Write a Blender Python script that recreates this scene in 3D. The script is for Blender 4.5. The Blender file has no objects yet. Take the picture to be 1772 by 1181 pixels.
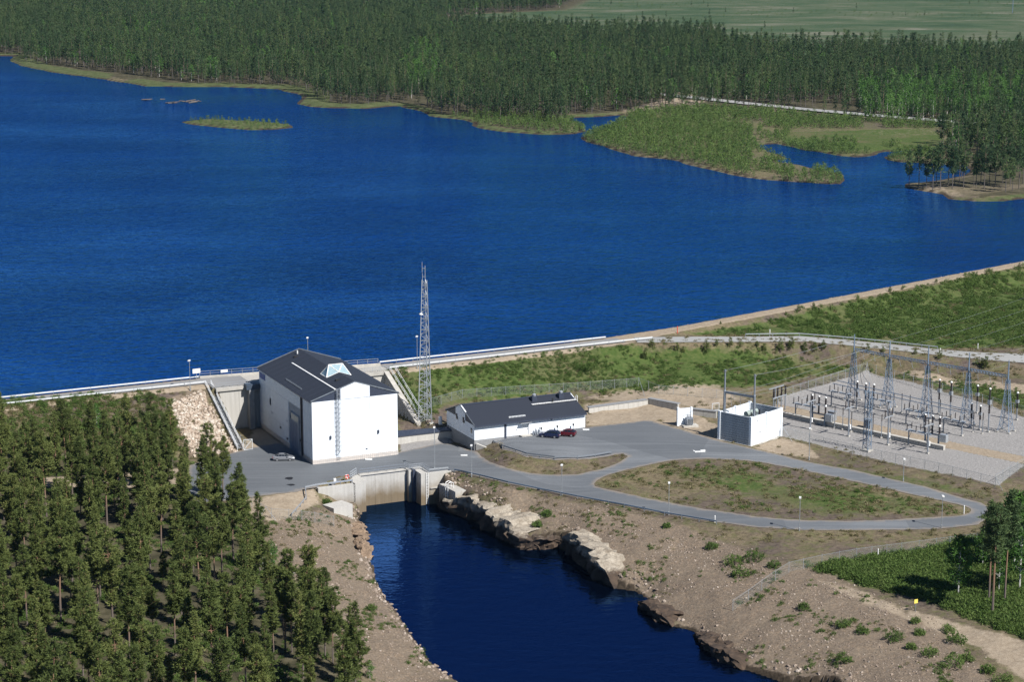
import bpy, bmesh, math, random
import numpy as np
from mathutils import Vector, Matrix
from mathutils.geometry import delaunay_2d_cdt

scene = bpy.context.scene
COL = scene.collection
rnd = random.Random(7)
nrg = np.random.default_rng(11)

# ------------------------------------------------------------------ camera
F = 3700.0                      # focal length in pixels of the 1772 px wide photograph
H = 118.0                       # camera height above the power station yard (m)
TH = math.atan(805 / F)         # downward pitch
ST, CT = math.sin(TH), math.cos(TH)
cam_d = bpy.data.cameras.new('camera')
cam_d.sensor_width = 36.0
cam_d.lens = F / 1772 * 36.0
cam_d.clip_start = 1.0
cam_d.clip_end = 30000.0
cam = bpy.data.objects.new('camera', cam_d)
COL.objects.link(cam)
cam.location = (0, 0, H)
cam.rotation_euler = (math.pi / 2 - TH, 0, 0)
scene.camera = cam

# ------------------------------------------------------------------ sky, sun, exposure
SUN = Vector((0.74, -0.66, 1.0)).normalized()      # towards the sun
world = bpy.data.worlds.new('World')
scene.world = world
world.use_nodes = True
nt = world.node_tree
sky = nt.nodes.new('ShaderNodeTexSky')
sky.sky_type = 'NISHITA'
sky.sun_disc = False
sky.sun_elevation = math.asin(SUN.z)
sky.sun_rotation = math.atan2(SUN.x, SUN.y)
sky.altitude = 400
sky.air_density = 1.0
sky.dust_density = 0.0
sky.ozone_density = 6.0
bg = nt.nodes['Background']
bg.inputs['Strength'].default_value = 0.05
nt.links.new(sky.outputs[0], bg.inputs['Color'])
sl = bpy.data.lights.new('sun', 'SUN')
sl.energy = 5.0
sl.angle = math.radians(0.53)
sl.color = (1.0, 0.965, 0.92)
so = bpy.data.objects.new('sun', sl)
COL.objects.link(so)
so.rotation_euler = SUN.to_track_quat('Z', 'Y').to_euler()
scene.view_settings.view_transform = 'Standard'
scene.view_settings.look = 'None'
scene.view_settings.exposure = 0.58
scene.view_settings.gamma = 1.0
scene.view_settings.use_curve_mapping = False
scene.cycles.max_bounces = 6
scene.cycles.transparent_max_bounces = 16
scene.cycles.volume_bounces = 0
scene.cycles.use_denoising = True
scene.cycles.denoising_input_passes = 'RGB'
scene.cycles.use_adaptive_sampling = False
HAZE = .00002                   # density of the air box built at the end

# ------------------------------------------------------------------ coordinates
def at(u, v, z):
    """photograph pixel + height -> world point"""
    X = (u - 886) / F; Y = -(v - 590.5) / F
    d = (X, Y * ST + CT, Y * CT - ST)
    t = (z - H) / d[2]
    return (d[0] * t, d[1] * t, z)

ANG = math.radians(24.8)                  # the station and the dam share this heading
CA, SA = math.cos(ANG), math.sin(ANG)
OX, OY = -40.8, 422.8                     # near corner of the powerhouse
def W(a, b): return (OX + a * CA - b * SA, OY + a * SA + b * CA)
def W3(a, b, z): return W(a, b) + (z,)

# ------------------------------------------------------------------ numpy helpers
def sdist(px, py, poly):
    """signed distance to a polygon, negative inside"""
    P = np.asarray(poly, float)[:, :2]
    d2 = np.full(px.shape, 1e18); ins = np.zeros(px.shape, bool)
    for (x0, y0), (x1, y1) in zip(P, np.roll(P, -1, 0)):
        ex, ey = x1 - x0, y1 - y0
        L = ex * ex + ey * ey
        if L < 1e-9: continue
        t = np.clip(((px - x0) * ex + (py - y0) * ey) / L, 0, 1)
        d2 = np.minimum(d2, (px - x0 - t * ex) ** 2 + (py - y0 - t * ey) ** 2)
        c = (y0 > py) != (y1 > py)
        if y1 != y0:
            ins ^= c & (px < ex * (py - y0) / (y1 - y0) + x0)
    d = np.sqrt(d2)
    return np.where(ins, -d, d)

def pdist(px, py, line):
    """distance to a polyline; also signed side (positive on the right) and interpolated third value"""
    P = np.asarray(line, float)
    best = np.full(px.shape, 1e18); val = np.zeros(px.shape); side = np.zeros(px.shape)
    for p, q in zip(P[:-1], P[1:]):
        ex, ey = q[0] - p[0], q[1] - p[1]
        L = ex * ex + ey * ey
        t = np.clip(((px - p[0]) * ex + (py - p[1]) * ey) / L, 0, 1)
        d = (px - p[0] - t * ex) ** 2 + (py - p[1] - t * ey) ** 2
        m = d < best
        best = np.where(m, d, best)
        side = np.where(m, (px - p[0]) * ey - (py - p[1]) * ex, side)
        if len(p) > 2: val = np.where(m, p[2] + t * (q[2] - p[2]), val)
    return np.sqrt(best), np.sign(side), val

def sstep(x, a, b):
    t = np.clip((x - a) / (b - a), 0, 1)
    return t * t * (3 - 2 * t)

_T = nrg.random((256, 256))
def vnoise(x, y):
    xi = np.floor(x).astype(int); yi = np.floor(y).astype(int)
    fx = x - xi; fy = y - yi
    fx = fx * fx * (3 - 2 * fx); fy = fy * fy * (3 - 2 * fy)
    g = lambda i, j: _T[(xi + i) & 255, (yi + j) & 255]
    return (g(0, 0) * (1 - fx) + g(1, 0) * fx) * (1 - fy) + (g(0, 1) * (1 - fx) + g(1, 1) * fx) * fy
def fbm(x, y, s, o=4):
    r = np.zeros(np.shape(x)); a = 0.5; n = 0
    for k in range(o):
        r += a * vnoise(x / s + 17.3 * k, y / s + 9.1 * k); n += a
        a *= .5; s /= 2.03
    return r / n            # 0..1

# ------------------------------------------------------------------ mesh builder
class MB:
    def __init__(self): self.v = []; self.f = []
    def add(self, vs, fs):
        o = len(self.v); self.v += [tuple(p) for p in vs]; self.f += [tuple(i + o for i in f) for f in fs]
        return self
    def box(self, x0, y0, z0, x1, y1, z1):
        return self.add([(x0,y0,z0),(x1,y0,z0),(x1,y1,z0),(x0,y1,z0),(x0,y0,z1),(x1,y0,z1),(x1,y1,z1),(x0,y1,z1)],
                        [(3,2,1,0),(4,5,6,7),(0,1,5,4),(1,2,6,5),(2,3,7,6),(3,0,4,7)])
    def bar(self, p, q, w, h=None):
        """square bar from p to q"""
        p, q = Vector(p), Vector(q); d = (q - p)
        if d.length < 1e-6: return self
        d.normalize()
        s = d.cross(Vector((0, 0, 1)))
        s = Vector((1, 0, 0)) if s.length < 1e-3 else s.normalized()
        u = s.cross(d).normalized(); h = h or w
        s *= w / 2; u *= h / 2
        return self.add([p-s-u, p+s-u, p+s+u, p-s+u, q-s-u, q+s-u, q+s+u, q-s+u],
                        [(3,2,1,0),(4,5,6,7),(0,1,5,4),(1,2,6,5),(2,3,7,6),(3,0,4,7)])
    def tube(self, p, q, r0, r1=None, n=8):
        p, q = Vector(p), Vector(q); r1 = r0 if r1 is None else r1
        d = (q - p).normalized()
        s = d.cross(Vector((0, 0, 1)))
        s = Vector((1, 0, 0)) if s.length < 1e-3 else s.normalized()
        u = d.cross(s)
        ring = lambda c, r: [c + (s * math.cos(k*2*math.pi/n) + u * math.sin(k*2*math.pi/n)) * r for k in range(n)]
        return self.add(ring(p, r0) + ring(q, r1), [tuple(range(n - 1, -1, -1)), tuple(range(n, 2 * n))] +
                        [(k, (k+1) % n, n + (k+1) % n, n + k) for k in range(n)][::1])
    def path(self, pts, r, n=6):
        for a, b in zip(pts[:-1], pts[1:]): self.tube(a, b, r, r, n)
        return self
    def prism(self, poly, z0, z1):
        n = len(poly)
        return self.add([(x, y, z0) for x, y in poly] + [(x, y, z1) for x, y in poly],
                        [tuple(range(n - 1, -1, -1)), tuple(range(n, 2 * n))] + [(k, (k+1) % n, n+(k+1) % n, n+k) for k in range(n)])
    def lathe(self, c, prof, n=10):
        """profile [(r,z)] round the vertical through c"""
        vs = []; fs = []
        for r, z in prof:
            vs += [(c[0]+r*math.cos(k*2*math.pi/n), c[1]+r*math.sin(k*2*math.pi/n), c[2]+z) for k in range(n)]
        for i in range(len(prof) - 1):
            fs += [(i*n+k, i*n+(k+1) % n, (i+1)*n+(k+1) % n, (i+1)*n+k) for k in range(n)]
        fs += [tuple(range(n - 1, -1, -1)), tuple(range((len(prof)-1)*n, len(prof)*n))]
        return self.add(vs, fs)
    def mesh(self, name, mat, fix=True):
        me = bpy.data.meshes.new(name)
        me.from_pydata(self.v, [], self.f); 
        for m in (mat if isinstance(mat, (list, tuple)) else [mat]): me.materials.append(m)
        if fix:
            bm = bmesh.new(); bm.from_mesh(me); bmesh.ops.recalc_face_normals(bm, faces=bm.faces); bm.to_mesh(me); bm.free()
        me.update()
        return me
    def build(self, name, mat, parent=None, smooth=False, fix=True):
        me = self.mesh(name, mat, fix)
        if smooth: me.shade_smooth()
        return link(name, me, parent)

def link(name, data, parent=None, loc=None, rotz=None):
    o = bpy.data.objects.new(name, data); COL.objects.link(o)
    if parent is not None: o.parent = parent
    if loc is not None: o.location = loc
    if rotz is not None: o.rotation_euler = (0, 0, rotz)
    return o
def tag(o, label=None, cat=None, group=None, kind=None):
    if label: o['label'] = label
    if cat: o['category'] = cat
    if group: o['group'] = group
    if kind: o['kind'] = kind
    return o
def thing(name, label, cat, loc=(0, 0, 0), rotz=0.0, group=None):
    o = link(name, None, None, loc, rotz); o.empty_display_size = .5
    return tag(o, label, cat, group)
def copy_tree(o, parent=None):
    c = o.copy(); COL.objects.link(c)
    if parent is not None: c.parent = parent
    for ch in list(o.children): copy_tree(ch, c)
    return c

# ------------------------------------------------------------------ materials
def nodes(m):
    m.use_nodes = True
    n = m.node_tree.nodes
    return n, m.node_tree.links, n['Principled BSDF']
def N(m, t, **kw):
    n = m.node_tree.nodes.new(t)
    for k, v in kw.items(): setattr(n, k, v)
    return n
def ramp(m, src, stops):
    r = N(m, 'ShaderNodeValToRGB'); e = r.color_ramp.elements
    while len(e) < len(stops): e.new(.5)
    for i, (p, c) in enumerate(stops):
        e[i].position = p; e[i].color = tuple(c) + (1,) if len(c) == 3 else c
    m.node_tree.links.new(src, r.inputs[0])
    return r.outputs[0]
def noise(m, scale, detail=4, rough=.6, vec=None, out=0, dist=0):
    t = N(m, 'ShaderNodeTexNoise'); t.inputs['Scale'].default_value = scale; t.inputs['Detail'].default_value = detail
    t.inputs['Roughness'].default_value = rough; t.inputs['Distortion'].default_value = dist
    if vec is not None: m.node_tree.links.new(vec, t.inputs['Vector'])
    return t.outputs[out]
def coord(m, kind='Object', scale=None):
    c = N(m, 'ShaderNodeTexCoord')
    if scale is None: return c.outputs[kind]
    mp = N(m, 'ShaderNodeMapping'); mp.inputs['Scale'].default_value = scale
    m.node_tree.links.new(c.outputs[kind], mp.inputs['Vector'])
    return mp.outputs[0]
def mixc(m, fac, a, b, mode='MIX'):
    x = N(m, 'ShaderNodeMix', data_type='RGBA', blend_type=mode)
    L = m.node_tree.links
    for s, v in ((x.inputs[0], fac), (x.inputs[6], a), (x.inputs[7], b)):
        if isinstance(v, bpy.types.NodeSocket): L.new(v, s)
        elif isinstance(v, (int, float)): s.default_value = v
        else: s.default_value = tuple(v) + (1,)
    return x.outputs[2]
def bump(m, h, strength, dist, bsdf):
    b = N(m, 'ShaderNodeBump'); b.inputs['Strength'].default_value = strength; b.inputs['Distance'].default_value = dist
    m.node_tree.links.new(h, b.inputs['Height']); m.node_tree.links.new(b.outputs[0], bsdf.inputs['Normal'])
def mat(name, col, rough=.7, metal=0., var=.12, scale=2., bmp=0., col2=None):
    m = bpy.data.materials.new(name); n, L, b = nodes(m)
    b.inputs['Roughness'].default_value = rough; b.inputs['Metallic'].default_value = metal
    f = noise(m, scale, 5, .65, coord(m))
    c2 = col2 or tuple(c * (1 - 2 * var) for c in col)
    c1 = col if col2 else tuple(min(1, c * (1 + var)) for c in col)
    L.new(ramp(m, f, [(.3, c2), (.7, c1)]), b.inputs['Base Color'])
    if bmp: bump(m, f, .5, bmp, b)
    return m

M = {}
M['white'] = mat('white_panel', (.76, .80, .84), .55, var=.025, scale=.6)
M['joint'] = mat('joint_grey', (.35, .37, .40), .8)
M['roof'] = mat('dark_roof_felt', (.017, .022, .035), .75, var=.12, scale=5)
M['roofmetal'] = mat('dark_sheet_metal', (.038, .047, .072), .45, var=.08)
M['galv'] = mat('galvanised_steel', (.48, .51, .54), .42, .55, .1, 6)
M['galvd'] = mat('weathered_steel', (.27, .30, .34), .5, .45, .12, 6)
M['mast'] = mat('mast_steel', (.20, .27, .36), .5, .35, .1, 4)
M['bluesteel'] = mat('painted_blue_grey_steel', (.16, .22, .30), .5, .2, .1, 4)
M['rail'] = mat('rail_steel', (.70, .72, .73), .5, .2, .08, 4)
M['conc'] = mat('concrete', (.42, .40, .36), .9, 0, .14, .7, .01)
M['concd'] = mat('grey_base_concrete', (.24, .245, .25), .9, 0, .12, 1.2, .01)
M['insul'] = mat('brown_porcelain', (.022, .016, .016), .25, 0, .1)
M['glass'] = mat('window_glass', (.03, .045, .06), .08, 0, .1)
M['lightglass'] = mat('skylight_glass', (.28, .38, .42), .12, 0, .1)
M['doorblue'] = mat('blue_grey_door', (.13, .19, .30), .5, 0, .06)
M['black'] = mat('black_rubber', (.015, .015, .016), .8)
M['signblue'] = mat('blue_sign', (.02, .07, .30), .5)
M['signdark'] = mat('dark_blue_letter', (.008, .03, .16), .5)
M['yellow'] = mat('yellow_sign', (.75, .62, .12), .5)
M['red'] = mat('red_paint', (.60, .05, .03), .5)
M['pole'] = mat('lamp_pole_steel', (.38, .41, .43), .45, .5)
M['lamp'] = mat('lamp_head_white', (.78, .78, .76), .4)
M['rock'] = None

def concrete_wall_mat(name, stain_z):
    """light concrete with vertical board streaks and a brown waterline staining below stain_z"""
    m = bpy.data.materials.new(name); n, L, b = nodes(m)
    b.inputs['Roughness'].default_value = .9
    oc = coord(m)
    st = noise(m, 1.0, 5, .6, coord(m, 'Object', (1.6, 1.6, .12)))
    base = ramp(m, st, [(.25, (.36, .35, .32)), (.5, (.43, .415, .38)), (.75, (.49, .475, .44))])
    fine = noise(m, 3, 6, .7, oc)
    base = mixc(m, ramp(m, fine, [(.35, (0, 0, 0)), (.75, (.45, .45, .45))]), base, (.33, .31, .28))
    if stain_z is not None:
        sx = N(m, 'ShaderNodeSeparateXYZ'); L.new(oc, sx.inputs[0])
        ma = N(m, 'ShaderNodeMath', operation='MULTIPLY_ADD')
        L.new(noise(m, 1.0, 4, .7, coord(m, 'Object', (.5, .5, .3))), ma.inputs[0]); ma.inputs[1].default_value = 3.4
        L.new(sx.outputs[2], ma.inputs[2])
        mr = N(m, 'ShaderNodeMapRange'); L.new(ma.outputs[0], mr.inputs[0])
        mr.inputs[1].default_value = stain_z + 2.8; mr.inputs[2].default_value = stain_z - .6
        base = mixc(m, mr.outputs[0], base, mixc(m, st, (.115, .085, .05), (.22, .17, .105)))
    L.new(base, b.inputs['Base Color'])
    bump(m, st, .3, .03, b)
    return m
M['wallconc'] = concrete_wall_mat('board_marked_concrete', None)
M['tailconc'] = concrete_wall_mat('waterstained_concrete', -2.2)

def plinth_mat():
    m = bpy.data.materials.new('pale_plinth_tiles'); n, L, b = nodes(m)
    b.inputs['Roughness'].default_value = .8
    t = N(m, 'ShaderNodeTexBrick'); t.offset = 0
    t.inputs['Color1'].default_value = (.56, .50, .45, 1); t.inputs['Color2'].default_value = (.46, .43, .40, 1); t.inputs['Mortar'].default_value = (.3, .28, .27, 1)
    t.inputs['Scale'].default_value = 1; t.inputs['Brick Width'].default_value = .45; t.inputs['Row Height'].default_value = .5; t.inputs['Mortar Size'].default_value = .03
    sx = N(m, 'ShaderNodeSeparateXYZ'); L.new(coord(m), sx.inputs[0])
    ad = N(m, 'ShaderNodeMath', operation='ADD'); L.new(sx.outputs[0], ad.inputs[0]); L.new(sx.outputs[1], ad.inputs[1])
    cx = N(m, 'ShaderNodeCombineXYZ'); L.new(ad.outputs[0], cx.inputs[0]); L.new(sx.outputs[2], cx.inputs[1])
    L.new(cx.outputs[0], t.inputs['Vector']); L.new(t.outputs[0], b.inputs['Base Color'])
    return m
M['plinth'] = plinth_mat()

def asphalt_mat(name, c0, c1, streak=True):
    m = bpy.data.materials.new(name); n, L, b = nodes(m)
    b.inputs['Roughness'].default_value = .85
    oc = coord(m)
    big = noise(m, .06, 5, .6, oc); fine = noise(m, 2.2, 6, .75, oc)
    c = ramp(m, big, [(.3, c0), (.7, c1)])
    c = mixc(m, ramp(m, fine, [(.4, (0, 0, 0)), (.7, (.35, .35, .35))]), c, tuple(x * .72 for x in c0))
    if streak:
        mp = N(m, 'ShaderNodeMapping'); mp.inputs['Rotation'].default_value = (0, 0, -ANG); mp.inputs['Scale'].default_value = (.03, .9, 1)
        L.new(oc, mp.inputs[0])
        s = noise(m, 1.0, 3, .5, mp.outputs[0])
        c = mixc(m, ramp(m, s, [(.48, (0,)*3), (.7, (.5,)*3)]), c, tuple(min(1, x * 1.28) for x in c1))
    if streak:
        vo = N(m, 'ShaderNodeTexVoronoi'); vo.inputs['Scale'].default_value = .035; L.new(oc, vo.inputs['Vector'])
        sc = N(m, 'ShaderNodeSeparateColor'); L.new(vo.outputs['Color'], sc.inputs[0])
        c = mixc(m, ramp(m, sc.outputs[0], [(.55, (0,)*3), (.6, (.45,)*3)]), c, tuple(x * .8 for x in c0))
        at_ = N(m, 'ShaderNodeAttribute', attribute_name='edge')
        ma = N(m, 'ShaderNodeMath', operation='MULTIPLY_ADD'); L.new(noise(m, .5, 6, .75, oc), ma.inputs[0]); ma.inputs[1].default_value = -3.2; L.new(at_.outputs['Fac'], ma.inputs[2])
        mr = N(m, 'ShaderNodeMapRange'); L.new(ma.outputs[0], mr.inputs[0]); mr.inputs[1].default_value = -.6; mr.inputs[2].default_value = -1.7
        c = mixc(m, mr.outputs[0], c, (.21, .18, .15))
    L.new(c, b.inputs['Base Color'])
    bump(m, fine, .3, .01, b)
    return m
M['asphalt'] = asphalt_mat('grey_asphalt', (.098, .108, .120), (.150, .160, .170))
M['gravelroad'] = asphalt_mat('pale_gravel_road', (.25, .25, .24), (.34, .34, .33), False)
M['crest'] = asphalt_mat('crest_road_surface', (.20, .20, .20), (.27, .265, .255), False)

def water_mat(name, deep, refl, rough, amount, s1, s2, dist, stretch=.6):
    """deep body colour under a Fresnel-weighted, blue sky reflection (the photograph was taken through a polariser)"""
    m = bpy.data.materials.new(name); n, L, b = nodes(m); n.remove(b)
    oc = coord(m)
    lo = noise(m, .012, 5, .6, coord(m, 'Object', (.5, 1.2, 1)))
    body = ramp(m, lo, [(.3, tuple(c * .72 for c in deep)), (.7, tuple(c * 1.25 for c in deep))])
    df = N(m, 'ShaderNodeBsdfDiffuse'); L.new(body, df.inputs[0])
    gl = N(m, 'ShaderNodeBsdfGlossy'); gl.inputs['Color'].default_value = refl + (1,); gl.inputs['Roughness'].default_value = rough
    mp = N(m, 'ShaderNodeMapping'); mp.inputs['Rotation'].default_value = (0, 0, .3); mp.inputs['Scale'].default_value = (stretch, 1, 1)
    L.new(oc, mp.inputs[0])
    a = noise(m, s1, 2, .5, mp.outputs[0], dist=.5); c = noise(m, s2, 2, .5, mp.outputs[0])
    ad = N(m, 'ShaderNodeMath', operation='MULTIPLY_ADD'); L.new(c, ad.inputs[0]); ad.inputs[1].default_value = .4; L.new(a, ad.inputs[2])
    gu = N(m, 'ShaderNodeMath', operation='MULTIPLY'); L.new(ad.outputs[0], gu.inputs[0])
    L.new(ramp(m, noise(m, .018, 4, .6, mp.outputs[0]), [(.34, (.42,) * 3), (.66, (1.05,) * 3)]), gu.inputs[1])
    bp = N(m, 'ShaderNodeBump'); bp.inputs['Strength'].default_value = 1; bp.inputs['Distance'].default_value = dist
    L.new(gu.outputs[0], bp.inputs['Height'])
    L.new(bp.outputs[0], gl.inputs['Normal']); L.new(bp.outputs[0], df.inputs['Normal'])
    fr = N(m, 'ShaderNodeFresnel'); fr.inputs['IOR'].default_value = 1.333; L.new(bp.outputs[0], fr.inputs['Normal'])
    mu = N(m, 'ShaderNodeMath', operation='MULTIPLY'); mu.use_clamp = True; L.new(fr.outputs[0], mu.inputs[0]); mu.inputs[1].default_value = amount
    mx = N(m, 'ShaderNodeMixShader'); L.new(mu.outputs[0], mx.inputs[0]); L.new(df.outputs[0], mx.inputs[1]); L.new(gl.outputs[0], mx.inputs[2])
    L.new(mx.outputs[0], n['Material Output'].inputs[0])
    return m
M['lake'] = water_mat('lake_water', (.0012, .024, .125), (.17, .50, 1.0), .05, 1.65, .36, 1.15, 1.5)
M['river'] = water_mat('river_water', (.0006, .0019, .007), (.05, .14, .38), .05, .5, .5, 1.8, .13)

def ground_mat(name):
    """zones painted on the vertices choose between procedural surfaces"""
    m = bpy.data.materials.new(name); n, L, b = nodes(m)
    b.inputs['Roughness'].default_value = .95; b.inputs['Specular IOR Level'].default_value = .15
    oc = coord(m)
    n1 = noise(m, .22, 6, .7, oc); n2 = noise(m, 1.1, 6, .75, oc); n3 = noise(m, .05, 4, .6, oc); n4 = noise(m, 3.2, 4, .7, oc)
    heath = ramp(m, n2, [(.25, (.055, .043, .03)), (.45, (.125, .10, .062)), (.62, (.19, .155, .095)), (.8, (.10, .115, .05))])
    heath = mixc(m, ramp(m, n3, [(.42, (0,)*3), (.62, (.8,)*3)]), heath, ramp(m, n2, [(.3, (.045, .032, .034)), (.7, (.125, .098, .088))]))
    heath = mixc(m, ramp(m, noise(m, .35, 6, .75, oc), [(.48, (0,)*3), (.6, (.7,)*3)]), heath, ramp(m, n4, [(.3, (.05, .065, .022)), (.7, (.15, .145, .06))]))
    green = ramp(m, n2, [(.25, (.024, .042, .010)), (.45, (.050, .082, .019)), (.62, (.088, .108, .034)), (.8, (.16, .145, .07))])
    green = mixc(m, ramp(m, n3, [(.48, (0,)*3), (.66, (.65,)*3)]), green, ramp(m, n4, [(.3, (.06, .05, .028)), (.7, (.19, .155, .09))]))
    rub = ramp(m, n4, [(.25, (.07, .053, .040)), (.42, (.17, .125, .086)), (.58, (.25, .19, .134)), (.75, (.40, .33, .255))])
    rub = mixc(m, ramp(m, noise(m, 1.5, 5, .8, oc), [(.44, (0,)*3), (.5, (.75,)*3)]), rub, ramp(m, n4, [(.3, (.07, .055, .042)), (.7, (.20, .165, .13))]))
    rub = mixc(m, ramp(m, n1, [(.4, (0,)*3), (.7, (.6,)*3)]), rub, ramp(m, n2, [(.3, (.12, .095, .068)), (.7, (.24, .195, .145))]))
    sand = ramp(m, n2, [(.25, (.20, .155, .11)), (.55, (.30, .245, .18)), (.8, (.40, .34, .265))])
    floor = ramp(m, n1, [(.3, (.026, .026, .014)), (.5, (.062, .056, .032)), (.7, (.115, .10, .065))])
    pale = ramp(m, n4, [(.25, (.135, .13, .125)), (.5, (.255, .245, .235)), (.75, (.385, .37, .355))])
    bog = ramp(m, noise(m, .016, 8, .72, coord(m, 'Object', (.7, 1.3, 1))), [(.3, (.022, .046, .022)), (.46, (.048, .078, .036)), (.57, (.085, .10, .058)), (.66, (.17, .165, .125)), (.8, (.06, .085, .045))])
    marsh = ramp(m, n1, [(.3, (.04, .058, .02)), (.55, (.085, .10, .04)), (.75, (.14, .13, .075))])
    wet = ramp(m, n2, [(.3, (.02, .016, .012)), (.7, (.08, .06, .04))])
    A = N(m, 'ShaderNodeAttribute', attribute_name='zoneA'); B = N(m, 'ShaderNodeAttribute', attribute_name='zoneB'); Cc = N(m, 'ShaderNodeAttribute', attribute_name='zoneC')
    ed = noise(m, .6, 5, .7, oc)
    def ch(att, k):
        s = N(m, 'ShaderNodeSeparateColor'); L.new(att.outputs['Color'], s.inputs[0])
        # break the zone edge up with noise
        ma = N(m, 'ShaderNodeMath', operation='MULTIPLY_ADD'); L.new(ed, ma.inputs[0]); ma.inputs[1].default_value = .9; L.new(s.outputs[k], ma.inputs[2])
        mr = N(m, 'ShaderNodeMapRange'); L.new(ma.outputs[0], mr.inputs[0]); mr.inputs[1].default_value = .82; mr.inputs[2].default_value = 1.08
        return mr.outputs[0]
    c = heath
    for att, k, z in ((A, 0, green), (A, 1, rub), (A, 2, sand), (B, 0, floor), (B, 1, pale), (Cc, 0, bog), (Cc, 1, marsh), (B, 2, wet)):
        c = mixc(m, ch(att, k), c, z)
    L.new(c, b.inputs['Base Color'])
    bump(m, n2, .8, .25, b)
    return m
M['ground'] = ground_mat('ground_cover')

def rock_mat(name, dark, light, stain=True):
    m = bpy.data.materials.new(name); n, L, b = nodes(m)
    b.inputs['Roughness'].default_value = .9
    oc = coord(m)
    a = noise(m, .8, 8, .7, oc, dist=.6)
    g = N(m, 'ShaderNodeObjectInfo')
    c = ramp(m, a, [(.3, dark), (.5, tuple((x + y) / 2 for x, y in zip(dark, light))), (.7, light)])
    sx = N(m, 'ShaderNodeSeparateXYZ'); L.new(oc, sx.inputs[0])
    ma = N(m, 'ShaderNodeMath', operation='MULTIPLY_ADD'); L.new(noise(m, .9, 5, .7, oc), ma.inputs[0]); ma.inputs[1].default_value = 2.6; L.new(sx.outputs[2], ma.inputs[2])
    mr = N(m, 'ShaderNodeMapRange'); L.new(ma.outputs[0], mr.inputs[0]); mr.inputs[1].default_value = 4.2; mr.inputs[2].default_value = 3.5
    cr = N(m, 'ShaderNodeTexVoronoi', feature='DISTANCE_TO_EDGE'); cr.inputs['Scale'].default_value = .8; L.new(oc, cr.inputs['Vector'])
    if stain: c = mixc(m, mr.outputs[0], c, ramp(m, a, [(.3, (.018, .013, .010)), (.7, (.10, .065, .04))]))      # wet staining, with the shade of the cliff faces put into the colour
    c = mixc(m, ramp(m, cr.outputs[0], [(.0, (.4,)*3), (.05, (0,)*3)]), c, (.03, .023, .017))
    L.new(c, b.inputs['Base Color'])
    bump(m, a, .9, .25, b)
    return m
M['rockorange'] = rock_mat('rusty_rock', (.12, .08, .052), (.33, .235, .155), False)
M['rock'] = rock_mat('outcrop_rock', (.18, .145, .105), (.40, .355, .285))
def stone_mat(name, cols):
    m = bpy.data.materials.new(name); n, L, b = nodes(m)
    b.inputs['Roughness'].default_value = .9
    g = N(m, 'ShaderNodeObjectInfo')
    c = ramp(m, g.outputs['Random'], cols)
    c = mixc(m, .35, c, ramp(m, noise(m, 2, 4, .6, coord(m)), [(.3, (.12, .09, .07)), (.7, (.42, .36, .3))]))
    L.new(c, b.inputs['Base Color'])
    return m
M['stone'] = stone_mat('loose_stone', [(.0, (.10, .07, .05)), (.4, (.18, .13, .095)), (.8, (.28, .22, .17)), (1, (.46, .40, .34))])
M['riprap'] = stone_mat('riprap_stone', [(.0, (.28, .20, .14)), (.35, (.42, .33, .25)), (.7, (.52, .45, .36)), (1, (.66, .60, .52))])

def leaf_mat(name, stops, hue=.5):
    """foliage colour varies from tuft to tuft (vertex value) and from plant to plant"""
    m = bpy.data.materials.new(name); n, L, b = nodes(m)
    b.inputs['Roughness'].default_value = .75; b.inputs['Specular IOR Level'].default_value = .2
    a = N(m, 'ShaderNodeAttribute', attribute_name='tuft'); g = N(m, 'ShaderNodeObjectInfo')
    ma = N(m, 'ShaderNodeMath', operation='MULTIPLY_ADD'); L.new(g.outputs['Random'], ma.inputs[0]); ma.inputs[1].default_value = hue
    mb_ = N(m, 'ShaderNodeMath', operation='MULTIPLY'); L.new(a.outputs['Fac'], mb_.inputs[0]); mb_.inputs[1].default_value = 1 - hue
    L.new(mb_.outputs[0], ma.inputs[2])
    c = ramp(m, ma.outputs[0], stops)
    L.new(c, b.inputs['Base Color'])
    tr = N(m, 'ShaderNodeBsdfTranslucent'); L.new(c, tr.inputs[0])
    mx = N(m, 'ShaderNodeMixShader'); mx.inputs[0].default_value = .25
    L.new(b.outputs[0], mx.inputs[1]); L.new(tr.outputs[0], mx.inputs[2])
    L.new(mx.outputs[0], n['Material Output'].inputs[0])
    return m
M['needle'] = leaf_mat('pine_needles', [(0, (.046, .066, .019)), (.4, (.094, .124, .034)), (.75, (.142, .168, .048)), (1, (.205, .212, .074))])
M['needlefar'] = leaf_mat('forest_needles', [(0, (.024, .050, .022)), (.45, (.056, .098, .040)), (.8, (.094, .138, .050)), (1, (.14, .18, .06))], .6)
M['younganeedle'] = leaf_mat('young_pine_needles', [(0, (.05, .095, .024)), (.5, (.10, .165, .04)), (1, (.16, .225, .065))], .6)
M['birchleaf'] = leaf_mat('birch_leaves', [(0, (.030, .075, .015)), (.5, (.055, .13, .024)), (1, (.10, .19, .04))])
M['shrubleaf'] = leaf_mat('shrub_leaves', [(0, (.045, .085, .016)), (.5, (.085, .14, .030)), (1, (.15, .20, .06))], .6)
M['drygrass'] = leaf_mat('dry_grass', [(0, (.08, .085, .03)), (.5, (.17, .15, .07)), (1, (.28, .24, .14))], .6)
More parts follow.
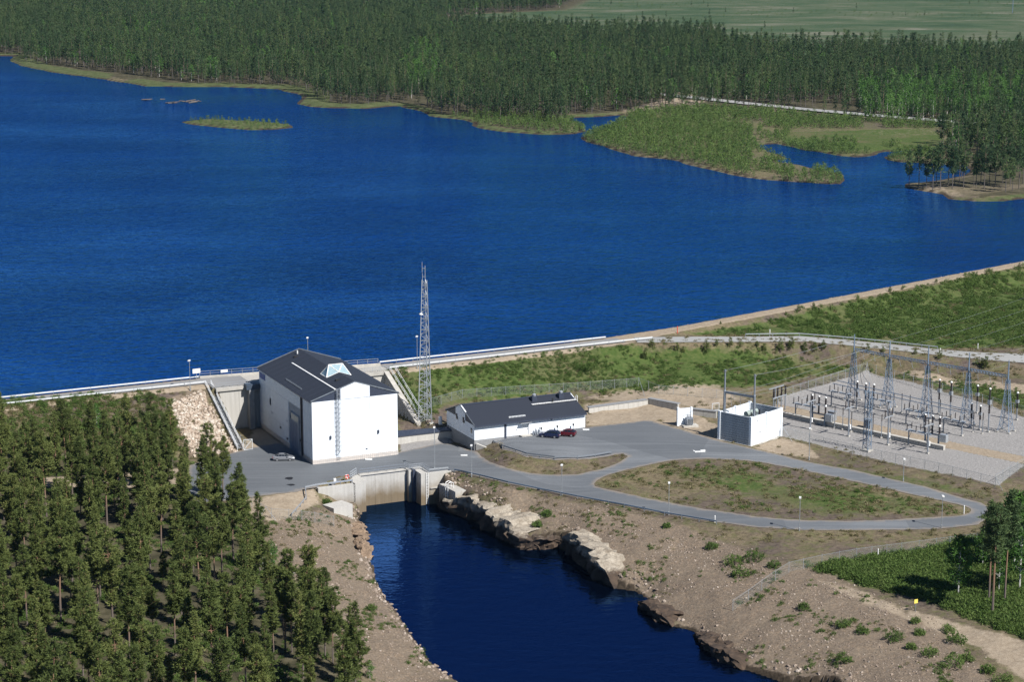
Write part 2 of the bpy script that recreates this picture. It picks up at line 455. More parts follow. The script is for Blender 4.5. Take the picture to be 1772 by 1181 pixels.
def bark_mat(name, low, high, split):
    m = bpy.data.materials.new(name); n, L, b = nodes(m)
    b.inputs['Roughness'].default_value = .9
    oc = coord(m); sx = N(m, 'ShaderNodeSeparateXYZ'); L.new(oc, sx.inputs[0])
    mr = N(m, 'ShaderNodeMapRange'); L.new(sx.outputs[2], mr.inputs[0]); mr.inputs[1].default_value = split - 2; mr.inputs[2].default_value = split + 2
    c = mixc(m, mr.outputs[0], low, high)
    c = mixc(m, ramp(m, noise(m, 6, 4, .7, oc), [(.4, (0,)*3), (.7, (.5,)*3)]), c, tuple(x * .6 for x in low))
    L.new(c, b.inputs['Base Color'])
    return m
M['bark'] = bark_mat('pine_bark', (.13, .105, .09), (.25, .145, .085), 4.5)
M['barkfar'] = bark_mat('far_pine_bark', (.11, .095, .085), (.19, .13, .095), 5)
M['birchfar'] = leaf_mat('far_birch_leaves', [(0, (.045, .10, .024)), (.5, (.075, .165, .036)), (1, (.12, .225, .055))])
M['birchbark'] = mat('birch_bark', (.62, .60, .56), .7, 0, .3, 3)

# ================================================================== TERRAIN
LAKE_Z, RIVER_Z, CREST_Z = 8.0, -6.2, 9.5
crest_line = [W(-420, 30), W(-130, 38.5), W(-55, 40.9), W(-10, 42.4), W(12, 41), W(33, 38.2), W(90, 41.6), (77, 543.4), (147, 604.4), (420, 840)]

# the bed of the tailrace (photo pixels at river level)
river_px = [(640, 862), (622, 884), (624, 905), (627, 930), (640, 965), (651, 1002), (670, 1036), (690, 1062), (707, 1092), (722, 1112), (745, 1147), (800, 1184), (900, 1240),
            (1500, 1260), (1440, 1200), (1355, 1181), (1287, 1158), (1240, 1130), (1214, 1107), (1198, 1093), (1155, 1083), (1130, 1068), (1113, 1050), (1121, 1039), (1095, 1023), (1068, 1019),
            (1050, 1010), (1020, 990), (996, 968), (982, 951), (955, 947), (905, 950), (890, 941), (866, 926), (838, 908), (800, 893), (766, 878), (757, 870), (740, 850)]
river_poly = [at(u, v, RIVER_Z)[:2] for u, v in river_px]
pit_poly = [W(*p) for p in [(5.2, -11.9), (15.5, -11.9), (15.5, -14), (22.6, -16.4), (20, -19), (8, -24), (4, -22), (2.9, -17), (2.9, -15.6), (5.2, -15.6)]]

ctrl = []
def cp(z, *pts): 
    for u, v in pts: ctrl.append(at(u, v, z))
def cw(z, *pts):
    for a, b in pts: ctrl.append(W3(a, b, z))
# the flat yard and the ground left of it
cp(0, (395,850),(450,830),(541,805),(620,822),(690,790),(740,812),(780,800),(700,770),(480,762),(420,772),(350,815),(200,825),(30,830),(400,866),(330,850),(513,850),(560,842),(456,858),(600,838))
cw(0, (-9,33),(-9,20),(-4,34),(5,20),(15,10),(18,30),(24,8),(28,16),(-20,13),(-50,13),(-90,13),(-140,12),(-40,5))
cw(-3, (-90,45),(-45,45),(-4,45),(20,42),(60,46),(90,50))
cp(-1, (0,1000),(200,1000),(420,890),(480,890)); cp(-1.4, (540,872),(470,930),(380,960)); cp(-2, (0,1181),(300,1181),(-250,1000),(-300,1200))
cp(-2.4, (550,1181),(545,1120),(520,1040),(505,985),(300,1260)); cp(-1.8, (500,930),(560,885)); cp(-3.4, (560,930),(560,985),(590,905),(600,868)); cp(-4.4, (600,985),(600,950),(612,1050),(640,1110))
cp(-5.3, (630,985),(640,1030),(675,1085),(700,1120),(610,900)); cp(-4.6, (640,1181),(660,1140)); cp(-5.6, (720,1160),(760,1200))
cp(-6.2, *[(u - 3, v) for u, v in river_px[3:12]])
cw(0, (5.5,-10.8),(9,-11),(13,-11),(17,-11.5),(20,-14.5),(23,-16),(3.5,-14),(1,-15.5),(-3,-15.5),(-5,-15),(-1,-14),(-2,-11),(10,-6),(2,-8),(18,-6),(-6,-12))
# right of the powerhouse: low terrace
cp(0, (700,800),(760,768)); cp(.1, (700,755),(760,758)); cw(1.5, (31,13),(33,10),(33,16),(28.5,20),(30,25)); cp(1.7, (770,705),(800,690))
# parking terrace
cp(2.2, (860,768),(950,760),(1016,745),(1100,745),(1180,755),(960,792),(1060,772),(1000,780),(905,782),(1123,728)); cp(2.0, (1150,785),(1230,775)); cp(1.8, (1240,762),(1297,774)); cp(1.3, (1090,797)); cp(.9, (1050,815)); cp(.45, (1000,835))
cp(0, (819,781),(800,772),(777,755),(830,791)); cp(1.2, (862,790)); cp(.35, (850,800),(900,818),(822,786)); cp(.8, (960,815)); cp(1.2, (950,806),(1040,800))
cp(2.2, (1050,725),(1150,725),(1000,692)); cp(2.5, (1100,700)); cp(2.3, (1200,705)); cp(2.1, (1220,735),(1300,690)); cp(2.6, (1250,680)); cp(2.0, (900,695))
# lower road and loop
cp(.1, (800,820)); cp(.2, (900,838)); cp(.3, (1000,858),(1100,878),(1240,900)); cp(.35, (1400,912),(1600,908)); cp(.5, (1700,890)); cp(.8, (1640,865)); cp(1.15, (1500,830)); cp(1.45, (1400,802)); cp(1.7, (1310,782))
cp(.95, (1200,835),(1400,860),(1300,850)); cp(.8, (1100,850),(1550,880))
# substation plateau
cp(1.8, (1400,700),(1500,650),(1600,700),(1772,720),(1772,790),(1700,825),(1600,800),(1500,770),(1400,750),(1360,755),(1900,760),(1650,760)); cp(1.5, (1450,795),(1550,815),(1650,840)); cp(.9, (1650,855)); cp(1.0, (1760,860))
cp(2.1, (1550,640),(1650,662),(1772,700),(1900,740)); cp(2.4, (1400,660)); cp(3.2, (1500,628)); cp(3.4, (1600,640),(1700,655)); cp(3.6, (1772,668))
cp(4.2, (1420,620),(1350,640))
# land between the diverging road and the dam
cp(8.8, (1130,586)); cp(8.6, (1200,586)); cp(8.0, (1300,584)); cp(7.0, (1400,578)); cp(6, (1500,570),(1650,530)); cp(5.5, (1600,575),(1700,580),(1772,550)); cp(5.3, (1772,600),(1900,600)); cp(6, (1850,520))
road_div = [at(u, v, z) for u, v, z in [(1030,595,9.5),(1100,589,9.5),(1200,588,9.35),(1300,588,8.9),(1390,587,8.2),(1460,593,7.5),(1540,601,6.7),(1620,610,6.1),(1700,617,5.6),(1790,622,5.3),(1950,630,5)]]
# right bank
cp(-.6, (860,858),(820,842)); cp(-1.6, (800,848),(830,862),(880,876)); cp(-2.6, (800,870),(850,880),(930,905)); cp(-1.1, (930,872)); cp(-2.9, (965,915),(900,890)); cp(-1.3, (1000,898)); cp(-2.5, (1050,940)); cp(-3.4, (1030,955))
cp(-.7, (1100,905)); cp(-3.2, (1100,980)); cp(-4.4, (1078,1003)); cp(-3.8, (1150,1000)); cp(-5.4, (1140,1045)); cp(-1.3, (1200,950)); cp(0, (1250,925),(1400,945)); cp(-.5, (1280,960)); cp(-1.5, (1300,1005)); cp(-3.5, (1250,1052)); cp(-5, (1222,1082))
cp(-2.6, (1350,1080)); cp(-4.7, (1300,1128)); cp(-3.6, (1400,1145)); cp(-4.9, (1385,1178)); cp(-1.5, (1500,1100)); cp(-.8, (1450,1045)); cp(-.1, (1400,1000)); cp(.1, (1420,965)); cp(-.5, (1600,1080)); cp(.1, (1600,1000),(1600,935)); cp(.3, (1700,1000),(1772,950),(1900,950)); cp(.1, (1772,1100),(1700,1060)); cp(-.9, (1700,1180)); cp(-2.2, (1550,1190)); cp(-1, (1800,1250))
cp(-6.0, *[(u + 4, v - 1) for u, v in river_px[16:26]])

C_ = np.array(ctrl)
def rbf_fit(P, c=4.0):
    n = len(P); d = np.sqrt(((P[:, None, :2] - P[None, :, :2]) ** 2).sum(-1) + c * c)
    A = np.zeros((n + 3, n + 3)); A[:n, :n] = d + np.eye(n) * -.05
    A[:n, n] = 1; A[:n, n+1:] = P[:, :2] / 100; A[n, :n] = 1; A[n+1:, :n] = P[:, :2].T / 100
    return np.linalg.solve(A, np.concatenate([P[:, 2], [0, 0, 0]]))
RW = rbf_fit(C_)
def rbf(x, y, c=4.0):
    r = RW[len(C_)] + RW[len(C_)+1] * x / 100 + RW[len(C_)+2] * y / 100
    for (cx, cy, _), w in zip(C_, RW): r = r + w * np.sqrt((x - cx) ** 2 + (y - cy) ** 2 + c * c)
    return r

def ring_px(px, z): return [at(u, v, z)[:2] for u, v in px]
asph_outer_px = [(405,784),(440,775),(480,767),(541,790),(690,784),(776,768),(819,781),(848,800),(862,806),(885,813),(920,820),(960,823),(1000,822),(1040,813),(1072,801),(1086,791),(1076,786),(1060,789),(1030,794),(1000,797),(960,798),(910,792),(870,779),(842,767),(850,760),(1014,741),(1123,728),(1200,751),(1250,765),(1297,776),(1340,786),(1400,801),(1480,815),(1560,834),(1640,855),(1697,871),(1713,880),(1712,896),(1692,909),(1630,916),(1560,918),(1440,919),(1380,918),(1300,913),(1240,905),(1150,890),(1080,876),(1000,862),(940,850),(880,838),(830,826),(795,816),(739,820),(716,813),(624,823),(605,837),(551,844),(530,847),(513,852),(456,859),(400,866),(345,872),(310,850),(330,805)]
loop_px = [(1025,841),(1034,830),(1071,817),(1132,803),(1165,798),(1214,795),(1260,796),(1306,799),(1381,813),(1474,833),(1555,852),(1620,866),(1668,876),(1683,884),(1676,890),(1658,894),(1603,897),(1523,902),(1426,903),(1329,898),(1260,888),(1189,877),(1103,860),(1045,847)]
def zlocal(u, v):     # height of the paved ground under a pixel, by fixed-point iteration on the smooth surface
    z = .5
    for _ in range(12):
        p = at(u, v, z); z = max(-.05, .5 * z + .5 * float(rbf(np.array([p[0]]), np.array([p[1]]))[0]))
    return z
def paved(px): return [at(u, v, zlocal(u, v)) for u, v in px]
asph_outer = paved(asph_outer_px); loop_ring = paved(loop_px)

def terrain(x, y):
    z = rbf(x, y)
    asp = np.minimum(0, 0) + sdist(x, y, asph_outer)
    hole = sdist(x, y, loop_ring)
    pav = np.maximum(asp, -hole)                      # negative on the asphalt
    free = sstep(pav, .3, 5)
    sub = sdist(x, y, SUB)
    rough = free * sstep(sub, -1, 3)
    z = z + rough * ((fbm(x, y, 9) - .5) * .9 + (fbm(x + 50, y, 2.6, 3) - .5) * .55)
    # dam embankment
    d, s, _ = pdist(x, y, crest_line)
    ds = d * s                                        # downstream positive
    slope = (fbm(x, y, 3.5, 4) - .5) * .7 * sstep(d, 4, 7)
    nar = sstep(x, 24, 42) * 1.5
    zd = CREST_Z - np.maximum(0, ds - 3.6 + nar) / 2.25 - np.maximum(0, -ds - 3.5 + nar) / 1.7 + slope
    z = np.maximum(z, zd)
    # diverging road on its bank
    d2, _, v2 = pdist(x, y, road_div)
    w = sstep(d2, 7.5, 4.2)
    z = z * (1 - w) + v2 * w
    # intake: the dam face is a wall between the two stairs
    notch = sdist(x, y, [W(-8.6, 35.4), W(30.2, 35.4), W(30.2, 0), W(-8.6, 0)])
    lx = (x - OX) * CA + (y - OY) * SA; ly = -(x - OX) * SA + (y - OY) * CA
    n0 = np.where(lx > 19, 1.5 * sstep(ly, 8.6, 9.2), 0) + (fbm(x, y, 3) - .5) * .25 * free
    z = np.where((notch < 0) & (ly > 8), np.minimum(z, n0), z)
    deck = sdist(x, y, [W(-10, 35.4), W(31, 35.4), W(31, 41), W(-10, 46)])
    z = np.where(deck < 0, 9.35, z)
    # lake bed
    z = np.where((ds < -4.2) & (d > 6) , np.minimum(z, np.maximum(4.5, zd)), z)
    # terrace wall beside the powerhouse
    tw = (lx > 19.2) & (lx < 34.4) & (ly > 0) & (ly < 8.8)
    z = np.where(tw, np.minimum(z, .05 + .02 * lx * 0), z)
    # tailrace
    sr = sdist(x, y, river_poly)
    zr = RIVER_Z + sr * .75 - .12
    z = np.where(sr < 0, np.minimum(z, np.maximum(zr, -10)), np.maximum(z, RIVER_Z + np.minimum(sr, 3) * .22))
    z = np.where(sdist(x, y, pit_poly) < 0, -9.5, z)
    return z, pav, sub, d, ds, d2, sr

# substation plateau outline (world)
sub_px = [(1352,755),(1345,692),(1498,645),(1600,668),(1772,722),(1900,764),(1860,790),(1772,806),(1728,838),(1640,822),(1500,790),(1400,766)]
SUB = [at(u, v, 1.8)[:2] for u, v in sub_px]

DX = .8
gx = np.arange(-176, 186, DX); gy = np.arange(272, 660, DX)
GX, GY = np.meshgrid(gx, gy)
GZ, PAV, SUBD, DCREST, DSIDE, DDIV, DRIV = terrain(GX, GY)

def gz(x, y):
    fx = min(max((x - gx[0]) / DX, 0), len(gx) - 1.001); fy = min(max((y - gy[0]) / DX, 0), len(gy) - 1.001)
    i, j = int(fx), int(fy); fx -= i; fy -= j
    return (GZ[j, i] * (1 - fx) + GZ[j, i+1] * fx) * (1 - fy) + (GZ[j+1, i] * (1 - fx) + GZ[j+1, i+1] * fx) * fy
def gzv(x, y):
    fx = np.clip((x - gx[0]) / DX, 0, len(gx) - 1.001); fy = np.clip((y - gy[0]) / DX, 0, len(gy) - 1.001)
    i = fx.astype(int); j = fy.astype(int); fx = fx - i; fy = fy - j
    return (GZ[j, i] * (1 - fx) + GZ[j, i+1] * fx) * (1 - fy) + (GZ[j+1, i] * (1 - fx) + GZ[j+1, i+1] * fx) * fy
def gp(u, v):
    """first point where the sight line through a pixel meets the near ground"""
    zs = np.linspace(14, -9, 700)
    X = (u - 886) / F; Y = -(v - 590.5) / F
    t = (zs - H) / (Y * CT - ST)
    x = X * t; y = (Y * ST + CT) * t
    d = zs - gzv(x, y)
    k = int(np.argmax(d < 0))
    if k == 0: k = 699
    w = d[k-1] / (d[k-1] - d[k] + 1e-9)
    x = x[k-1] + (x[k] - x[k-1]) * w; y = y[k-1] + (y[k] - y[k-1]) * w
    return (float(x), float(y), float(gz(x, y)))

# ---- zones
def zone_of(px_list, soft=2.5):
    P = [gp(u, v)[:2] for u, v in px_list]
    return 1 - sstep(sdist(GX, GY, P), -soft, soft)
mxm = np.maximum
green = zone_of([(650,640),(760,636),(1000,604),(1090,598),(1180,605),(1330,612),(1430,618),(1470,640),(1330,668),(1150,676),(1000,672),(880,690),(770,702),(730,735),(700,700)], 3) * (.85 + .3 * fbm(GX, GY, 14))
green = mxm(green, zone_of([(1200,578),(1330,556),(1480,522),(1772,462),(1900,480),(1900,605),(1640,603),(1400,583)], 2.5) * (.9 + .3 * fbm(GX, GY, 22)))
green = mxm(green, zone_of([(1415,985),(1500,975),(1640,950),(1772,905),(1900,940),(1900,1120),(1772,1105),(1600,1040),(1490,1015)], 2))
green = mxm(green, .62 * zone_of([(1130,812),(1250,806),(1400,822),(1560,860),(1660,884),(1560,896),(1400,892),(1300,866),(1200,838)], 4) * (.4 + fbm(GX, GY, 9)))
green = mxm(green, .8 * zone_of([(1500,640),(1640,655),(1772,680),(1900,710),(1900,745),(1772,712),(1600,662)], 4))
green = mxm(green, .6 * zone_of([(1380,790),(1560,822),(1700,850),(1720,870),(1560,838),(1430,806)], 3))
green = mxm(green, .2 * zone_of([(0,700),(260,690),(300,720),(300,790),(0,800)], 5) * (.3 + fbm(GX, GY, 8)))
rub = zone_of([(455,905),(540,885),(600,862),(622,890),(640,960),(700,1090),(800,1184),(680,1200),(610,1150),(560,1080),(490,990)], 4)
rub = mxm(rub, zone_of([(830,840),(1000,872),(1150,900),(1230,930),(1340,975),(1430,990),(1500,1030),(1620,1080),(1720,1181),(1500,1260),(1240,1130),(1110,1050),(1060,1015),(980,950),(760,872)], 4))
rub = mxm(rub, zone_of([(285,690),(348,672),(412,785),(330,790)], 1.5))
sand = np.zeros_like(GX)
d_, s_, _ = pdist(GX, GY, crest_line)
nar_ = sstep(GX, 24, 42) * 1.9
sand = mxm(sand, 1 - sstep(np.abs(DSIDE - .6 + nar_ * .3), 3.8 - nar_, 4.6 - nar_))
sand = mxm(sand, zone_of([(415,775),(445,738),(480,762),(540,800),(420,783)], 2))
sand = mxm(sand, zone_of([(1016,738),(1010,700),(1110,690),(1180,705),(1240,735),(1250,765),(1130,730)], 2))
sand = mxm(sand, .8 * zone_of([(1000,690),(1080,672),(1240,665),(1290,690),(1240,712),(1120,700)], 4))
sand = mxm(sand, zone_of([(400,868),(456,861),(545,846),(552,870),(520,890),(470,905),(420,885)], 2))
sand = mxm(sand, zone_of([(1300,775),(1350,757),(1400,772),(1420,795),(1340,785)], 2) * .9)
sand = mxm(sand, zone_of([(1560,1052),(1640,1075),(1772,1110),(1900,1160),(1900,1240),(1772,1175),(1690,1120),(1600,1085)], 2.5))
sand = mxm(sand, .8 * zone_of([(1400,1000),(1480,1020),(1560,1052),(1600,1085),(1500,1050)], 2))
sand = mxm(sand, zone_of([(-40,842),(200,846),(340,838),(345,808),(200,822),(-40,822)], 1.5))
sand = mxm(sand, zone_of([(1560,640),(1700,658),(1900,690),(1900,702),(1700,672),(1560,652)], 1.5) * .9)
pale = 1 - sstep(SUBD, -.8, .8)
pale = mxm(pale, zone_of([(692,755),(775,752),(790,768),(692,786)], 1) * .9)
track = 1 - sstep(pdist(GX, GY, [at(u, v, 1.8)[:2] for u, v in [(1345,706),(1440,724),(1560,752),(1660,775),(1772,797),(1860,818)]])[0], 2.2, 3.0)
pale = np.where(SUBD < 0, pale * (1 - track), pale)
sand = mxm(sand, np.where(SUBD < 1, track, 0))
forest = zone_of([(-300,640),(0,745),(300,790),(380,850),(400,905),(470,990),(560,1090),(640,1200),(300,1300),(-300,1300)], 4)
forest = mxm(forest, .8 * zone_of([(1640,980),(1700,1040),(1772,1030),(1900,1000),(1800,900),(1700,900)], 3))
wet = (1 - sstep(DRIV, .2, 1.3)) * (.6 + .5 * fbm(GX, GY, 3))
forest *= 1 - sand
def vcol(me, name, r, g, b):
    at_ = me.attributes.new(name, 'FLOAT_COLOR', 'POINT')
    a = np.ones((len(me.vertices), 4), np.float32); a[:, 0] = r.ravel(); a[:, 1] = g.ravel(); a[:, 2] = b.ravel()
    at_.data.foreach_set('color', a.ravel())
def grid_mesh(name, X, Y, Z):
    h, w = X.shape
    idx = np.arange(h * w).reshape(h, w)
    q = np.stack([idx[:-1, :-1], idx[:-1, 1:], idx[1:, 1:], idx[1:, :-1]], -1).reshape(-1, 4)
    me = bpy.data.meshes.new(name)
    me.vertices.add(h * w); me.vertices.foreach_set('co', np.stack([X, Y, Z], -1).astype(np.float32).ravel())
    me.loops.add(q.size); me.loops.foreach_set('vertex_index', q.ravel().astype(np.int32))
    me.polygons.add(len(q)); me.polygons.foreach_set('loop_start', (np.arange(len(q)) * 4).astype(np.int32))
    me.update(); me.validate()
    me.shade_smooth()
    return me
me = grid_mesh('ground', GX, GY, GZ)
vcol(me, 'zoneA', green, rub, sand); vcol(me, 'zoneB', forest, pale, wet); zz = np.zeros_like(GX); vcol(me, 'zoneC', zz, zz, zz)
me.materials.append(M['ground'])
tag(link('ground', me), 'gravel, heath and grass ground round the power station', kind='structure')

# ---- far shore
shore_px = [(-900,70),(-420,86),(-120,96),(0,97),(24,97),(14,103),(20,107),(51,118),(129,130),(180,138),(237,146),(250,149.5),(298,151),(390,151),(484,154),(515,162),(522,172),(513,180),(540,184),(571,186.5),(635,188),(664,185),(690,184),(717,189),(737,201),(805,208),(838,223),(872,229),(940,234),(1002,232.5),(1018,227),(1001,211),(992,205),(1030,203),(1076,199),(1084,204),(1058,220),(1016,233),(1001,240),(1012,246),
            (1044,255),(1100,270),(1174,279),(1218,290),(1261,300.6),(1322,311.5),(1414,319),(1457,320),(1466,314),(1457,303),(1392,288),(1340,279.5),(1359,274.5),(1353,268),(1331,261.5),(1314,251),(1344,249),(1362,255),(1392,261.4),(1436,266.7),(1483,272),(1514,268),(1523,262.7),(1584,260),(1560,266),(1531,272),(1527,277),(1553,281),(1610,284),(1680,286),(1690,297),(1671,305),(1610,314),(1566,318),(1566,325),(1600,331),(1632,336),(1645,344),(1690,348),(1741,349),(1772,346),(1900,338),(2300,330)]
shore = [at(u, v, LAKE_Z)[:2] for u, v in shore_px] + [(3500, 700), (9000, 1200), (9000, 14000), (-9000, 14000), (-9000, 3000)]
isle = [at(u, v, LAKE_Z)[:2] for u, v in [(318,211),(339,207),(372,206),(423,209),(470,212),(498,214.5),(506,221),(480,224.5),(433,226),(389,222),(339,216)]]
def far_h(x, y):
    sd = sdist(x, y, shore); si = sdist(x, y, isle)
    s = np.minimum(sd, si)
    n = fbm(x, y, 26)
    s2 = s + (n - .5) * 9 * np.clip(1 - np.abs(s) / 30, 0, 1)
    z = LAKE_Z + np.clip(-s2 * .16, -3, .9) + np.where(s < -8, (n - .5) * .8, 0)
    z = z + np.clip((y - 2600) / 6000, 0, 1) * 40
    return z, s2, si
def seq(a, b, n): return list(np.linspace(a, b, n, endpoint=False))
fx = np.array(seq(-9000, -1200, 24) + seq(-1200, -420, 60) + seq(-420, 440, 290) + seq(440, 1200, 60) + seq(1200, 9001, 24))
fy = np.array(seq(-600, 200, 8) + seq(200, 690, 26) + seq(690, 1300, 175) + seq(1300, 2300, 90) + seq(2300, 12000, 40))
FX, FY = np.meshgrid(fx, fy)
FZ, FS, FI = far_h(FX, FY)
near = (FX > -172) & (FX < 182) & (FY > 276) & (FY < 655)
land = FY < 655 + 0 * FX
dcf, sf, _ = pdist(FX, FY, crest_line)
nearland = (sf > 0) & (FS > 12)
zc = rbf(np.clip(FX, -176, 184), np.clip(FY, 275, 640))
zc = np.where(nearland, np.clip(zc, -2.5, 6) + np.maximum(0, CREST_Z - np.maximum(0, dcf - 3.6) / 2.25) * (dcf < 25), 5.0)
FZ = np.where(FS > 10, zc, FZ)
FZ = np.where(near, -16, FZ)
def fzone(px_list, z=8.5, soft=8):
    return 1 - sstep(sdist(FX, FY, [at(u, v, z)[:2] for u, v in px_list]), -soft, soft)
bog_px = [(2600,60),(1772,98),(1300,98),(1250,84),(1230,68),(1000,66),(860,58),(760,44),(800,26),(980,18),(1040,-10),(1000,-60),(2600,-80)]
fbog = fzone(bog_px, 8.5, 25)
fmarsh = (1 - fzone([(1001,240),(1010,205),(1080,196),(1200,178),(1320,186),(1480,200),(1700,212),(1700,345),(1480,330),(1200,300)], 8.5, 20)) * np.where(FX < -60, 1 - sstep(-FS, 10, 20), 1 - sstep(-FS, 4, 9)) * (FS < 2) * sstep(fbm(FX, FY, 40), .2, .4)
fsand = mxm(fzone([(1180,158),(1230,170),(1210,188),(1130,192),(1080,196),(1070,190),(1120,180)], 8.5, 5) * .8, fzone([(1480,228),(1560,222),(1640,222),(1640,236),(1560,240),(1480,236)], 8.5, 5) * .35)
fsand = mxm(fsand, fzone([(1566,322),(1640,318),(1690,322),(1772,318),(1900,310),(1900,322),(1772,330),(1700,340),(1645,343),(1600,331)], 8.5, 4) * .5)
fsand = mxm(fsand, (1 - sstep(np.abs(FS + 1.2), .5, 1.6)) * (.55 + .6 * (fbm(FX, FY, 18) - .4)) * .6)
ffor = np.where(FS < -6, 1.0, 0) * (1 - fbog) * (1 - fzone([(1001,240),(1010,205),(1080,196),(1200,178),(1320,186),(1480,200),(1640,212),(1640,285),(1480,330),(1200,300)], 8.5, 8))
ffor *= (1 - fsand)
fgreen = np.where(FI < 0, .7, 0) + fzone([(1360,232),(1600,226),(1640,250),(1620,264),(1380,264)], 8.5, 6) * .8 + fzone([(1040,200),(1330,190),(1480,206),(1640,218),(1640,250),(1470,318),(1200,290),(1010,245)], 8.5, 6) * .45
fwet = (1 - sstep(np.abs(FS + .8), .6, 2.2)) * .9
me = grid_mesh('far_terrain', FX, FY, FZ)
vcol(me, 'zoneA', fgreen, FX * 0, fsand); vcol(me, 'zoneB', ffor, FX * 0, fwet); vcol(me, 'zoneC', fbog, fmarsh, FX * 0)
me.materials.append(M['ground'])
tag(link('terrain', me), 'flat forest floor, bog and shore beyond the lake', kind='structure')

# ---- water
def sheet(name, poly, z, m, label):
    mb = MB(); mb.add([(x, y, z) for x, y in poly], [tuple(range(len(poly)))])
    o = mb.build(name, m, None, fix=False); tag(o, label, kind='structure'); return o
lk = [(x, y) for x, y in [W(-1400, -45), W(-130, 41.4), W(-55, 43.6), W(-10, 45), W(33, 41), W(91, 44.5)]] + [(75, 546), (145, 607), (420, 845), (2400, 2000), (2400, 3200), (-2600, 3200)]
sheet('lake_water', lk, LAKE_Z, M['lake'], 'wind-rippled deep blue lake behind the dam')
rv = [(x, y) for x, y in ring_px([(560,1181),(1600,1181),(1800,1400),(300,1400)], RIVER_Z)] 
sheet('river_water', [W(0, -11.9), W(30, -11.9), W(60, -60), W(30, -180), W(-60, -180), W(-20, -60)], RIVER_Z, M['river'], 'dark navy water of the tailrace channel')

# ---- asphalt
def densify(P, step):
    out = []
    for p, q in zip(P, P[1:] + P[:1]):
        n = max(1, int(math.hypot(q[0]-p[0], q[1]-p[1]) / step))
        out += [(p[0] + (q[0]-p[0]) * k / n, p[1] + (q[1]-p[1]) * k / n) for k in range(n)]
    return out
def smooth_ring(P, it=2):
    for _ in range(it):
        P = [q for a, b in zip(P, P[1:] + P[:1]) for q in ((a[0]*.75+b[0]*.25, a[1]*.75+b[1]*.25), (a[0]*.25+b[0]*.75, a[1]*.25+b[1]*.75))]
    return P
def paved_sheet(name, outer, holes, lift, m, label, jag=.12):
    rings = [densify(r, 1.2) for r in [outer] + holes]
    jit = random.Random(3)
    rings = [[(x + jit.uniform(-jag, jag), y + jit.uniform(-jag, jag)) for x, y in r] for r in rings]
    vs = []; es = []
    for r in rings:
        o = len(vs); vs += r; es += [(o + k, o + (k+1) % len(r)) for k in range(len(r))]
    xs = [p[0] for p in rings[0]]; ys = [p[1] for p in rings[0]]
    X, Y = np.meshgrid(np.arange(min(xs), max(xs), 1.6), np.arange(min(ys), max(ys), 1.6))
    ok = sdist(X, Y, rings[0]) < -.5
    for h in rings[1:]: ok &= sdist(X, Y, h) > .5
    vs += list(zip(X[ok].tolist(), Y[ok].tolist()))
    r = delaunay_2d_cdt([Vector(p) for p in vs], es, [], 0, 1e-4)
    V = np.array([tuple(v) for v in r[0]]); T = np.array([list(t) for t in r[2] if len(t) == 3])
    c = V[T].mean(1)
    keep = sdist(c[:, 0], c[:, 1], rings[0]) < 0
    for h in rings[1:]: keep &= sdist(c[:, 0], c[:, 1], h) > 0
    Z = np.maximum(rbf(V[:, 0], V[:, 1]), gzv(V[:, 0], V[:, 1])) + lift
    mb = MB(); mb.v = [(x, y, z) for (x, y), z in zip(V.tolist(), Z.tolist())]; mb.f = [tuple(t) for t in T[keep].tolist()]
    me = mb.mesh(name, m, fix=False)
    for p in me.polygons:
        if p.normal.z < 0: p.flip()
    me.shade_smooth()
    dd = np.maximum(-sdist(V[:, 0], V[:, 1], rings[0]), 0)
    for h in rings[1:]: dd = np.minimum(dd, np.maximum(sdist(V[:, 0], V[:, 1], h), 0))
    ea = me.attributes.new('edge', 'FLOAT', 'POINT'); ea.data.foreach_set('value', np.minimum(dd, 5).astype(np.float32))
    return tag(link(name, me), label, kind='structure')
paved_sheet('asphalt_yard', [(p[0], p[1]) for p in asph_outer], [smooth_ring([(p[0], p[1]) for p in loop_ring], 1)], .06, M['asphalt'], 'grey asphalt yard, car park and looping access road')
def strip(name, line, hw, lift, m, label, zf=None):
    L = [Vector(p) for p in line]; mb = MB(); vs = []
    pts = []
    for a, b in zip(L[:-1], L[1:]):
        n = max(1, int((b - a).length / 4)); pts += [a + (b - a) * (k / n) for k in range(n)]
    pts.append(L[-1])
    for i, p in enumerate(pts):
        t = (pts[min(i+1, len(pts)-1)] - pts[max(i-1, 0)]); t.z = 0; t.normalize(); nrm = Vector((-t.y, t.x, 0))
        w = hw(i / (len(pts) - 1)) if callable(hw) else hw
        for s in (-1, 0, 1):
            q = p + nrm * w * s; vs.append((q.x, q.y, (zf(q.x, q.y) if zf else p.z) + lift))
    fs = []
    for i in range(len(pts) - 1):
        for k in range(2): fs.append((i*3+k, i*3+k+1, (i+1)*3+k+1, (i+1)*3+k))
    me = mb.add(vs, fs).mesh(name, m, fix=False)
    for p in me.polygons:
        if p.normal.z < 0: p.flip()
    return tag(link(name, me), label, kind='structure')
strip('crest_road', [W3(-130, 38.5, CREST_Z), W3(-55, 40.9, CREST_Z), W3(-10, 42.2, CREST_Z)], 2.3, .05, M['crest'], 'grey road along the dam crest left of the intake')
strip('crest_road', [W3(31, 38.4, CREST_Z), W3(60, 40, CREST_Z), W3(84, 41.2, CREST_Z), W3(93, 41.8, CREST_Z)], 2.3, .05, M['crest'], 'grey road along the dam crest right of the intake')
strip('access_road', road_div[1:], lambda t: 3.0 + 4.5 * max(0, t - .6) / .4, .07, M['gravelroad'], 'pale gravel road leaving the dam and dropping to the right')
far_road = [at(u, v, 8.9)[:2] + (9.05,) for u, v in [(1100,160),(1150,165),(1210,171),(1300,181),(1400,191),(1500,200),(1600,208),(1700,216),(1800,226)]]
